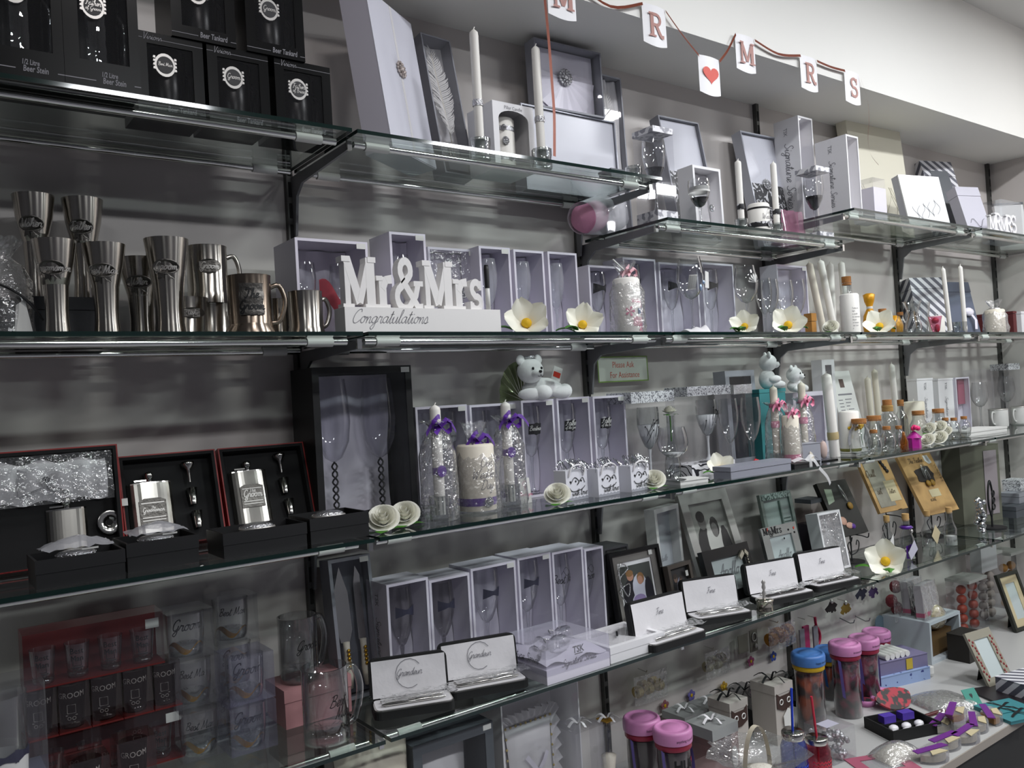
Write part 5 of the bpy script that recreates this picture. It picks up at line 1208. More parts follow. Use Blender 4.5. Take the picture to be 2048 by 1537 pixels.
q=MB();plain(q,'Please Ask',0,H_*.56,H_*.34,fl_y(-.0015),.80);plain(q,'For Assistance',.004,H_*.16,H_*.34,fl_y(-.0015),.80);q.build('lettering',mat('salmon_print','#d4715f',.5),t)
for k,(px,d,pt,r)in enumerate(((882,.255,806,.0125),(1022,.215,800,.0125))):
 X=GX(px,d,Z3);nm=['left','right'][k]
 cube_holder('candle_holder','clear holder of the '+nm+' purple-tied taper',(X,-d,Z3),.05,.055,'clear holders of purple-tied tapers')
 h=GZ(pt,X,d)-Z3
 t=taper('taper_candle',nm+' white taper of the purple-tied set',(X,-d,Z3+.0125),h-.0125,r,0,None,'purple-tied tapers')
 b_=MB();zz=h*[.37,.46][k];b_.prism([(.0+.012*math.cos(a),zz+.013*math.sin(a))for a in[2*PI*q/12 for q in range(12)]],-r-.004,-r);b_.lathe([(r+.001,zz-.008),(r+.001,zz+.008)],14);b_.build('purple_band',PURPLE,t)
 wr=wrap('cellophane_bag','cellophane bag tied with purple ribbon round the '+nm+' taper',(X,-d,Z3),.043,h*.80,.0145,60+k,'cellophane bag',.012,None,'purple-tied cellophane bags',.9)
 ribbon_tie(wr,PURPLE,h*.80,.0165,.044,7+k)
X=GX(957,.22,Z3);r=(GX(988,.22,Z3)-GX(926,.22,Z3))/2;h=GZ(893,X,.22)-Z3
p_=pillar('pillar_candle','white pillar candle lettered Our Wedding Day with purple band',(X,-.22,Z3+.006),r,h,IVORY)
b_=MB().lathe([(r+.0006,.012),(r+.0012,.02),(r+.0006,.030)],24).build('purple_band',PURPLE,p_);gem(p_,.0,.021,-r-.002,.0115,'gem_buckle')
q=MB()
for k,s_ in enumerate(('Our','Wedding','Day')):script(q,s_,0,h*.66-.026*k,.022,on_cyl(r+.0004),.06,.3)
q.build('lettering',GREYP,p_)
wr=wrap('cellophane_bag','cellophane bag tied with purple ribbon round the lettered pillar candle',(X,-.22,Z3),r+.010,h+.012,.012,70,'cellophane bag',.045,None,'purple-tied cellophane bags')
ribbon_tie(wr,PURPLE,h+.014,.014,.042,11)
X=GX(1063,.22,Z3);t=thing('gift_card','small white card printed in pink, leaning beside the right taper','card',(X,-.20,Z3),0,-.12,.002)
MB().box(-.017,.017,-.001,.001,0,.062).build('card',LIGHTP,t);q=MB();script(q,'Thank you',0,.018,.010,fl_y(-.0014),.08,.2,k=2);q.tube(smooth([(-.004,-.0014,.03),(.008,-.0014,.052),(-.006,-.0014,.05),(.004,-.0014,.034)],4),.0006,4);q.build('pink_print',PINK,t)
rose('left cream rose of the pair beside the black box corner',(GX(768,.285,Z3),-.285,Z3),.033,.2,.8,2)
rose('right cream rose of the pair beside the left purple-tied taper',(GX(812,.265,Z3),-.262,Z3),.032,2.0,.8,3)
rose('cream rose before the leftmost silver-tinsel gift bag',(GX(1116,.295,Z3),-.295,Z3),.031,1,.8,4)
rose('cream rose right of the tinsel gift bags',(GX(1312,.29,Z3),-.285,Z3),.030,.4,.8,5)
for k,(pl,pr,pt,d)in enumerate(((1128,1180,940,.275),(1192,1243,936,.285),(1258,1303,930,.285))):
 X,W_,H_=SPAN(pl,pr,pt,d,Z3);W_*=.92
 t=thing('gift_bag',['leftmost small printed gift bag with rope handle and silver tinsel','middle small printed gift bag with silver tinsel','small printed gift bag with silver tinsel beside the cream rose'][k],'gift bag',(X,-d+.02,Z3),.12,0,0,'small printed gift bags')
 MB().box(-W_/2,W_/2,-.02,.02,0,H_).build('bag_body',mat('bag_white','#e1e1e8',.5),t)
 q=MB();q.tube(smooth([(-W_*.3,-.0212,H_*.55),(-W_*.1,-.0212,H_*.75),(W_*.1,-.0212,H_*.6),(0,-.0212,H_*.5),(W_*.25,-.0212,H_*.72),(W_*.36,-.0212,H_*.55)],4),.0009,4)
 q.tube(smooth([(-W_*.35,-.0212,H_*.42),(-W_*.2,-.0212,H_*.3),(W_*.2,-.0212,H_*.34),(W_*.36,-.0212,H_*.44)],4),.0009,4);script(q,'with love',W_*.1,H_*.16,W_*.2,fl_y(-.0213),.08,.2,k=2)
 for s_ in(-.3,-.05,.2):q.ell((s_*W_,-.0205,H_*.62),(.003,.001,.003),6,4)
 q.build('bag_print',BLACKP,t)
 b_=MB();n=12;b_.add([(-W_/2+W_*k_/n,-.0206,.006+.003*(k_%2))for k_ in range(n+1)]+[(-W_/2+W_*k_/n,-.0206,0.0005)for k_ in range(n+1)],[(k_,n+1+k_,n+2+k_,k_+1)for k_ in range(n)]);b_.build('scalloped_hem',SILVC,t)
 MB().tube(smooth([(-W_*.38,-.022,H_*.8),(-W_*.3,-.026,H_*1.08),(0,-.028,H_*1.16),(W_*.28,-.026,H_*1.04),(W_*.3,-.022,H_*.8)],4),.0025,6).build('rope_handle',SATW,t)
 rr=random.Random(k);b_=MB()
 for _ in range(30):
  a=rr.random()*6.3;L=rr.uniform(.02,.045);x0,y0=rr.uniform(-.4,.4)*W_,rr.uniform(-.015,.015)
  b_.ribbon([(x0,y0,H_),(x0+L*.4*math.cos(a),y0+L*.4*math.sin(a),H_+L*.6),(x0+L*math.cos(a),y0+L*.8*math.sin(a)-.004,H_+L*(.5-.8*rr.random()))],(.0008,0,.0012))
 b_.build('tinsel',TINSEL,t,'stuff')
# ------ third row, third bay
def branch_glass(label,px,d,ptop,base=0.,k=1.,group='branch-painted glasses',seed=0):
 X=GX(px,d,Z3);h=GZ(ptop,X,d)-Z3-base
 g,p=stemware('goblet',label,'glass',(X,-d,Z3+base),h,'tulip',k,group,(h*.76,FROST),None,FROST)
 f=on_cyl(lambda z:r_of(p)(z)+.001);rr=random.Random(seed);q=MB()
 for _ in range(7):
  x0,z0=rr.uniform(-.028,.028),h*rr.uniform(.5,.7);x1,z1=x0+rr.uniform(-.02,.02),z0+h*rr.uniform(.12,.26)
  q.tube([f(x0+(x1-x0)*u,z0+(z1-z0)*u+.004*math.sin(u*3))for u in(0,.33,.66,1)],.0008,4);c=f(x1,z1);q.ell(c,(.0022,.0022,.0022),6,4)
 q.build('painted_branches',BLACKP,g)
 return X,h
t,X,W_,H_=None,*SPAN(1270,1355,783,.15,Z3)
clear_box('goblet_box','clear box with silver floral lid left of the white rosebud',(X,-.105,Z3),W_,.10,H_,None,0,'floral-lidded clear boxes',SMALLP,None,.032)
branch_glass('branch-painted glass inside the clear box left of the rosebud',1303,.12,815,.001,1.,seed=1)
X,W_,H_=SPAN(1385,1470,772,.19,Z3)
clear_box('goblet_box','clear box with floral lid and swirl print base right of the rosebud',(X,-.145,Z3),W_,.09,H_,None,0,'floral-lidded clear boxes',SMALLP,SWIRL,.028,.035)
branch_glass('branch-painted glass inside the clear box with swirl base',1420,.16,800,.0355,1.,seed=2)
X,W_,H_=SPAN(1458,1500,770,.13,Z3)
clear_box('glitter_box','clear round-lidded glitter topped box behind the plain flutes',(X+.02,-.105,Z3),.09,.08,H_,None,0,None,GLITTER,None,.03)
g,p=stemware('goblet','wide goblet with frosted lower bowl on a white coaster','glass',(GX(1352,.275,Z3),-.272,Z3+.0125),GZ(855,GX(1352,.275,Z3),.275)-Z3-.0125,'goblet',1.05,None,(.075,FROST))
lidded_box('coaster','white square coaster box under the wide frosted goblet',(GX(1372,.27,Z3),-.268,Z3),.105,.075,.012,LIGHTP,-.1,.4,None,'coaster')
t=thing('bud_vase','slim glass bud vase holding a white rosebud','vase',(GX(1350,.17,Z3),-.165,Z3),0,0,0)
zt=GZ(832,GX(1350,.17,Z3),.17)-Z3
MB().lathe([(.0005,.003),(.022,.002),(.024,.04),(.015,zt*.5),(.010,zt*.62),(.011,zt)],16).build('glass_body',GLASSD,t)
r_=rose('white rosebud with green sepals standing in the slim bud vase',(t.location.x,-.165,Z3+zt-.001),.020,0,.1,6,None,True)
t2=MB().tube([(0,0,0.001),(0,0,-zt*.4)],.002,5).build('rose_stem',LEAF,r_)
for k,(px,pt,d)in enumerate(((1480,797,.24),(1508,795,.25))):
 X=GX(px,d,Z3);stemware('flute',['left of the two tall plain flutes behind the silver grey gift box','right of the two tall plain flutes behind the silver grey gift box'][k],'glass',(X,-d+.03*(1-k),Z3),GZ(pt,X,d)-Z3,'flute',1.05,'tall plain flutes')
flower('white flower lying on the swirl base box side, leaf pointing left',(GX(1475,.275,Z3)-.03,-.24,Z3+.0355*0),.040,.6,.8,((1,2.9),),5)
X,W_,H_=SPAN(1464,1585,925,.335,Z3)
lidded_box('gift_box','long low silver grey gift box at the shelf front',(X,-.300,Z3),W_,.065,H_*.95,mat('silver_grey','#8f919c',.4),0,.45)
t=thing('red_bow','small red satin bow behind the silver grey gift box','bow',(GX(1517,.25,Z3),-.25,Z3),0,0,0)
b_=MB()
for a in range(5):b_.ell((.014*math.cos(a*1.26),.012*math.sin(a*1.26),.016+.004*(a%2)),(.012,.008,.015),8,5)
b_.build('loops',mat('bright_red','#c01218',.4),t)
X,W_,H_=SPAN(1470,1520,742,.07,Z3)
t=window_box('frame_box','tall silver box with dark window behind the plain flutes',(X-.02,-.06,Z3),W_+.02,.05,H_,SILVC,0,-.03,False,None,'gift box',None,3,False,None,.02)
MB().box(-W_/2,W_/2,.012,.016,.02,H_-.02).build('dark_card',mat('plum_card','#2a2430',.5),t)
X,W_,H_=SPAN(1528,1570,778,.12,Z3)
lidded_box('teal_album','teal album standing below the sitting bear',(X+.02,-.085,Z3),W_+.03,.06,H_,mat('teal_cloth','#3f8f93',.5),0,.06,None,'album')
zt=Z3+H_+.0005
teddy('white plush bear sitting on the teal album, in profile',(GX(1543,.1,zt),-.085,zt),.088,.9)
t=teddy('white plush bear slumped face-down beside the sitting bear',(GX(1592,.1,zt),-.09,zt-.02),.08,.3,True)
X,W_,H_=SPAN(1575,1650,725,.07,Z3)
t=window_box('frame_box','tall white-grey box with lilac window under the slumped bear',(X+.02,-.055,Z3),W_-.03,.055,zt-.021-Z3,LILAC,0,0,False,None,'gift box',None,3,False,None,.015)
t=window_box('frame_box','tallest white-grey box with grey window behind the leaning taper',(GX(1655,.05,Z3)+.02,-.04,Z3),.08,.045,GZ(722,X,.05)-Z3,WHITE,0,0,False,None,'gift box',None,3,False,None,.02)
MB().box(-.028,.028,.012,.016,.02,.24).build('grey_card',mat('mauve_grey','#77727f',.5),t)
Xs=[]
for k,(px,d,pt)in enumerate(((1556,.215,770),(1612,.215,762))):
 X=GX(px,d,Z3);h=GZ(pt,X,d)-Z3;nm=['left','right'][k]
 cube_holder('candle_holder','clear holder of the '+nm+' pink-tied taper',(X,-d,Z3),.045,.04,'clear holders of pink-tied tapers')
 t=taper('taper_candle',nm+' ivory taper of the pink-tied set',(X,-d,Z3+.0125),h-.0125,.012,0,IVORY,'pink-tied tapers',(h*.42,h*.50,PINK))
 wr=wrap('cellophane_bag','cellophane bag tied with pink ribbon round the '+nm+' ivory taper',(X,-d,Z3),.037,h*.74,.0145,80+k,'cellophane bag',.012,None,'pink-tied cellophane bags',.85)
 ribbon_tie(wr,PINK,h*.74,.0165,.042,3+k)
X=GX(1582,.255,Z3)
p_=pillar('pillar_candle','ivory pillar candle with pink band between the pink-tied tapers',(X,-.262,Z3+.004),.026,.155,IVORY);MB().lathe([(.0264,.008),(.027,.02),(.0264,.032)],20).build('pink_band',PINK,p_)
wr=wrap('cellophane_bag','cellophane bag tied with pink ribbon round the ivory pillar candle',(X,-.262,Z3),.030,.162,.011,88,'cellophane bag',.03,None,'pink-tied cellophane bags');ribbon_tie(wr,PINK,.164,.013,.035,9)
X=GX(1690,.2,Z3);h=GZ(742,X,.2)-Z3
t=taper('taper_candle','thick white taper with gold flecks leaning beside the yellow-flower pillar',(GX(1676,.225,Z3),-.215,Z3),h,.017,0,None,None,(.06,.085,mat('gold_fleck','#cdb98a',.4,.2)))
t.rotation_euler=(0,-.085,0)
X=GX(1692,.25,Z3)
p_=pillar('pillar_candle','white pillar candle with yellow flower garland',(GX(1700,.21,Z3),-.215,Z3+.011),.033,GZ(825,X,.21)-Z3-.011)
b_=MB();YEL=mat('yellow_petal','#e0b21c',.6)
for k in range(9):
 a=-2.6+.3*k;b_.ell((.034*math.cos(a),.034*math.sin(a),.082+.006*math.sin(k*2)),(.006,.006,.006),8,5)
b_.ell((.030,-.022,.088),(.014,.012,.014),10,6);b_.build('yellow_flowers',YEL,p_)
MB().tube(smooth([(.02,-.03,.085),(.008,-.037,.05),(.016,-.036,.02)],4),.001,5).build('flower_stem',LEAF,p_)
MB().lathe([(.0335,.0),(.036,.005),(.0335,.010)],20).build('leaf_garland',mat('olive','#7a7a3a',.7),p_)
lidded_box('candle_plate','white plate box under the yellow-flower pillar candle',(GX(1705,.22,Z3),-.215,Z3),.10,.10,.0105,LIGHTP,0,.4,None,'plate')
X,W_,H_=SPAN(1606,1640,888,.285,Z3)
t=lidded_box('favour_box','silver favour box with black side, left of the shoe-print box',(X,-.265,Z3),W_,.045,H_,SILVC,-.2,.0,None,'favour box')
q=MB();q.prism(smooth([(-.006,.02),(.002,.008),(.012,.012),(.008,.03),(-.004,.04),(-.006,.02)],3)[:-1],-.0245,-.0235);q.build('shoe_print',IVORY,t)
X,W_,H_=SPAN(1646,1672,882,.285,Z3)
t=clear_box('favour_box','clear favour box holding a pale shoe-shaped soap',(X,-.265,Z3),W_+.012,.045,H_,None,0,None,None,BLACKC,.01,.004)
o=tag(MB().ell((0,0,.032),(.014,.012,.030),12,8).build('soap',mat('pale_pink_soap','#d9bdb0',.5)),'pale oval soap inside the clear favour box','soap');o.location=(X,-.265,Z3+.0045)
X,W_,H_=SPAN(1588,1640,925,.335,Z3)
t=lidded_box('gift_box','flat black gift box tied with white organza ribbon at the shelf front',(X,-.31,Z3),W_,.055,H_,mat('black_paper','#0e0e10',.5),0,.4)
b_=MB();b_.box(.008,.022,-.029,.029,-.0+.0005,H_+.001);b_.ribbon(smooth([(.02,-.02,H_+.004),(.03,-.03,H_+.004),(.04,-.04,H_-.02),(.07,-.045,H_-.05),(.085,-.045,H_-.075)],3),(.004,0,.004));b_.ribbon(smooth([(-.05,-.01,H_+.006),(-.02,-.02,H_+.014),(.014,-.015,H_+.005),(.05,-.01,H_+.018),(.07,-.015,H_+.006)],3),(0,.006,.003));b_.build('organza_ribbon',clear('organza',(.8,.8,.8),.05,.4,.3,haze=.55,hcol=(.85,.85,.85)),t)
X=GX(1705,.06,Z3)
t=thing('information_sheet','white printed information sheet with a small photo, propped behind the jars','sheet',(GX(1712,.09,Z3),-.10,Z3),-.05,-.22,.004)
MB().box(-.065,.065,-.0015,.0015,0,.30).build('sheet',LIGHTP,t)
q=MB();q.box(-.015,.012,-.002,-.0015,.235,.268);q.build('small_photo',mat('brown_photo','#5b4a44',.5),t);q=MB();q.box(-.04,.045,-.002,-.0015,.205,.211)
for k in range(9):q.box(-.045,-.02,-.002,-.0015,.185-.013*k,.188-.013*k);q.box(-.005,.035-.01*(k%3),-.002,-.0015,.187-.013*k,.190-.013*k)
q.build('print_lines',GREYP,t)
t=lidded_box('dark_plaque','small dark frame at the foot of the information sheet',(GX(1703,.15,Z3)+.03,-.14,Z3),.03,.01,.105,mat('brown_photo','#5b4a44',.5),0,.05,None,'plaque',None,-.1)
J=[(1722,.265,838,.040,'round',.024,'large corked jar leftmost of the row, disc cork'),(1752,.235,832,.038,'round',.024,'large corked jar second from left, disc cork'),(1780,.22,800,.040,'tall',.016,'tallest corked bottle bound with twine'),(1750,.300,860,.026,'round',.012,'small corked bottle at front below the disc cork jars'),(1776,.298,853,.028,'round',.013,'small corked bottle in front of the twine-bound bottle'),(1800,.28,852,.024,'round',.011,'small corked bottle between twine-bound bottle and the pink pouch'),(1806,.15,800,.024,'tall',.012,'slim corked bottle behind the twine-bound bottle'),(1840,.20,822,.034,'tall',.022,'straight jar with disc cork behind the pink pouch'),(1880,.19,818,.034,'tall',.022,'straight jar with disc cork behind the white paper roses'),(1880,.225,843,.024,'round',.012,'small corked bottle directly behind the paper roses'),(1893,.215,836,.024,'round',.012,'small corked bottle second in the right-hand cluster'),(1910,.225,836,.024,'round',.012,'small corked bottle third in the right-hand cluster'),(1930,.22,833,.025,'round',.012,'small corked bottle at the end beside the open white box')]
for px,d,pt,r,kd,cr,lb in J:
 X=GX(px,d,Z3);h=GZ(pt,X,d)-Z3;o=cork_jar(lb,(X,-d,Z3),r,h,kd,'corked jars and bottles',cr)
 if pt==800 and px==1780:
  b_=MB()
  for k in range(5):b_.lathe([(cr+.002,h*(.76+.025*k)),(cr+.005,h*(.772+.025*k)),(cr+.002,h*(.784+.025*k))],12)
  b_.build('twine',mat('twine','#b8955a',.9),o)
p_=pillar('pillar_candle','cream pillar candle standing behind the straight corked jar',(GX(1832,.1,Z3),-.10,Z3),.04,GZ(803,GX(1832,.1,Z3),.1)-Z3,IVORY)
for k,(px,hh)in enumerate(((1750,.27),(1765,.30),(1800,.32))):
 t=taper('taper_candle',['ivory taper leaning behind the twine-bound bottle, leftmost','ivory taper leaning behind the twine-bound bottle, middle','white taper leaning by the wall upright behind the jars'][k],(GX(px,.05,Z3),-.045,Z3),hh,.012,0,[IVORY,IVORY,WAX][k],'tapers behind the jars');t.rotation_euler=(.0,-.06,0)
t=thing('favour_pouch','magenta favour pouch tied with a pink bow among the jars','pouch',(GX(1832,.295,Z3),-.29,Z3),0,0,0)
MAG=mat('magenta','#a41c86',.4)
b_=MB();b_.plate([(.028*math.cos(a),.022*math.sin(a))for a in[PI/3*k+.3 for k in range(6)]],0,.036);b_.lathe([(.028,.036),(.012,.052),(.004,.06)],6);b_.build('pouch_body',MAG,t)
b_=MB()
for a in range(5):b_.ell((.012*math.cos(a*1.26),-.008+.008*math.sin(a*1.26),.070+.004*(a%2)),(.010,.007,.009),8,5)
b_.build('pink_bow',mat('hot_pink','#e0266f',.4),t)
t=thing('amber_bottle','small amber orange bottle left of the magenta pouch','bottle',(GX(1812,.31,Z3),-.305,Z3),0,0,0)
MB().lathe([(.0005,.001),(.014,.001),(.014,.03),(.006,.05),(.005,.065),(.0005,.066)],14).build('bottle_body',clear('amber_glass',(.85,.42,.1),.06,.9,.03,haze=.1,hcol=(.7,.3,.05),edge=.5),t)
for k,(px,d,dz,r)in enumerate(((1856,.285,0,.026),(1880,.285,0,.028),(1858,.24,.034,.026),(1880,.24,.036,.026),(1893,.255,.02,.022))):
 rose(['lower left white paper rose of the cluster among the jars','lower right white paper rose of the cluster','upper left white paper rose of the cluster','upper right white paper rose of the cluster','smallest white paper rose at the cluster edge'][k],(GX(px,d,Z3+dz),-d,Z3+dz),r,k,.9,10+k,'white paper roses',k==2)
for k,(pl,pr,pt,d)in enumerate(((1840,1872,757,.07),(1882,1912,757,.07))):
 X,W_,H_=SPAN(pl,pr,pt,d,Z3)
 o=lidded_box('flute_box',['white lettered box behind the corked jars, beside the wall upright','white lettered box behind the corked jars, beside the pink box'][k],(X,-.05,Z3),W_,.045,H_,WHITE,0,.04,'white lettered boxes behind jars','gift box')
 q=MB();fn=lambda x,z:(-z,-.0235,H_*.86-x);fn=lambda x,z:(z,-.0235,H_*.93-x)
 plain(q,'TSK',.0,-.01,.024,fn,.8,center=False);script(q,'Signature Series',.06,-.01,H_*.6/curw('Signature Series'),fn,.07,.2,center=False,k=2);q.build('lettering',GREYP,o)
t,X,W_,H_=pbox(1918,1945,755,.07,.05,'white box with pink band and grey ribbon at back right','gift_box',group=None,stick=False)
MB().box(.0,W_/2-.004,-.004,.0,.12,H_-.01).build('pink_band',mat('dusty_pink','#a8566e',.5),t)
X,W_,H_=SPAN(1940,2012,857,.235,Z3)
t=lidded_box('keepsake_box','low white keepsake box near the shelf end',(X,-.17,Z3),W_,.13,H_*.9,LIGHTP,-.05,.45,None,'box')
o=thing('trinket','small silver trinket lying on the low white keepsake box','trinket',(X-.02,-.15,Z3+H_*.9),0,0,0);MB().ell((0,0,.008),(.02,.012,.008),10,6).build('trinket_body',GLITTER,o)
for k,(px,pt)in enumerate(((2003,818),(2045,813))):
 X=GX(px,.12,Z3);h=GZ(pt,X,.12)-Z3
 t=thing('cup',['white cup with silver rim before the end wall','white cup with silver rim at the right picture edge'][k],'cup',(X,-.11,Z3),0,0,0,'white silver-rimmed cups')
 MB().lathe([(.0005,.002),(.036,.0),(.040,.01),(.040,h-.004)],20).build('cup_body',LIGHTP,t);MB().lathe([(.0405,h-.005),(.0415,h-.002),(.038,h)],20).build('silver_rim',SILVER,t);handle(t,.040,h*.2,h*.8,.025,LIGHTP,.004,PI)
for k,(px,W_,hh)in enumerate(((1968,.11,.27),(2022,.12,.29))):
 X=GX(px,.06,Z3);clear_box('clear_gift_box',['tall clear empty box behind the keepsake box','tall clear box with floral lid behind the white cups'][k],(X,-.06+.01,Z3),W_,.08,hh,None,0,None,[None,SMALLP][k],None,.03)
 stemware('goblet',['clear goblet in the tall clear box behind the keepsake box','clear goblet in the tall floral-lidded box behind the cups'][k],'glass',(X,-.05,Z3+.001),hh-.06,'wine',.95,'goblets in tall clear boxes')
# ------ lowest glass row, first bay: shot glasses, whisky tumblers, beer mugs
REDIN=mat('red_insert','#6e1512',.6)
def shot_glass(label,x,y,z,text,m,r=.0225,h=.058,tm=BLACKP,group=None):
 t=thing('shot_glass',label,'shot glass',(x,y,z),-.2,0,0,group)
 pr=[(r*.78,0),(r*.84,h*.3),(r,h)]
 MB().lathe([(.0005,.001)]+pr+([(r,h),(r*.9,h),(.0005,h*.95)]if m is BLACKC else[]),18).build('glass_body',m,t)
 MB().lathe([(r*.80,.002),(r*.83,h*.17),(.0005,h*.17)],18).build('glass_foot',GLASSD,t)
 f=on_cyl(r_of(pr));q=MB()
 for k,s_ in enumerate(text):plain(q,s_,0,h*.72-k*h*.22,min(h*.24,r*1.9/(len(s_)*.62)),f,.9)
 q.tube([f(-.007,h*.36),f(.007,h*.36),f(.007,h*.56),f(-.007,h*.56),f(-.007,h*.36)],.0006,4);q.tube([f(-.01,h*.31),f(.01,h*.31)],.0008,4)
 for s_ in(-1,1):q.tube([f(s_*.004+.003*math.cos(a),h*.24+.003*math.sin(a))for a in[k*PI/4 for k in range(9)]],.0005,4)
 q.build('lettering',tm,t);return t
def shot_case(label,X,y,z,W_,H_,D_,n,nm,rz=0.):
 t=thing('shot_glass_case',label,'gift box',(X,y,z),rz,0,0,'long red shot glass cases')
 MB().box(-W_/2,W_/2,D_/2-.002,D_/2,0,H_).build('red_back',REDIN,t);MB().box(-W_/2,W_/2,-D_/2,D_/2-.002,0,.003).build('red_base',REDIN,t)
 b_=MB();b_.quad((-W_/2,-D_/2,.003),(W_/2,-D_/2,.003),(W_/2,-D_/2,H_),(-W_/2,-D_/2,H_));b_.quad((-W_/2,-D_/2,H_),(W_/2,-D_/2,H_),(W_/2,D_/2,H_),(-W_/2,D_/2,H_))
 for s_ in(-1,1):b_.quad((s_*W_/2,-D_/2,.003),(s_*W_/2,D_/2-.002,.003),(s_*W_/2,D_/2-.002,H_),(s_*W_/2,-D_/2,H_))
 b_.build('clear_cover',ACET,t);sticker(t,W_/2-.02,H_-.02,-D_/2,.024,.018)
 for k in range(n):
  shot_glass(['leftmost','second','third','rightmost'][k]+' clear shot glass in the '+nm+' red case',X-W_*.36+W_*.24*k,y-.004,z+.0035,['Best','Man'],GLASS,.022,.062,BLACKP,'clear shot glasses in red cases')
zc=Z4+.118
Xl,Xr=GX(62,.12,Z4),GX(366,.12,Z4)
shot_case('bottom long red shot glass case behind two loose GROOM boxes',(Xl+Xr)/2,-.10,Z4,Xr-Xl,.102,.07,4,'bottom',.0)
xs5=[GX(p,.15,Z4+.106)for p in(52,120,186,250,312,368)]
for k in range(5):
 x0,x1=xs5[k],xs5[k+1];lb=['leftmost','second','third','fourth','rightmost'][k]+' GROOM shot glass box in the middle row'
 clear_box('shot_glass_box',lb,((x0+x1)/2,-.11,Z4+.103),(x1-x0)*.94,.062,.088,SMOKE if 0 else clear('dark_acetate',(.75,.73,.72),.06,.8,.03,haze=.03,hcol=(.3,.1,.1),edge=.7),0,'GROOM shot glass boxes',None,REDIN,.01,.003)
 shot_glass('black GROOM shot glass inside the '+['leftmost','second','third','fourth','rightmost'][k]+' middle-row box',(x0+x1)/2,-.112,Z4+.1065,['GROOM'],BLACKC,.024,.078,LIGHTP,'black GROOM shot glasses')
Xl,Xr=GX(48,.13,Z4+.195),GX(326,.13,Z4+.195)
shot_case('topmost long red shot glass case on the GROOM boxes',(Xl+Xr)/2,-.11,Z4+.1925,Xr-Xl,.10,.07,4,'topmost',-.02)
for k,px in enumerate((180,274)):
 X=GX(px,.235,Z4)
 clear_box('shot_glass_box',['left','right'][k]+' loose GROOM shot glass box at the bottom picture edge',(X,-.22,Z4),.064,.062,[.085,.098][k],clear('dark_acetate',(.75,.73,.72),.06,.8,.03,haze=.03,hcol=(.3,.1,.1),edge=.7),0,'GROOM shot glass boxes',None,REDIN,.01,.003)
 shot_glass('black GROOM shot glass inside the '+['left','right'][k]+' loose box at the bottom',X,-.222,Z4+.0035,['GROOM'],BLACKC,.024,[.075,.086][k],LIGHTP,'black GROOM shot glasses')
X=GX(-2,.26,Z4+.10)
clear_box('bow_tie_box','tall clear box with a bow tie glass, cut by left picture edge',(X,-.235,Z4),.135,.11,.245,ACET,0,None,None,mat('pale_base','#5f6170',.5),.01,.09)
g=thing('bow_tie_glass','clear glass with navy bow ties inside the clear box at left edge','glass',(X,-.235,Z4+.0905),0,0,0)
MB().lathe([(.0005,.003),(.042,.001),(.045,.02),(.047,.135)],22).build('glass_body',GLASS,g)
MB().lathe([(.0445,.003),(.0455,.034)],22).build('white_band',LIGHTP,g)
for a in(-.05,-.012,.026):
 f=on_cyl(.046);bow('bow_tie',NAVY,g,.022,(lambda x,z,a=a:f(x+a+.02,z)),.040)
def whisky(label,px,d,z,text,s=.088,h=.092,m=None,glab=''):
 X=GX(px,d,z)
 clear_box('whisky_glass_box',label,(X,-d+s/2,z),s,s,h,m or ACET,0,'whisky glasses in clear boxes')
 g=thing('whisky_glass',glab,'whisky glass',(X,-d+s/2,z+.0012),-.3,0,0,'gold-swirled whisky glasses');r=s*.42
 MB().lathe([(r*.84,.0),(r*.9,.01),(r*.98,h*.45),(r,h*.9)],22).build('glass_body',GLASS,g)
 MB().lathe([(.0005,.001),(r*.86,.0012),(r*.9,.014),(r*.6,.022),(.0005,.018)],20).build('glass_foot',GLASSD,g)
 f=on_cyl(lambda q:r*(.86+.14*min(1,q/(h*.9))));q=MB()
 script(q,text,.004,h*.58,min(.026,1.55*r/curw(text)),f,.10,.3);q.build('lettering',BLACKP,g)
 b_=MB();n=22;lo=[f((k/n-.5)*2.3*r,h*(.16+.10*math.sin(k*.42)))for k in range(n+1)];up=[f((k/n-.5)*2.3*r,h*(.20+.10*math.sin(k*.42)+.12*max(0,math.sin(k*.30-1.0))))for k in range(n+1)]
 b_.add(lo+up,[(k,k+1,n+2+k,n+1+k)for k in range(n)]);b_.build('gold_swirl',GOLD,g)
hb=.0945
whisky('clear whisky glass box, lower left of the six',413,.175,Z4,'Best Man',glab='Best Man whisky glass in the lower left clear box')
whisky('clear whisky glass box, middle left of the six',399,.150,Z4+hb,'Best Man',glab='Best Man whisky glass in the middle left clear box')
whisky('clear whisky glass box, upper left of the six',385,.150,Z4+2*hb,'Groom',glab='Groom whisky glass in the upper left clear box')
whisky('lilac-tinted whisky glass box, lower right of the six',511,.215,Z4,'Groom',.092,m=LACET,glab='Groom whisky glass in the lower right lilac box')
whisky('lilac-tinted whisky glass box, middle right of the six',507,.21,Z4+hb,'Groom',.09,m=LACET,glab='Groom whisky glass in the middle right lilac box')
whisky('clear whisky glass box at back, upper right of the six',477,.10,Z4+2*hb,'Best Man',glab='Best Man whisky glass in the upper right clear box')
for k in range(2):whisky('clear whisky glass box at the back, '+['lower, mostly hidden','upper, mostly hidden'][k],480+3*k,.10,Z4+k*hb,'Groom',glab='Groom whisky glass in the '+['lower','upper'][k]+' hidden back box')
X,W_,H_=SPAN(572,706,1366,.155,Z4)
lidded_box('gift_box','blush pink lidded gift box under and behind the glass beer mugs',(X,-.10,Z4),W_,.11,H_,BLUSH,0,.35)
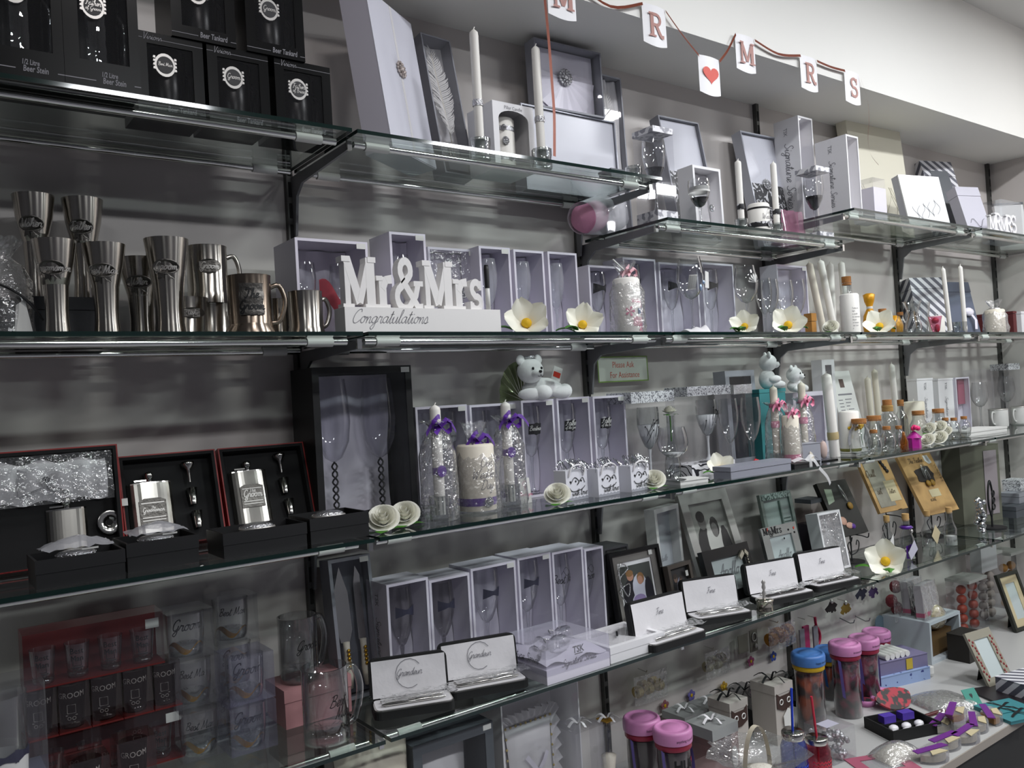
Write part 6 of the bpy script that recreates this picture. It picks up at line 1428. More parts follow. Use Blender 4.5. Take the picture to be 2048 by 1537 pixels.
def beermug(label,px,d,z,h,r,text,ang):
 X=GX(px,d,z);t=thing('beer_mug',label,'beer mug',(X,-d,z),0,0,0,'glass beer mugs')
 pr=[(r*.98,0),(r,.004),(r,h)]
 MB().lathe(pr+[(r,h),(r*.93,h),(r*.9,.03)],24).build('glass_body',GLASS,t)
 MB().lathe([(.0005,.001),(r*.96,.001),(r*.97,.014),(r*.8,.026),(.0005,.022)],22).build('glass_foot',GLASSD,t)
 handle(t,r,h*.14,h*.86,r*.75,GLASSD,.0075,ang)
 q=MB();f=on_cyl(r)
 for k,s_ in enumerate(text):script(q,s_,.006+.012*k,h*.52-k*h*.16,h*.15,f,.075,.35)
 q.build('lettering',BLACKP,t)
h=GZ(1337,GX(655,.275,Z4),.275)-Z4
beermug('glass beer mug lettered Best Man standing at the shelf front',655,.262,Z4,h,.046,['Best','Man'],.12)
zp=Z4+H_+.0005;X=GX(600,.11,zp)
beermug('glass beer mug lettered Groom standing on the blush pink box',600,.105,zp,GZ(1232,X,.105)-zp,.042,['Groom'],.3)
# ------ lowest glass row, second bay
X=GX(700,.06,Z4)
t=window_box('cake_set_box','grey satin box with cake server and knife, leaning beside the wall upright',(GX(712,.09,Z4)+.01,-.085,Z4),.105,.05,.315,GREYC,.0,-.12,False,None,'gift box',None,2,True,None,.008)
MB().box(-.046,.046,.012,.018,.008,.307).build('grey_insert',mat('grey_insert','#6b6d77',.5),t)
def cutlery(name,label,x,poly,hx):
 o=tag(MB().prism(poly,-.006,-.003).build(name,POLISH),label,'cutlery','cake cutlery')
 hd=MB();hd.lathe([(.0005,.02),(.006,.022),(.010,.06),(.007,.10),(.008,.125),(.0005,.126)],12,hx,-.006);h_=hd.build('handle',IVORY,o)
 g=MB()
 for k in range(5):g.ell((hx,-.015,.07+.009*k),(.005,.003,.005),6,4)
 g.build('gold_flowers',mat('bright_gold','#c79a2e',.3,.8),h_)
 o.location=t.location;o.rotation_euler=t.rotation_euler
cutlery('cake_server','silver cake server in the grey satin box',0,[(-.032,.125),(-.012,.12),(-.002,.15),(-.004,.235),(-.02,.295),(-.038,.24),(-.038,.15)],-.02)
cutlery('cake_knife','silver cake knife in the grey satin box',0,[(.012,.125),(.030,.125),(.030,.27),(.020,.292),(.012,.25)],.022)
FB=[(785,868,1163,.155,'leftmost lettered flute box on the lowest glass shelf','flute',0),(870,950,1154,.15,'second lettered flute box from left, behind the second pen case','flute',0),(953,1042,1130,.145,'third flute box, price tag at corner, behind the clear-lidded set','tulip',1),(1046,1112,1111,.14,'fourth flute box with price tag, behind the clear-lidded set','tulip',1),(1115,1176,1100,.14,'fifth flute box with scroll-lettered glass, beside the white open box','flute',2),(1179,1216,1096,.14,'sixth narrow flute box left of the dark box','flute',2)]
for k,(pl,pr,pt,d,lb,kd,st)in enumerate(FB):
 X,W_,H_=SPAN(pl,pr,pt,d,Z4)
 t=window_box('flute_box',lb,(X,-d+.05,Z4),W_,.10,H_,LILAC,0,0,True,'lilac-white flute boxes','gift box',None,90+k,st==1)
 g,p=stemware('flute',['grey-tinted bow tie flute in the leftmost lettered box','grey-tinted bow tie flute in the second lettered box','bow tie flute in the third box from left','bow tie flute in the fourth box from left','scroll-lettered flute in the fifth box from left','scroll-lettered flute in the sixth narrow box'][k],'glass',(X,-d+.042,Z4+.004),H_-.02,kd,min(1.05,W_/.078),'flutes on the lowest shelf',None,clear('grey_flute',(.62,.61,.62),.06,.9,.02,edge=.6)if st==0 else None)
 h=H_-.02;f=on_cyl(lambda z:r_of(p)(z)+.001)
 if st<2:bow('bow_tie',NAVY,g,.027,f,h*.76)
 else:
  q=MB();script(q,'Best Man' if k==4 else 'Groom',0,h*.68,.022,f,.09,.2);q.tube(smooth([f(-.014,h*.78),f(0,h*.86),f(.012,h*.8),f(.002,h*.76),f(-.008,h*.82)],4),.0006,4);q.build('lettering',BLACKP,g)
 if k==0:
  q=MB();L=H_*.8;fn=lambda x,z:(-W_/2-.0006,-z,H_*.9-x)
  plain(q,'TSK',0,-.008,.022,fn,.8,center=False);script(q,'Signature Series',.055,-.008,(L-.055)/curw('Signature Series'),fn,.07,.2,center=False,k=2);q.build('lettering',GREYP,t)
X,W_,H_=SPAN(1219,1268,1094,.12,Z4)
t=window_box('flute_box','dark charcoal window box between the flute boxes and the picture frames',(X,-.07,Z4),W_,.09,H_,mat('charcoal_card','#3b3b3e',.6,bump=.2,bscale=60),0,0,True,None,'gift box',None,5,False,mat('charcoal_satin','#4a4a50',.4))
Xl,Xr=GX(1095,.34,Z4),GX(1217,.335,Z4);W_=Xr-Xl;X=(Xl+Xr)/2;H_=GZ(1302,Xl+.01,.34)-Z4;D_=.19
t=thing('signature_box','low lilac set box with clear lid, lettered on two sides','gift box',(X,-.34+D_/2,Z4),0,0,0)
MB().box(-W_/2,W_/2,-D_/2,D_/2,0,H_*.42).build('box_base',LILAC,t)
clr=MB();a,c=W_/2+.001,D_/2+.001
for q_ in(((-a,-c),(a,-c)),((a,-c),(a,c)),((a,c),(-a,c)),((-a,c),(-a,-c))):clr.quad((*q_[0],H_*.25),(*q_[1],H_*.25),(*q_[1],H_),(*q_[0],H_))
clr.quad((-a,-c,H_),(a,-c,H_),(a,c,H_),(-a,c,H_));clr.build('clear_lid',clear('frosty_lid',(.93,.93,.96),.05,.6,.05,haze=.22,hcol=(.72,.7,.8)),t)
satin('lining',t,W_-.02,0,0,.001,4,.001)
bpy.data.objects.remove(bpy.data.objects[t.children[-1].name])
MB().grid(lambda u,v:((u-.5)*(W_-.008),(v-.5)*(D_-.008),H_*.44+.006*math.sin(u*12+v*5)+.006),14,10).build('lining',SATIN,t)
q=MB();f1=fl_y(-D_/2-.0016);plain(q,'TSK',.0,H_*.72,.022,f1,.9,bold=.03);q.box(-.012,.012,-D_/2-.0016,-D_/2-.001,H_*.66,H_*.69)
script(q,'Signature Series',0,H_*.40,W_*.55/curw('Signature Series'),f1,.08,.3,k=2)
f2=lambda x,z:(-W_/2-.0016,-x,z);script(q,'Signature Series',-.0,H_*.55,D_*.7/curw('Signature Series'),f2,.08,.3,k=2);q.build('lettering',GREYP,t)
for k in(0,1):
 g=thing('goblet',['front','rear'][k]+' goblet lying inside the clear-lidded set box','goblet',(X-.05+.055*k,-.34+D_/2-.04+.05*k,Z4+H_*.47+.026),.25,0,0,'goblets lying in the set box')
 m=MB();m.m=Matrix.Rotation(PI/2+0,4,'Y')@Matrix.Translation((0,0,-.05));m.lathe([(.0185,.0),(.02,.003),(.004,.008),(.004,.055),(.014,.065),(.022,.09),(.020,.115)],14);m.build('goblet_body',GLASS,g)
 m=MB();m.m=Matrix.Translation((-.015,0,0));m.tube(smooth([(0,-.01,.018),(.01,.004,.023),(.02,-.004,.02)],4),.002,5);m.build('silver_trim',GLITTER,g)
Xl,Xr=GX(1222,.335,Z4),GX(1331,.335,Z4);W_=Xr-Xl;X=(Xl+Xr)/2;D_=.15;H_=GZ(1294,Xl+.02,.335)-Z4
t=thing('open_box','white open-topped gift box lined with satin beside the lettered set box','gift box',(X,-.335+D_/2,Z4),0,0,0);e=.014
MB().box(-W_/2+.001,W_/2-.001,-D_/2+.001,D_/2-.001,0,H_*.55).build('box_base',WHITE,t)
b_=MB()
for x0,x1,y0,y1 in((-W_/2,-W_/2+e,-D_/2,D_/2),(W_/2-e,W_/2,-D_/2,D_/2),(-W_/2+e,W_/2-e,-D_/2,-D_/2+e),(-W_/2+e,W_/2-e,D_/2-e,D_/2)):b_.box(x0,x1,y0,y1,H_*.57,H_)
b_.build('lid_frame',WHITE,t)
MB().grid(lambda u,v:((u-.5)*(W_-2*e),(v-.5)*(D_-2*e),H_*.62+.010*abs(math.sin(u*7+v*2))),14,8).build('lining',SATW,t)
MB().quad((-W_/2+e,-D_/2+e,H_-.003),(W_/2-e,-D_/2+e,H_-.003),(W_/2-e,D_/2-e,H_-.003),(-W_/2+e,D_/2-e,H_-.003)).build('window',FILM,t)
MB().tube([(-.01,-.01,H_*.62+.016),(.004,.006,H_*.62+.018)],.003,6).build('black_clasp',BLACKP,t)
PC=[(750,1442,912,1416,-.22,'Grandeur','frontmost black pen case beside the Best Man mug',0),(902,1402,1060,1372,-.15,'Grandeur','second black pen case, left of the lettered set box',1),(1308,1306,1416,1272,-.02,'Fine','third black pen case, right of the white open box',3),(1396,1252,1508,1234,-.16,'Fine','fourth black pen case before the small couple photo frame',4),(1530,1213,1632,1192,-.14,'Love','fifth black pen case right of the silver ring stand',5),(1636,1185,1726,1166,-.14,'Love','sixth black pen case at the right shelf seam',6)]
for k,(x1,y1,x2,y2,rz,tx,lb,sd)in enumerate(PC):
 a=GF(x1,y1,Z4+.003);c=GF(x2,y2,Z4+.003);W_=math.hypot(c[0]-a[0],c[1]-a[1])
 rz=-math.atan2(c[1]-a[1],c[0]-a[0]);cx,cd=(a[0]+c[0])/2,(a[1]+c[1])/2
 dep=.075;X=cx-math.sin(rz)*dep/2;y=-cd+math.cos(rz)*dep/2
 pen_case(lb,(X,y,Z4),W_,rz,tx.replace('L','G').replace('v','o')if 0 else(tx if tx!='Love' else 'Fine'),sd,dep,.088 if k<2 else .095,2,k>=4)
t=thing('ring_stand','silver round ring stand with ornate handle on its lid','ring stand',(GX(1533,.315,Z4),-.31,Z4),0,0,0)
MB().lathe([(.0005,.001),(.024,.001),(.025,.004),(.0235,.006),(.0235,.028),(.026,.03),(.026,.034),(.012,.037),(.0005,.037)],22).build('pot',mat('silver_plate','#c2bcae',.15,1.),t)
b_=MB();b_.lathe([(.006,.037),(.003,.045),(.006,.052),(.003,.060),(.006,.068),(.004,.078),(.0065,.084),(.0005,.092)],12);b_.tube([(.0,-.02,.034),(-.02,-.022,.032)],.002,5);b_.build('finial',SILVER,t)
def couple(t,w,h,o,y,tone):
 """printed wedding photograph, flat on the sheet"""
 cols={'bg':tone[0],'suit':tone[1],'dress':tone[2],'skin':tone[3],'hair':tone[4],'fl':tone[5]}
 M_={k:mat('photo_'+v.strip('#'),v,.35)for k,v in cols.items()}
 pr=MB();pr.box(-w/2,w/2,y,y+.0008,o,o+h);par=pr.build('photo_print',M_['bg'],t)
 def el(cx,cz,rx,rz_,n=14):return[(-w/2+w*(cx+rx*math.cos(2*PI*k/n)),o+h*(cz+rz_*math.sin(2*PI*k/n)))for k in range(n)]
 lay=[('suit',el(.28,.35,.26,.38)),('dress',el(.58,.5,.25,.30)),('dress',el(.55,.2,.30,.24)),('skin',el(.30,.78,.11,.10)),('hair',el(.29,.84,.12,.07)),('hair',el(.62,.70,.12,.12)),('skin',el(.60,.66,.09,.09)),('fl',el(.5,.28,.2,.10)),('suit',el(.85,.35,.14,.35))]
 for k,(c,pg)in enumerate(lay):
  pg=[(max(-w/2,min(w/2,a)),max(o,min(o+h,b_)))for a,b_ in pg]
  MB().flat(pg,y-.0002-.00006*k).build('photo_figure',M_[c],par)
COLOUR=('#4a4d4a','#26252c','#c9cad8','#b98a74','#8f6a45','#8f7fa8');BW=('#9a9a94','#2c2a2a','#c9c7c2','#6d6a68','#222020','#8a8886');DIM=('#2e2e30','#17181c','#8d8fa2','#7a6458','#3a302a','#77798e')
def fpos(pl,pr,pt,d):
 X,W_,H_=SPAN(pl,pr,pt,d,Z4);return X,W_,H_
PALE=mat('pale_sheet','#b9c4c4',.35)
def insert_text(t,y,o,h,w,sz=.2,x=0.):
 q=MB();script(q,'Apollo',x,o+h*.45,w*.62/curw('Apollo'),fl_y(y-.0012),.05,.35);script(q,'line',x,o+h*.33,w*.1,fl_y(y-.0012),.06,.2,k=2);q.build('lettering',GREYP,t)
X,W_,H_=fpos(1238,1340,1105,.165)
t=frame('picture_frame','black frame with wedding couple photo and silver heart scroll',(X+.01,-.155,Z4),W_*.98,H_*1.02,.010,mat('black_wood','#0d0c0d',.3),0,-.16,.018,mat('taupe_mount','#77736f',.6),.022,lambda t_,w,h,o,y:couple(t_,w*.9,h*.9,o+h*.02,y,COLOUR))
b_=MB();b_.tube(smooth([(-W_*.38,-.004,.01),(-W_*.30,-.008,H_*.3),(-W_*.40,-.008,H_*.5),(-W_*.2,-.008,H_*.58),(-W_*.26,-.008,H_*.42),(-W_*.36,-.008,H_*.66),(-W_*.18,-.008,H_*.78),(-W_*.3,-.008,H_*.86),(-W_*.38,-.008,H_*.72)],5),.002,5);b_.build('silver_scroll',GLITTER,t);sticker(t,W_*.32,H_*.93,-.003,.014,.014)
X,W_,H_=fpos(1285,1362,1008,.045)
t=frame('picture_frame','deep white frame with a hanging silver heart',(X+.01,-.075,Z4+0),.15,GZ(1008,X,.06)-Z4-.01,.014,mat('frame_white','#d9d9d7',.35),.25,-.05,.035,None,0,lambda t_,w,h,o,y:insert_text(t_,y,o,h,w*.6),None,False,'picture frame',mat('pale_grey','#aeb2b8',.35))
b_=MB();hp=[(.014*math.sin(a)**3*.8,.020*(.8125*math.cos(a)-.3125*math.cos(2*a)-.125*math.cos(3*a)-.0625*math.cos(4*a)))for a in[2*PI*k/20 for k in range(20)]]
b_.prism([(x+.028,z+.075)for x,z in hp][::-1],-.010,-.004);b_.build('silver_heart',mat('dark_silver','#77746d',.35,.9),t)
X,W_,H_=fpos(1392,1528,1000,.13)
t=frame('picture_frame','wide silver frame with black and white kissing couple and heart jewel',(X-.005,-.135,Z4),.235,(GZ(985,X,.1)-Z4)*1.03,.034,mat('silver_leaf','#b9b8b3',.4,.35),.02,-.30,.016,None,0,lambda t_,w,h,o,y:couple(t_,w,h,o,y,BW))
gem(t,.03,.018,-.010,.012,'heart_jewel');q=MB();plain(q,'MR',-.03,.012,.014,fl_y(-.0086),.9);plain(q,'MRS',.066,.012,.014,fl_y(-.0086),.9);q.build('lettering',SILVER,t)
X,W_,H_=fpos(1340,1432,1125,.215)
t=frame('picture_frame','small bronze-grey frame with a dark wedding photo',(X+.02,-.17,Z4),.115,.15,.012,mat('bronze_frame','#57504a',.35,.4),.12,-.16,.018,BLACKM,.006,lambda t_,w,h,o,y:couple(t_,w,h,o,y,DIM));sticker(t,.032,.115,-.006,.012,.016)
X,W_,H_=fpos(1440,1545,1108,.235)
t=frame('picture_frame','black landscape frame with pale lettered insert and diamante corner',(X+.025,-.178,Z4),.225,.165,.032,mat('black_wood','#0d0c0d',.3),.03,-.26,.018,None,0,lambda t_,w,h,o,y:insert_text(t_,y,o,h,w),None,True,'picture frame',PALE)
b_=MB()
for k in range(12):b_.ell((.092-.002*k*0,-.011,.02+.009*k),(.0035,.002,.0035),6,4)
b_.prism([(.055,.115),(.075,.13),(.07,.143),(.05,.128)],-.016,-.009);b_.prism([(.078,.135),(.09,.12),(.096,.13),(.084,.144)],-.016,-.009);b_.build('diamante_trim',mat('pearl_trim','#c9c3b0',.3,.4),t)
X,W_,H_=fpos(1530,1625,1085,.20)
t=frame('picture_frame','mirrored frame lettered Mr and Mrs with red hearts and pale insert',(X+.02,-.195,Z4),.185,.20,.034,mat('mirror_silver','#a9aeac',.12,.75),.0,-.22,.012,None,0,lambda t_,w,h,o,y:insert_text(t_,y,o,h,w),None,True,'picture frame',PALE)
q=MB();slab(q,'Mr',-.085,.176,.022,-.0068,None);slab(q,'&',-.055,.168,.018,-.0068,None);slab(q,'Mrs',-.042,.174,.024,-.0068,None)
for k in range(12):q.ell((.045+.035*math.sin(k*2.1),-.0068,.178-.012*(k%3)),(.0035,.0008,.0035),6,4)
q.build('lettering',BLACKP,t)
for cx,cz,s_ in((-.062,.193,.6),(.075,.18,.5),(.075,.03,1.)):MB().flat([(x*s_*.7+cx,z*s_*.6+cz)for x,z in hp][::-1],-.0069).build('red_heart',REDP,t)
X,W_,H_=fpos(1500,1590,930,.05)
hh=.285
t=frame('picture_frame','tall green-silver frame with two openings and floral border',(X+.035,-.095,Z4),.175,hh,.016,mat('green_silver','#7f8f88',.3,.4),.0,-.17,.012,None,0,None,None,True,'picture frame',mat('pale_green_sheet','#93a29d',.4))
b_=MB();b_.box(.012,.018,-.008,.0,.03,hh-.03);b_.build('divider',mat('green_silver','#7f8f88',.3,.4),t)
q=MB()
for k in range(6):q.box(.024,.066,-.0012,.0005,.075+.012*k+(.055 if k>2 else 0),.079+.012*k+(.055 if k>2 else 0))
for k in range(5):q.tube([(.045+.006*k*math.cos(a),-.0005,.14+.005*k*math.sin(a))for a in[2*PI*j/12 for j in range(13)]],.0008,4)
q.build('calendar_print',mat('dark_green_print','#45564f',.5),t)
MB().box(-.078,.078,-.0075,-.0065,.004,.030).build('floral_band',printed('floral_green','#3f524b','#9fb0aa',70,.45,.55,dist=2),t);MB().box(-.078,.078,-.0075,-.0065,hh-.022,hh-.002).build('floral_band',printed('floral_green','#3f524b','#9fb0aa',70,.45,.55,dist=2),t)
X,W_,H_=fpos(1610,1672,998,.06)
clear_box('candle_box','dark clear-lidded box behind the white crystal gift box',(X-.03,-.05,Z4),.08,.065,GZ(995,X,.06)-Z4,clear('dark_acetate',(.75,.73,.72),.06,.8,.03,haze=.03,hcol=(.3,.1,.1),edge=.7),0,None,mat('slate_card','#50545a',.5),mat('plum_card','#2a2430',.5),.015,.15)
t=window_box('crystal_box','white gift box of crystals in a film bag behind the last pen case',(GX(1662,.17,Z4)+.025,-.165,Z4),.125,.05,.20,WHITE,-.05,-.16,True,None,'gift box',None,7,False,SATW,.008,CELLO)
for k in range(6):MB().ell((-.03+.02*(k%3),-.02,.15+.02*(k//3)),(.005,.004,.005),6,4).build('crystal',GLITTER,t)
def easel(label,X,y,z,w,h,lean,rz=0.):
 t=thing('wire_easel',label,'easel',(X,y,z),rz,0,0,'black wire easels');b_=MB();W=BLACKP
 b_.cyl(.045,0,.004,18);b_.tube([(0,0,.004),(0,0,h*.5)],.0025,6)
 for s_ in(-1,1):b_.tube(smooth([(0,0,h*.5),(s_*w*.3,-.02,h*.46),(s_*w*.45,-.035,h*.42),(s_*w*.45,-.04,h*.50)],4),.0022,5);b_.tube(smooth([(0,0,h*.12),(s_*w*.2,-.01,h*.18),(s_*w*.3,-.01,h*.32),(s_*w*.2,-.01,h*.38),(s_*w*.14,-.01,h*.30)],4),.002,5)
 b_.tube([(0,0,h*.5),(0,.012,h*.8)],.0022,5);b_.build('wire_frame',W,t);return t
X=GX(1705,.15,Z4)
easel('black wire easel holding the dark quill display book',X+.03,-.13,Z4,.12,.20,.3)
t=thing('quill_book','dark display book with glass quill and flower print on a wire easel','pen set',(X+.02,-.145,Z4+.095),-.05,-.42,.018)
MB().box(-.085,.085,-.009,.009,0,.205).build('book_panel',mat('dark_book','#17160f',.5),t)
def vial(t,x,z,s,ang,yy=-.010):
 m=Matrix.Translation((x,yy,z))@Matrix.Rotation(ang,4,'Y');b_=MB();b_.m=m;b_.ell((0,-.004,.03*s),(.007*s,.005,.035*s),10,7);b_.build('glass_tube',GLASSD,t);b_=MB();b_.m=m;b_.ell((0,-.004,-.022*s),(.014*s,.006,.014*s),12,7);b_.build('wax_seal',mat('ochre_seal','#9a7420',.5),t)
vial(t,.035,.125,1.,-.2)
b_=MB();b_.ell((-.03,-.010,.055),(.02,.003,.016),10,5);b_.ell((-.005,-.0105,.035),(.022,.003,.012),10,5);b_.build('flower_print',mat('peach_print','#c79a86',.5),t)
b_=MB();b_.ell((.012,-.011,.03),(.014,.003,.010),10,5);b_.build('purple_print',PURPLE,t)
b_=MB();b_.prism([(-.07,.12),(-.03,.13),(-.02,.175),(-.06,.18)],-.0105,-.009);b_.build('lettered_patch',mat('sage_print','#8d9a86',.5),t)
t=flower('open white flower with long green leaves at the seam of the lowest shelf',(GX(1778,.31,Z4),-.30,Z4),.062,.1,1.0,((1,2.3),(1,.3),(1,3.8)),6)
# ------ lowest glass row, right bays
def parch(label,X,y,z,w,h,tilt,rz,k):
 t=thing('parchment_set',label,'writing set',(X,y,z),rz,tilt,.012,'parchment writing sets')
 MB().box(-w/2,w/2,-.006,.006,0,h).build('panel',PARCH,t)
 if k==0:
  MB().box(-w*.40,w*.14,-.0075,-.006,h*.08,h*.9).build('glued_strip',mat('sepia_strip','#8f8a7c',.6,var=.4,bscale=30),t)
  MB().box(w*.02,w*.4,-.008,-.006,h*.15,h*.5).build('cream_label',mat('cream_label','#c2b592',.6),t)
  b_=MB()
  for q_ in range(4):b_.lathe([(.006,-.001),(.0085,0),(.006,.001)],10,w*.16+.0,-.012)
  for q_ in range(5):b_.ell((w*.18+.006*q_,-.010,h*.88-.013*q_),(.009,.003,.008),8,5)
  b_.build('black_scroll',BLACKP,t)
  q=MB();script(q,'Quill',-w*.3,h*.6,.028,fl_y(-.0079),.1,.2,k=2);script(q,'set',-w*.25,h*.3,.028,fl_y(-.0079),.1,.2,k=2);script(q,'Letter',w*.18,h*.28,.02,fl_y(-.0084),.1,.2,k=2);q.build('lettering',mat('sepia_print','#4f402a',.6),t)
 else:
  b_=MB();n=22;b_.prism([(w*.02+w*(.27+.04*math.sin(q_*5))*math.cos(2*PI*q_/n),h*.62+h*(.15+.03*math.sin(q_*7))*math.sin(2*PI*q_/n))for q_ in range(n)],-.008,-.006);b_.build('dark_oval',mat('dark_sepia','#2b2320',.5),t)
  vial(t,-.008,h*.56,1.,.1);vial(t,.018,h*.56,1.,-.1)
  q=MB();script(q,'The Feather',-.01,h*.83,.022,fl_y(-.0066),.09,.1,k=2);plain(q,'WRITES',w*.36,h*.5,.018,lambda x,z:(w*.42+(z-h*.5),-.0066,h*.62-(x-w*.36)*1.3),1.);script(q,'scent',-w*.1,h*.2,.02,fl_y(-.0066),.09,.1,k=2);q.build('lettering',mat('sepia_print','#4f402a',.6),t)
  MB().box(-w*.1,w*.2,-.0072,-.006,h*.26,h*.38).build('cream_label',mat('cream_label','#c2b592',.6),t)
  b_=MB();b_.prism([(w*.22,h*.93),(w*.36,h*.93),(w*.40,h*.8),(w*.30,h*.78),(w*.22,h*.84)],-.0075,-.006);b_.build('price_label',LIGHTP,t)
 return t
X=GX(1745,.06,Z4);X1=GX(1765,.11,Z4)
easel('black wire easel under the smaller parchment set',X1+.06,-.10,Z4,.16,.26,.3)
parch('smaller parchment writing set on an easel, cream label at lower right',X1+.05,-.135,Z4+.145,.18,.235,-.40,-.06,0)
X2=GX(1880,.16,Z4)
easel('black wire easel under the larger parchment set',X2+.05,-.105,Z4,.18,.2,.3)
parch('larger parchment writing set with dark oval and two glass vials',X2+.05,-.15,Z4+.095,.235,.265,-.45,-.06,1)
BT=[(1778,.20,1032,.024,.011,'corked bottle with paper tag left of the purple-ribboned bottle'),(1816,.25,1028,.026,.013,'corked bottle wrapped with purple ribbon and silver heart'),(1858,.2,1022,.024,.012,'corked bottle with hanging diamond-shaped label'),(1902,.25,1015,.024,.012,'tall clear bottle with white filling near the seam')]
for k,(px,d,pt,r,cr,lb)in enumerate(BT):
 X=GX(px,d,Z4);h=GZ(pt,X,d)-Z4
 t=thing('message_bottle',lb,'bottle',(X,-d,Z4),0,0,0,'corked message bottles')
 MB().lathe([(.0005,.003),(r,.002),(r,h*.45),(cr,h*.66),(cr,h*.86),(cr*1.2,h*.88)],16).build('glass_body',GLASSD,t)
 MB().cyl(cr*.95,h*.84,h,12).build('cork',mat('pale_cork','#c09a62',.8),t)
 if k==1:
  b_=MB()
  for s_ in(-1,1):b_.add([(s_*.002,-r*1.02,h*.36),(s_*r*1.0,-r*.4,h*.30),(s_*r*1.0,-r*.4,.004),(s_*r*.5,-r*.92,.004)],[(0,1,2,3)])
  b_.lathe([(cr*1.3,h*.66),(cr*1.9,h*.70),(cr*1.3,h*.74)],10);b_.build('purple_ribbon',PURPLE,t);MB().ell((0,-cr-.008,h*.62),(.007,.004,.007),8,5).build('silver_heart',SILVER,t)
 if k==2:MB().prism([(0,h*.62),(.034,h*.38),(.006,h*.08),(-.030,h*.34)],-r-.006,-r-.005).build('hanging_label',mat('cream_label','#c2b592',.6),t)
 if k==0:MB().prism([(-.012,h*.6),(-.034,h*.46),(-.036,h*.2),(-.012,h*.3)],-r-.006,-r-.005).build('paper_tag',LIGHTP,t)
 if k==1:MB().prism([(-.01,h*.44),(-.055,h*.20),(-.04,h*.0+.004),(.010,h*.22)],-r-.008,-r-.007).build('paper_tag',mat('lilac_tag','#b9b7c6',.5),t)
 if k==3:MB().lathe([(r*.95,.004),(r*.95,h*.25),(.0005,h*.26)],14).build('white_filling',LIGHTP,t)
X,W_,H_=fpos(1905,1960,930,.04)
t=lidded_box('grey_gift_box','tall olive-grey box with pale window panel behind the parchment set',(GX(1915,.05,Z4)+.12,-.065,Z4),.24,.10,.335,mat('olive_grey','#6a6a5c',.6),-.25,0,None,'gift box')
MB().box(.02,.10,-.0512,-.0502,.03,.31).build('pale_panel',mat('mauve_panel','#9a8f94',.5),t)
b_=MB();b_.tube([(-.03,0,.345),(.06,0,.352)],.002,5);b_.tube([(-.02,0,.335),(-.02,0,.346)],.002,5);b_.tube([(.05,0,.335),(.05,0,.351)],.002,5);b_.build('wire_handle',BLACKP,t)
t=thing('crystal_ornament','sparkling silver crystal ornament at the seam of the lowest shelf','ornament',(GX(1965,.24,Z4),-.235,Z4),0,0,0)
rr=random.Random(4);b_=MB()
for k in range(26):b_.ell((rr.uniform(-.014,.014),rr.uniform(-.014,.014),.012+.135*k/26),(.012,.012,.012),6,4)
b_.build('crystals',TINSEL,t,'stuff')
t=thing('wire_holder','black metal loop stand with curls on a round base','stand',(GX(1990,.22,Z4),-.21,Z4),0,0,0)
b_=MB();b_.cyl(.055,0,.008,20);b_.tube([(0,0,.008),(0,0,.05)],.004,6);b_.tube(smooth([(0,0,.05),(-.02,0,.1),(-.018,0,.16),(0,0,.2),(.018,0,.15),(.014,0,.09),(0,0,.05)],4),.004,6)
for k in range(3):b_.tube([(.016+.012*math.cos(a),-.004,.09+.028*k+.012*math.sin(a))for a in[2*PI*j/10 for j in range(11)]],.003,5)
b_.build('metalwork',BLACKP,t)
for k,(px,d,w,h)in enumerate(((2030,.14,.16,.05),(2035,.12,.11,.045),(2040,.1,.10,.05))):
 zz=Z4+[0,.051,.097][k]
 lidded_box('gift_box',['lowest grey box of the stack near the end wall','middle pale box of the stack near the end wall','topmost lace print box of the stack near the end wall'][k],(GX(px,d,Z4),-d+.01,zz),w,.10-.01*k,h,[mat('slate_card','#50545a',.5),SILVC,SMALLP][k],0,.4,'stacked gift boxes','gift box')
# ------ display table: goods below the lowest glass shelf
def cushion(name,label,cat,X,y,z,w,h,th,m,tilt=-.1,ruffle=None,rz=0.):
 t=thing(name,label,cat,(X,y,z),rz,tilt,th)
 def face(s_):return lambda u,v:((u-.5)*w*(1-.10*math.sin(PI*v)),s_*th/2*(math.sin(PI*max(.001,min(.999,u)))*math.sin(PI*max(.001,min(.999,v))))**.45,h*(.002+.996*v)+h*.05*math.sin(PI*u)*(.5-v))
 b_=MB();b_.grid(face(-1),12,12);b_.grid(face(1),12,12);b_.build('cushion_body',m,t)
 if ruffle:
  b_=MB();n=72;P_=[]
  for k in range(n+1):
   q=4*(k%n)/n;s_=int(q);f=q-s_
   P_.append([(f-.5,0),(.5,f),(.5-f,1),(-.5,1-f)][s_])
  vs=[(x*w,0,z_*h)for x,z_ in P_]+[(x*(w+.05),(-1)**k*.010,h/2+(z_-.5)*(h+.05))for k,(x,z_)in enumerate(P_)]
  b_.add(vs,[(k,k+1,n+2+k,n+1+k)for k in range(n)],0,True);b_.build('ruffle',ruffle,t)
  b_=MB()
  for k in range(0,n,2):b_.ell((P_[k][0]*w*.97,-.004,h/2+(P_[k][1]-.5)*h*.97),(.0035,.003,.0035),6,4)
  b_.build('gold_beading',mat('gold_bead','#b9a566',.4,.5),t)
 return t
X,W_,H_=SPAN(845,1004,1468,.27,ZT)
t=window_box('cushion_box','open grey box holding a plain white ring cushion',(X,-.21,ZT),W_,.12,H_,mat('slate_card','#50545a',.5),0,0,False,None,'gift box',None,1,True,None,.022)
cushion('ring_cushion','plain white ring cushion inside the open grey box','cushion',X,-.205,ZT+.012,W_-.06,H_-.05,.06,SATW,-.05)
Xl=X
X,W_,H_=SPAN(1018,1172,1385,.17,ZT)
t=window_box('cushion_box','open white box holding a ruffled cushion with gold beading',(X,-.11,ZT),W_,.12,H_,WHITE,0,0,False,None,'gift box',None,1,False,None,.004)
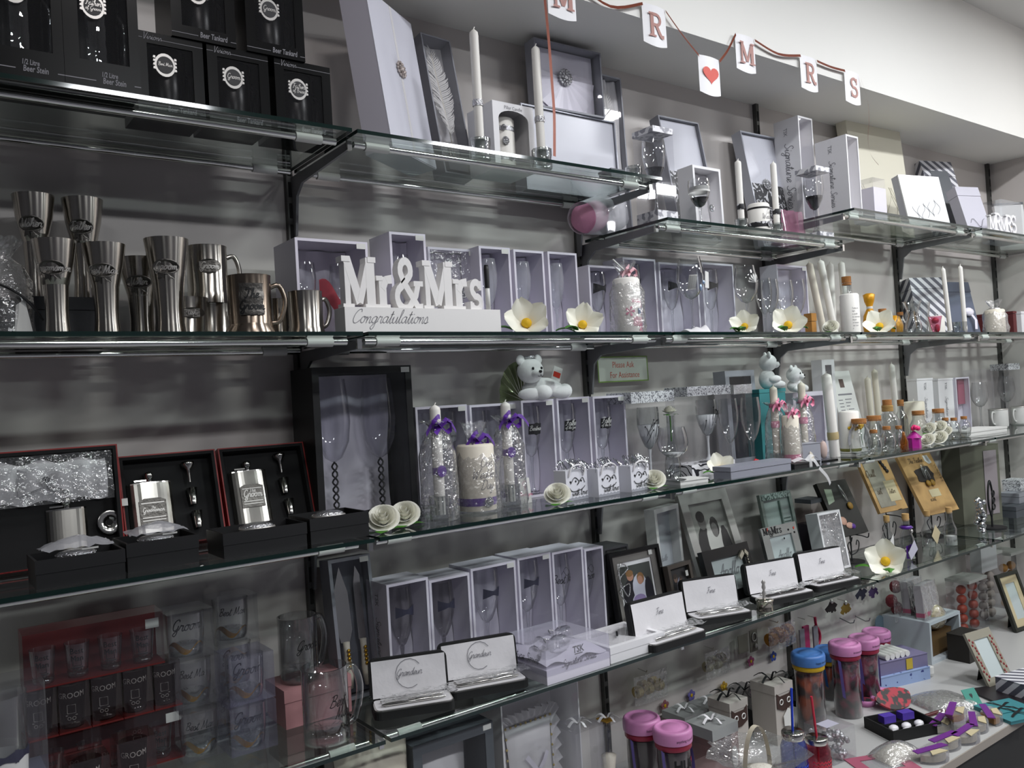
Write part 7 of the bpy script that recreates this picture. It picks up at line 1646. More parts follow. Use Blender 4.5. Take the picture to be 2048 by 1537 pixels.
c_=cushion('ring_cushion','white ruffled ring cushion with gold beading and ribbon bow','cushion',X-.005,-.12,ZT+.035,W_-.10,H_-.12,.06,SATW,-.03,SATW)
gem(c_,.0,(H_-.12)*.5,-.033,.009,'brooch');b_=MB()
for a in(2.2,.9,-1.2,-1.9):b_.ribbon([(0,-.034,(H_-.12)*.5),(.03*math.cos(a),-.037,(H_-.12)*.5+.03*math.sin(a)),(.055*math.cos(a),-.032,(H_-.12)*.5+.055*math.sin(a))],(.006*math.sin(a),0,-.006*math.cos(a)))
b_.build('satin_ribbon',SATIN,c_)
cushion('ring_cushion','cream satin cushion in film at the bottom left of the grey cushion box','cushion',GX(785,.30,ZT),-.28,ZT,.17,GZ(1492,GX(780,.30,ZT),.3)-ZT,.08,mat('cream_satin','#b9b2a4',.4,bump=.2,bscale=40),-.08)
def bowtop(t,z,m,s=.03,name='ribbon_bow'):
 b_=MB()
 for a in(.3,1.9,3.3,4.6,5.5):b_.ribbon(smooth([(0,0,z),(s*.5*math.cos(a),s*.5*math.sin(a),z+s*.35),(s*math.cos(a),s*math.sin(a),z+s*.1)],3),(.0035*math.sin(a),-.0035*math.cos(a),.001))
 return b_.build(name,m,t)
for k,(pl,pr,pt,d)in enumerate(((1166,1222,1460,.30),(1224,1262,1447,.24))):
 X,W_,H_=SPAN(pl,pr,pt,d,ZT)
 t=clear_box('favour_box',['clear favour box with white bow beside the ruffled cushion','clear favour box with white bow and gold tag'][k],(X,-d+W_/2,ZT),W_,W_,H_,ACET,0,'clear bow-tied favour boxes',None,WHITE,.01,.01)
 bowtop(t,H_,SATW,.035);o=tag(MB().lathe([(.0005,0),(.015,.001),(.012,.09),(.02,.15),(.0005,.155)],12).build('candle_figure',IVORY),'pale candle figure inside the clear favour box '+['beside the ruffled cushion','with gold tag'][k],'candle');o.location=(X,-d+W_/2,ZT+.0105)
 if k:MB().box(-.02,.01,-.02,.02,H_+.0005,H_+.003).build('gold_tag',mat('ochre_seal','#9a7420',.5),t)
def canister(label,px,ptop,d,r,lid,band,body,strap,txt,print_=None):
 X=GX(px,d,ZT+.2);h=GZ(ptop,X,d)-ZT
 t=thing('canister',label,'canister',(X,-d,ZT),0,0,0,'tall lidded canisters')
 MB().lathe([(.0005,.001),(r*.86,.001),(r*.86,h-.055)],20).build('clear_body',clear('smoky_clear',(.72,.70,.72),.06,.8,.03,haze=.06,hcol=(.4,.3,.35),edge=.6),t)
 MB().lathe([(r*.8,.004),(r*.8,h*.72),(.0005,h*.72)],18).build('contents',body,t)
 MB().lathe([(r*.92,h-.052),(r*.95,h-.050),(r*.95,h-.036),(r*.92,h-.034)],22).build('band',band,t)
 lb=MB();lb.lathe([(r,h-.036),(r*1.02,h-.030),(r*1.02,h-.010),(r*.99,h-.005),(r*.86,h),(r*.84,h-.004),(r*.55,h-.004),(r*.5,h-.001),(.0005,h-.001)],24);ld=lb.build('lid',lid,t)
 q=MB();plain(q,txt,0,h-.026,.0095,on_cyl(r*1.02),.9,.2);q.build('lettering',BLACKP,ld)
 if strap:
  b_=MB();b_.ribbon(smooth([(r*1.0,-.01,h-.05),(r*1.06,-.016,h*.6),(r*.98,-.02,h*.35),(r*1.05,-.018,h*.15)],4),(.0005,.006,.002));b_.ribbon(smooth([(-r*1.0,-.01,h-.05),(-r*1.04,-.016,h*.6),(-r*.97,-.02,h*.3)],4),(.0005,.006,.002));b_.build('strap',strap,t)
 if print_:
  q=MB();f=on_cyl(r*.865)
  for k,s_ in enumerate(print_):plain(q,s_,0,h*.58-k*h*.16,.038,f,.9,bold=.03)
  q.build('print',BLACKP,t);q=MB()
  for a,zz in((.03,h*.66),(.036,h*.5),(-.028,h*.36)):q.add([f(a+x*.6,zz+z*.5)for x,z in hp][::-1],[tuple(range(20))])
  q.build('heart_print',mat('red_heart','#d2384e',.5),t)
 return t
PKL=mat('pink_lid','#c884b4',.4);BLL=mat('blue_lid','#4877b8',.4);YLB=mat('yellow_band','#c9a41c',.45);CRB=mat('crimson_band','#8f1d3a',.45);LST=mat('lilac_strap','#7668b4',.5)
GRB=mat('grey_contents','#4f4b4b',.7,var=.3,bscale=30);RDB=printed('berry_contents','#1d1a1c','#8f2c48',28,.45,.6);ORB=printed('orange_contents','#2a2724','#b5521c',20,.45,.6)
canister('pink-lidded canister behind the favour boxes, left of its pair',1284,1432,.22,.050,PKL,CRB,GRB,LST,'beautiful forever')
canister('pink-lidded canister printed with hearts, front of its pair',1346,1452,.33,.050,PKL,CRB,GRB,LST,'anything is possible',['HUG','ME'])
canister('blue-lidded canister with yellow band, nearer the viewer',1617,1304,.24,.052,BLL,YLB,ORB,None,'happy ever after')
canister('blue-lidded canister with yellow band and blue strap, behind',1655,1296,.12,.050,BLL,YLB,ORB,mat('blue_strap','#2d5f9f',.5),'happy ever')
canister('pink-lidded canister right of the blue lids, nearest of three',1690,1284,.25,.051,PKL,CRB,RDB,LST,'bridesmaid gift')
canister('pink-lidded canister in the middle of the three',1727,1273,.21,.051,PKL,CRB,RDB,LST,'bridesmaid gift')
canister('pink-lidded canister at the back of the three',1750,1260,.075,.051,PKL,CRB,RDB,None,'bridesmaid gift')
for k,(px,py)in enumerate(((1700,1425),(1733,1410),(1766,1395))):
 X,d=GF(px,py,ZT);t=thing('lilac_dish',['nearest','middle','farthest'][k]+' small lilac dish of dark berries before the pink canisters','dish',(X,-d,ZT),0,0,0,'small lilac dishes')
 MB().lathe([(.0005,.002),(.028,.0),(.036,.022),(.033,.022),(.026,.006)],18).build('dish_body',PKL,t);MB().lathe([(.031,.014),(.016,.02),(.0005,.021)],14).build('berries',RDB,t)
for k,(pl,pr,pt,d,hh)in enumerate(((1432,1482,1452,.31,.03),(1375,1420,1428,.13,.022),(1428,1472,1412,.12,.028))):
 X,W_,H_=SPAN(pl,pr,pt,d,ZT)
 t=clear_box('gift_box',['clear gift box with deep silver lid and paper bow, nearest','flat silver-lidded gift box behind the heart canister','silver-lidded gift box at back beside the owl-faced boxes'][k],(X,-d+W_*.45,ZT),W_,W_*.9,H_,clear('rosy_box',(.78,.66,.66),.05,.7,.04,haze=.12,hcol=(.35,.2,.22),edge=.7),0,'silver-lidded gift boxes',mat('silver_lid','#9a9c9b',.4,.2),None,hh)
 bowtop(t,H_,SATW,.04)
 if k==0:MB().prism([(W_*.3+.013*math.cos(a),H_*.45+.03*math.sin(a))for a in[2*PI*q/14 for q in range(14)]],-W_*.45-.004,-W_*.45-.001).build('white_tag',LIGHTP,t)
for k,(pl,pr,pt,d,dark)in enumerate(((1466,1502,1402,.22,0),(1500,1546,1390,.12,1),(1556,1592,1368,.24,0),(1592,1625,1362,.09,1))):
 X,W_,H_=SPAN(pl,pr,pt,d,ZT);nm=['white owl-faced box with black bow, left one','dark grey clear box with black bow between the owl-faced boxes','white owl-faced box with black bow and paper tag','dark clear box beside the blue canister'][k]
 if dark:t=clear_box('bow_tied_box',nm,(X,-d+W_/2,ZT),W_,W_,H_,clear('dark_clear',(.5,.5,.5),.06,.8,.03,haze=.1,hcol=(.08,.08,.08),edge=.6),0,'tall bow-tied boxes',None,BLACKC,.01,.02);MB().prism([(-.02,H_*.5),(.006,H_*.5),(.006,H_*.62),(-.006,H_*.57),(-.02,H_*.62)],-W_/2-.003,-W_/2-.001).build('grey_bow_tie',mat('grey_tie','#8a8b92',.5),t)
 else:
  t=lidded_box('bow_tied_box',nm,(X,-d+W_/2,ZT),W_,W_,H_,mat('box_ivory','#b5afa8',.5),0,.16,'tall bow-tied boxes')
  b_=MB();zf=H_*.62;b_.prism([(-W_*.42,zf),(-W_*.42,zf+.045),(-W_*.25,zf+.034),(W_*.25,zf+.034),(W_*.42,zf+.045),(W_*.42,zf),(W_*.1,zf-.012),(-W_*.1,zf-.012)],-W_/2-.0015,-W_/2-.0002);fc=b_.build('face_print',mat('owl_brown','#3a2620',.5),t);q=MB()
  for s_ in(-1,1):q.tube([(s_*W_*.2+.008*math.cos(a),-W_/2-.0022,zf+.016+.008*math.sin(a))for a in[2*PI*j/10 for j in range(11)]],.0018,4)
  q.build('eyes',LIGHTP,fc)
  if k==2:MB().prism([(-.012,H_*.3),(.022,H_*.26),(.034,H_*.38),(.028,H_*.52),(.010,H_*.58),(-.014,H_*.46)],-W_/2-.005,-W_/2-.003).build('paper_tag',LIGHTP,t)
 bowtop(t,H_,BLACKP,.055)
X=GX(1520,.43,ZT);zr=ZT;h=GZ(1452,X,.43)-ZT
t=thing('flower_basket','ivory satin flower-girl basket with hoop handle in clear film','basket',(X,-.43,ZT),0,0,0)
CR=mat('ivory_satin','#cfc7b2',.45,bump=.3,bscale=50)
MB().lathe([(.0005,.002),(.042,.0),(.055,h*.42),(.051,h*.42),(.040,.01)],20).build('basket_body',CR,t)
MB().ribbon([(.052*math.cos(a),0,h*.40+h*.6*math.sin(a))for a in[PI*k/16 for k in range(17)]],(0,.007,0)).build('hoop_handle',CR,t)
MB().ell((0,-.01,h*.42),(.05,.045,.02),14,7).build('tulle_filling',mat('tulle','#d6d2c6',.8,bump=1,bscale=90),t)
wrap('cellophane_bag','clear film wrapped round the ivory flower-girl basket',(X,-.43,ZT),.058,h*.55,.05,91,'cellophane bag',.03)
for k,(px,pt,d,c1,c2)in enumerate(((1584,1462,.42,'#16308a','#1c3fc0'),(1630,1474,.44,'#7a2030','#c0283f'))):
 X=GX(px+8,d,ZT);h=GZ(pt,X,d)-ZT;r=.036;nm=['blue','red']
 t=thing('mason_jar',nm[k]+' chevron drinking jar with '+nm[k]+' straw and silver lid','jar',(X,-d,ZT),0,0,0,'chevron drinking jars')
 MB().lathe([(.0005,.002),(r*.9,0),(r,.01),(r,h*.7),(r*.78,h*.86),(r*.78,h*.9)],20).build('glass_body',clear('jar_'+nm[k],(.45,.5,.85)if k==0 else(.85,.4,.45),.06,.85,.03,haze=.25,hcol=lin(c1),edge=.6),t)
 MB().lathe([(r*.84,h*.86),(r*.86,h*.87),(r*.86,h*.98),(r*.8,h),(.0005,h)],20).build('lid',POLISH,t)
 q=MB();f=on_cyl(r+.0003)
 for j in range(5):
  L_=[f(-.05+.005*i,h*.10+.0095*j+.005*(i%2))for i in range(21)];U_=[f(-.05+.005*i,h*.10+.0045+.0095*j+.005*(i%2))for i in range(21)]
  q.add(L_+U_,[(i,i+1,22+i,21+i)for i in range(20)])
 q.build('chevron_print',mat('chev_'+nm[k],c2,.5),t)
 MB().tube([(.004,0,h*.2),(.0,0,h+.005),(-.012 if k else .006,0,h+.115)],.0035,8).build('straw',mat('straw_'+nm[k],c2,.4),t)
t=thing('pink_favour','small pink favour with black straps at the foot of the blue jar','favour',(GX(1585,.46,ZT),-.455,ZT),0,0,0)
MB().ell((0,0,.013),(.035,.02,.013),14,7).build('pink_body',PKL,t);MB().tube([(-.03,-.02,.012),(-.01,-.022,.028),(.02,-.02,.02)],.003,5).build('black_strap',BLACKP,t)
X,W_,H_=SPAN(1676,1716,1458,.44,ZT)
t=clear_box('glitter_box','clear box packed with silver glitter balls beside the red jar',(X,-.385,ZT),.10,.10,H_,ACET,-.1,None)
rr=random.Random(6);b_=MB()
for _ in range(60):b_.ell((rr.uniform(-.042,.042),rr.uniform(-.046,.046),rr.uniform(.008,H_*.78)),(.008,.008,.008),6,4)
b_.build('glitter_balls',GLITTER,t,'stuff');MB().box(-.035,.02,-.02,.02,H_+.0003,H_+.001).build('printed_card',mat('lilac_tag','#b9b7c6',.5),t)
Xa,da=GF(1800,1510,ZT)
t=thing('tulle_bag','clear bag of white tulle lying before the black tray','bag',(Xa-.02,-da,ZT),-.2,0,0)
MB().grid(lambda u,v:((u-.5)*.13,(v-.5)*.08,.001+.032*(math.sin(PI*u)*math.sin(PI*v))**.6*(1+.15*math.sin(u*20+v*9))),18,12).build('tulle',mat('tulle','#d6d2c6',.8,bump=1,bscale=90),t)
MB().grid(lambda u,v:((u-.5)*.15,(v-.5)*.10,.001+.042*(math.sin(PI*u)*math.sin(PI*v))**.5),12,8).build('film',CELLO,t)
Xa,da=GF(1815,1462,ZT);X,y=Xa-.01,-da+.01
t=thing('favour_tray','black tray of white favours with two purple boxes','tray',(X,y,ZT),-.35,0,0);w2,d2,e,h=.09,.065,.005,.035
b_=MB()
for x0,x1,y0,y1 in((-w2,-w2+e,-d2,d2),(w2-e,w2,-d2,d2),(-w2+e,w2-e,-d2,-d2+e),(-w2+e,w2-e,d2-e,d2)):b_.box(x0,x1,y0,y1,0,h)
b_.box(-w2+e,w2-e,-d2+e,d2-e,0,.004);b_.build('tray_walls',BLACKM,t)
for k in range(2):
 o=tag(MB().box(-.022,.022,-.014,.014,0,.022).build('purple_box',mat('violet_card','#4d36a0',.5)),['left','right'][k]+' purple box in the black favour tray','box','purple boxes in the tray');Mx=Matrix.Translation((X,y,ZT))@Matrix.Rotation(-.35,4,'Z');o.location=Mx@Vector((-.035+.07*k,.025,.0245));o.rotation_euler=(0,0,-.35)
for k in range(6):
 o=tag(MB().ell((0,0,.010),(.018,.014,.010),10,6).build('sugared_favour',SATW),['first','second','third','fourth','fifth','sixth'][k]+' white favour from the left end of the black tray','favour','white favours in the black tray');o.location=Mx@Vector((-.06+.024*k,-.035+.032*(k%2),.0045))
Xa,da=GF(1805,1420,ZT)
t=thing('lace_mask','red and black lace eye mask lying behind the black tray','mask',(Xa,-da,ZT),-.2,-.9,.006)
MB().prism([(.075*math.cos(a)*(1+.1*math.sin(3*a)),.04+.04*math.sin(a))for a in[2*PI*k/22 for k in range(22)]],-.003,.003).build('mask_body',printed('mask_lace','#100c0e','#a3122c',40,.48,.56),t)
X,W_,H_=SPAN(1772,1838,1350,.24,ZT)
t=lidded_box('candle_display','pale blue printed display box of white candles, lower of the stack',(X+.035,-.175,ZT),W_+.03,.13,H_,printed('confetti_print','#33407a','#8fa3c9',45,.30,.34),-.25,0)
for k in range(4):MB().cyl(.014,H_*.35,H_*.86,10,W_/2+.03,-.048+.032*k).build('white_candle',LIGHTP,t)
zt=ZT+H_+.001;X2=X+.04
t=lidded_box('candle_display','mauve and yellow display box of white candles, upper of the stack',(X2,-.17,zt),W_+.03,.12,.045,mat('mauve_print','#75708f',.5),-.25,0)
MB().box(.02,.05,-.0612,-.0602,.004,.042).build('yellow_panel',mat('yellow_print','#b8a13a',.5),t)
for k in range(5):
 m=MB();m.m=Matrix.Translation((-.055+.024*k,.05,.057))@Matrix.Rotation(PI/2,4,'X');m.cyl(.011,0,.10,10);m.build('white_candle',LIGHTP,t)
t=thing('photo_card','blue and red printed card standing behind the candle display','card',(X2-.02,-.05,zt),0,-.2,.004);MB().box(-.045,.045,-.001,.001,0,.085).build('card',mat('sky_print','#7fa3bd',.5),t);MB().box(-.045,.045,-.0016,-.001,.0,.03).build('red_band',mat('rust_print','#9a3a2a',.5),t)
d_=.20;Xl,Xr=GX(1864,d_,ZT),GX(1925,d_,ZT);W_=Xr-Xl;zc=GZ(1247,Xl,d_)-ZT;D_=.19;X=(Xl+Xr)/2;e=.012
t=thing('cube_shelf','white open cube display unit standing on the table','display cube',(X,-d_+D_/2,ZT),0,0,0)
b_=MB();b_.box(-W_/2,W_/2,-D_/2,D_/2,zc-e,zc);b_.box(-W_/2,W_/2,-D_/2,D_/2,0,e);b_.box(-W_/2,-W_/2+e,-D_/2,D_/2,e,zc-e);b_.box(W_/2-e,W_/2,-D_/2,D_/2,e,zc-e);b_.box(-W_/2+e,W_/2-e,D_/2-.005,D_/2,e,zc-e);b_.build('cube_body',mat('cube_white','#b4bcc2',.45),t)
o=thing('potpourri_bag','clear bag of cream petals inside the white cube','bag',(X+.01,-d_+.05,ZT+.10),0,0,0)
MB().ell((0,0,.05),(.055,.04,.05),14,9).build('petals',mat('cream_petals','#bfae78',.8,bump=1,bscale=70,var=.3),o);MB().ell((0,0,.051),(.060,.046,.051),12,8).build('film',CELLO,o)
lidded_box('dark_box','dark brown box at the foot of the white cube opening',(X+.045,-d_-.05,ZT),.12,.085,.10,mat('dark_brown_card','#1b1712',.6),0,0)
lidded_box('dark_box','low brown box inside the white cube under the petal bag',(X,-d_+.07,ZT+e+.0005),W_-.05,.09,.085,mat('tan_card','#5a4426',.6),0,0)
for k in range(2):
 o=thing('favour_pack',['white favour pack with pink band on top of the cube, in front','grey-white favour pack on top of the cube, behind'][k],'pack',(X-.035+.03*k,-d_+.05+.07*k,ZT+zc),.1,-.05,.03);MB().box(-.065,.065,-.015,.015,0,.13).build('pack_body',mat('pack_white','#aaa6aa',.5,bump=.3,bscale=30),o);MB().box(-.066,.066,-.0158,.0155,.008,.024).build('pink_band',mat('dusty_pink','#a8566e',.5),o);MB().grid(lambda u,v:((u-.5)*.14,-.018-.004*math.sin(u*12+v*5),.135*v),10,6).build('film',CELLO,o)
for k,(px,d,w,h)in enumerate(((1955,.13,.16,.23),(1992,.10,.13,.30),(2035,.08,.14,.26))):
 X=GX(px,d,ZT+.1);o=clear_box('favour_case',['clear case of orange-red favours beside the white cube','tall clear case of pale favours behind the leaning frame','clear case of golden favours at the right picture edge'][k],(X,-d+.04,ZT),w,.10,h,ACET,0,'clear favour cases',mat('pale_lid','#9c9c98',.4),None,.012)
 rr=random.Random(k);C_=[mat('orange_favour','#8f2f16',.5),mat('pale_favour','#9b8f86',.6),mat('gold_favour','#9a6a1c',.5)][k]
 for j in range(10):
  f_=tag(MB().ell((0,0,.02),(.024,.02,.02),8,6).build('favour',C_),['orange-red favour','pale favour','golden favour'][k]+' inside its clear case at the table end','favour',['orange-red favours','pale favours','golden favours'][k]);f_.location=(X-w/2+.03+(w-.06)*(j%2),-d+.04,ZT+.001+.0405*(j//2))
X=GX(1965,.10,ZT+.3);lidded_box('white_frame_box','white panelled box standing on the clear cases',(X+.03,-.09,ZT+.2305),.15,.05,.20,mat('pack_white2','#a9a9ab',.5),0,.1)
Xa,da=GF(2000,1372,ZT)
t=frame('picture_frame','floral-edged frame with red pattern, leaning on a black strut',(Xa+.01,-da,ZT),.14,.19,.03,mat('ivory_edge','#8f8b7c',.5),-.15,-.45,.010,None,0,None,None,True,'picture frame',PALE)
b_=MB();rr=random.Random(9)
for k in range(30):b_.ell((-.055+rr.uniform(-.01,.01)if k%2 else .055+rr.uniform(-.01,.01),-.0055,.02+.005*k),(.005,.0012,.005),6,4)
b_.build('red_pattern',mat('red_floral','#7d1d20',.5),t)
frame('picture_frame','dark green frame with cream mount at the right picture edge',(GX(2052,.26,ZT+.15),-.25,ZT),.16,.24,.015,mat('dark_green_frame','#23261f',.4),-.1,-.3,.014,mat('cream_label','#c2b592',.6),.03,None,None,True,'picture frame',PALE)
Xa,da=GF(2060,1395,ZT)
lidded_box('striped_album','grey striped album box lying at the right picture edge',(Xa+.03,-da+.02,ZT),.16,.12,.055,STRIPE,-.2,0,None,'album')
Xa,da=GF(2010,1392,ZT)
t=lidded_box('magazine','dark magazine with pink floral cover lying on the table',(Xa+.02,-da-.02,ZT),.22,.17,.006,mat('dark_cover','#1f1a1e',.4),-.45,0,None,'magazine')
b_=MB();rr=random.Random(2)
for k in range(22):b_.ell((rr.uniform(-.05,.09),rr.uniform(-.06,.06),.0065),(rr.uniform(.008,.02),rr.uniform(.006,.014),.0006),8,4)
b_.build('pink_cover_print',mat('pink_cover','#a8526f',.5),t)
for k in range(2):
 Xa,da=GF([2000,2030][k],[1425,1437][k],ZT)
 t=lidded_box('teal_card',['teal folded card with black bow, nearer the corked spools','teal card pack under the pink magazine, at the right edge'][k],(Xa+.02,-da,ZT+.0),.15,.09,[.012,.009][k],mat('teal_card','#3c7f86',.45),-.35,0,'teal card packs','card')
 b_=MB()
 for a in(.4,2.0,3.6,5.3):b_.ribbon([(0,0,.014),(.03*math.cos(a),.03*math.sin(a),.018),(.05*math.cos(a),.05*math.sin(a),.0135)],(.004*math.sin(a),-.004*math.cos(a),0))
 b_.build('black_bow',BLACKP,t)
Xa,da=GF(1952,1412,ZT);t=thing('price_tag','turquoise tag with a black heart beside the teal card','tag',(Xa,-da,ZT),-.3,-.6,.002);MB().box(-.028,.028,-.001,.001,0,.055).build('tag_card',mat('turquoise','#37897a',.5),t);MB().flat([(x*.55,z*.5+.032)for x,z in hp][::-1],-.0013).build('heart_print',BLACKP,t)
Xa,da=GF(1885,1408,ZT)
t=thing('sequin_pack','clear pack of white lettered confetti lying beside the candle display','pack',(Xa,-da,ZT),-.35,0,0)
MB().grid(lambda u,v:((u-.5)*.17,(v-.5)*.15,.001+.022*(math.sin(PI*u)*math.sin(PI*v))**.4+.004*math.sin(u*37)*math.sin(v*31)),24,20).build('confetti',mat('confetti_white','#9d9d98',.6,bump=1,bscale=120,var=.3),t);MB().grid(lambda u,v:((u-.5)*.185,(v-.5)*.165,.001+.03*(math.sin(PI*u)*math.sin(PI*v))**.35),12,10).build('film',CELLO,t)
Xa,da=GF(1866,1432,ZT);t=thing('red_pen','dark red wrapped stick lying in front of the confetti pack','stick',(Xa,-da,ZT),-.2,0,0);m=MB();m.m=Matrix.Translation((-.06,0,.006))@Matrix.Rotation(PI/2,4,'Y');m.cyl(.006,0,.12,10);m.build('stick_body',mat('dark_red','#4d0f10',.4),t)
RB=[(1868,1521,0,'nearest purple-banded ribbon reel at the table edge'),(1895,1496,0,'second purple-banded ribbon reel from the front'),(1935,1482,0,'third purple-banded ribbon reel, white ribbon'),(1885,1460,.0,'white ribbon reel beside the black tray'),(1913,1460,.034,'golden ribbon reel stacked on top of the others'),(1955,1458,0,'purple-banded ribbon reel right of the stacked golden one'),(1983,1442,0,'farthest purple-banded ribbon reel, golden ribbon')]
for k,(px,py,dz,lb)in enumerate(RB):
 Xa,da=GF(px,py,ZT);t=thing('ribbon_reel',lb,'ribbon reel',(Xa,-da,ZT+dz),-.3+.15*k,0,0,'purple-banded ribbon reels')
 fan=lambda r:[(0,.03)]+[(r*math.cos(a),.03+r*math.sin(a))for a in[-PI*.82+PI*.64*j/10 for j in range(11)]]
 MB().plate(fan(.062)[::1],.0,.028).build('clear_case',clear('reel_case',(.85,.84,.84),.06,.8,.04,haze=.15,edge=.6),t)
 MB().plate(fan(.054),.004,.022).build('ribbon_roll',mat('golden_ribbon','#a8741c',.35,.3)if k in(4,6)else mat('cream_ribbon','#b5ad9a',.5),t)
 b_=MB();b_.plate([(-.06,-.002),(.06,.004),(.055,.024),(-.058,.020)],.0285,.031);b_.build('purple_band',mat('purple_band','#6b2a82',.45),t)
 MB().plate([(-.03,-.026),(.032,-.022),(.02,-.003),(-.015,-.003)],.0285,.0305).build('cream_label',mat('cream_label','#c2b592',.6),t)
Xa,da=GF(1765,1530,ZT);t=thing('frame_card','flat pink frame card with a small printed couple, at the bottom edge','card',(Xa,-da,ZT),-.45,0,0)
b_=MB()
for x0,x1,y0,y1 in((-.085,-.05,-.06,.06),(.05,.085,-.06,.06),(-.05,.05,-.06,-.035),(-.05,.05,.035,.06)):b_.box(x0,x1,y0,y1,.0,.003)
b_.build('pink_frame',mat('frame_pink','#a5566c',.5),t);MB().box(-.05,.05,-.035,.035,0,.002).build('clear_pane',ACET,t)
# ------ hooks and packs on the wall below the lowest shelf
def onwall(px,py,d=.03):
 X=GX(px,d,.7);z=GZ(py,X,d);X=GX(px,d,z);return X,GZ(py,X,d)
def rolls(label,px,py,n,m,step,up=.25,r=.017):
 X,z=onwall(px,py);t=thing('ribbon_pack',label,'ribbon pack',(X,-.035,z),0,0,0,'ribbon packs hanging on the wall')
 for k in range(n):b_=MB();b_.m=Matrix.Translation((step*(k-(n-1)/2),0,0+.012*(k%2)))@Matrix.Rotation(PI/2,4,'Y')@Matrix.Rotation(0,4,'X');b_.lathe([(.005,0),(r,0),(r,0),(r,step*.85),(r,step*.85),(.005,step*.85),(.005,0)],14);b_.build('ribbon_roll',m,t)
 w=step*n
 MB().grid(lambda u,v:((u-.5)*(w+.03),-.022-.006*math.sin(PI*u),-.03+.085*v),12,6).build('clear_bag',CELLO,t)
 MB().tube([(0,.03,.055),(0,-.005,.052),(0,-.008,.058)],.0015,5).build('wall_hook',POLISH,t)
CRR=mat('cream_roll','#b9a36a',.6);AMR=mat('amber_roll','#b8791a',.45,.1)
rolls('pack of cream ribbon rolls nearest the cushion boxes',1290,1378,5,CRR,.022);rolls('pack of pale ribbon rolls in the middle of the wall',1423,1330,4,mat('pale_roll','#a9a184',.6),.022);rolls('pack of amber ribbon rolls beside the wall upright',1552,1275,4,AMR,.03,.25,.022)
X,z=onwall(1500,1286);t=thing('earring_card','cream cards with silver rings hanging beside the amber rolls','card',(X,-.02,z),0,0,0);MB().box(-.05,-.0,-.002,.0,-.03,.03).build('card',mat('dull_card','#7d776d',.6),t);MB().box(.01,.05,-.003,-.0,-.038,.035).build('card',mat('dull_card','#7d776d',.6),t)
q=MB();q.tube([(.03+.012*math.cos(a),-.006,.012+.014*math.sin(a))for a in[2*PI*j/12 for j in range(13)]],.002,5);q.ell((.034,-.008,-.018),(.008,.005,.008),8,6);q.build('silver_rings',SILVER,t)
for k,(px,py,c)in enumerate(((1332,1413,'#8c5a60'),(1385,1392,'#6a63a0'),(1450,1375,'#a8852a'),(1504,1324,'#8f3f66'),(1549,1314,'#3a4f9a'))):
 X,z=onwall(px,py,.006);t=thing('wall_sticker',['dusty red flower sticker on the wall','violet flower sticker with a stem on the wall','yellow bird sticker on the wall','crimson flower sticker on the wall','blue and yellow bird sticker on the wall'][k],'sticker',(X,-.002,z),0,0,0)
 b_=MB()
 for j in range(5):b_.ell((.011*math.cos(j*1.257+.3),0,.011*math.sin(j*1.257+.3)),(.008,.0012,.008),8,4)
 if k==1:b_.tube([(0,0,-.01),(-.004,0,-.035)],.0015,4)
 b_.build('sticker_shape',mat('stk'+str(k),c,.6),t)
 MB().ell((0,-.0012,0),(.006,.001,.006),8,4).build('sticker_centre',YLB,t)
for k,(px,py,m)in enumerate(((1612,1272,mat('hot_pink2','#a8285e',.5)),(1632,1268,mat('crimson_bead','#b01f45',.4)))):
 X,z=onwall(px,py);t=thing('party_tag',['pink and silver packed tassel hanging behind the blue lids','beaded crimson loop hanging behind the blue lids'][k],'tassel',(X,-.03,z),0,0,0)
 b_=MB()
 if k:b_.tube(smooth([(0,0,.06),(.004,0,.03),(.022,0,.0),(.02,0,-.03),(.0,0,-.045),(-.012,0,-.02),(0,0,.03)],4),.005,6)
 else:b_.box(-.016,.016,-.004,.004,-.05,.035)
 b_.build('tassel_body',m,t);MB().box(-.045+.02*k,-.018+.02*k,-.008,-.002,-.05,.03).build('silver_pack',mat('dull_silver','#8b8790',.4,.3),t);MB().tube([(0,.03,.06),(0,0,.058)],.0015,4).build('wall_hook',POLISH,t)
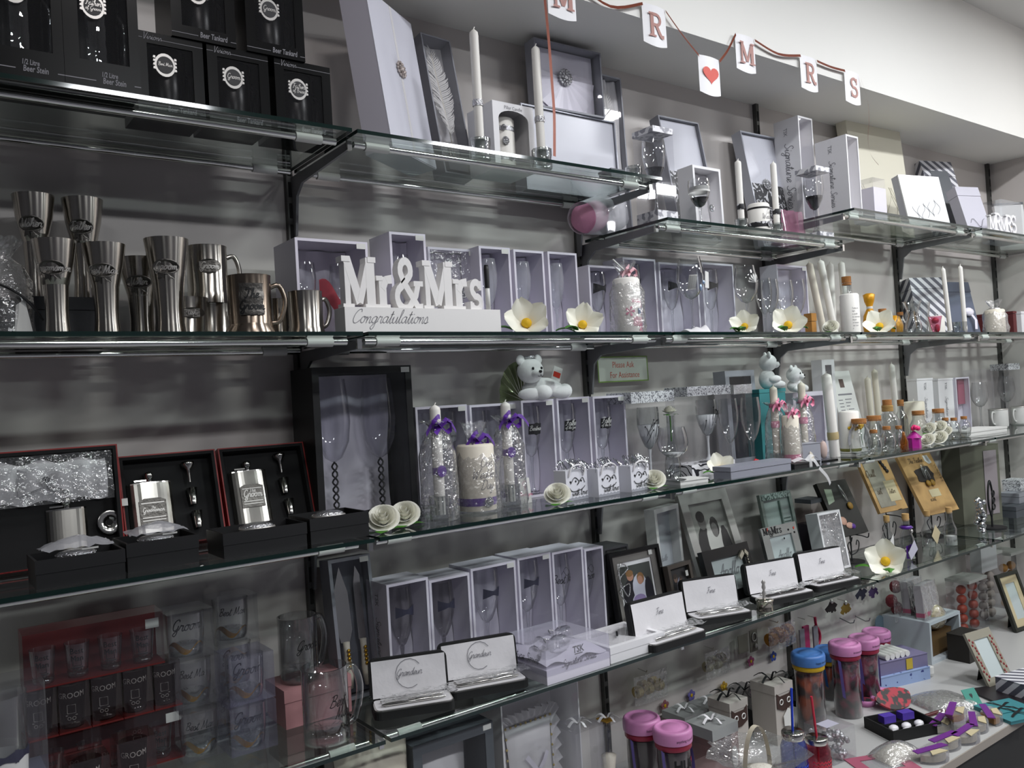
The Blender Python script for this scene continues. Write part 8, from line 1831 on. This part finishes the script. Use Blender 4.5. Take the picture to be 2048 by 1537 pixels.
DK=mat('dark_feather','#231b1d',.8);cl=[(1662,1210,DK,'dark feather hair clip with silver jewel'),(1690,1212,mat('gold_feather','#7d6220',.5,.3),'golden feather hair clip'),(1722,1182,mat('navy_feather','#1c1a30',.7),'navy feather hair clip, left of the pair'),(1745,1180,mat('violet_feather','#3a2350',.6),'violet feather hair clip, right of the pair')]
for k,(px,py,m,lb)in enumerate(cl):
 X,z=onwall(px,py);t=thing('hair_clip',lb+' hanging under the lowest shelf','hair clip',(X,-.03,z),0,0,0,'feather hair clips');b_=MB();rr=random.Random(k)
 for j in range(9):a=-2.6+.26*j;L=rr.uniform(.03,.05);b_.ribbon([(0,0,.01),(L*.5*math.cos(a),-.004,.01+L*.5*math.sin(a)),(L*math.cos(a),-.002,.01+L*math.sin(a))],(.005*math.sin(a),.001,-.005*math.cos(a)))
 b_.build('feathers',m,t);MB().ell((0,-.004,.012),(.009,.006,.009),8,5).build('jewel',SILVER,t);MB().tube([(0,.03,.02),(0,-.001,.018)],.0015,4).build('wall_hook',POLISH,t)
X,z=onwall(1780,1200);t=thing('rose_pack','hanging clear pack of dark red roses beside the cube','pack',(X,-.045,z),0,0,0)
for k,(a,c)in enumerate(((.02,.05),(-.015,.0),(.02,-.035))):MB().ell((a,0,c),(.028,.022,.026),10,7).build('rose_head',mat('dull_rose','#70202a',.7,bump=1,bscale=90),t)
MB().grid(lambda u,v:((u-.5)*.10,-.028-.008*math.sin(PI*u),-.075+.17*v),8,6).build('clear_bag',CELLO,t);MB().tube([(0,.04,.09),(0,-.02,.088)],.0015,4).build('wall_hook',POLISH,t)
for k,px in enumerate((1705,1736)):
 X,z=onwall(px,1248-4*k,.04);t=thing('wall_hook',['left','right'][k]+' empty wire hook on the wall above the pink lids','hook',(X,0,z),0,0,0,'empty wire hooks');MB().tube([(0,.012,.012),(0,-.03,0),(0,-.045,.004),(0,-.05,.016)],.002,6).build('wire',STEEL,t)
X,z=onwall(1768,1250);t=thing('blue_disc','grey-blue round paddle behind the pink canisters','paddle',(X,-.01,z),0,0,0);b_=MB();b_.prism([(.032*math.cos(a),.034*math.sin(a))for a in[2*PI*j/18 for j in range(18)]],-.004,0);b_.build('disc',mat('slate_disc','#5d6f7c',.5),t)
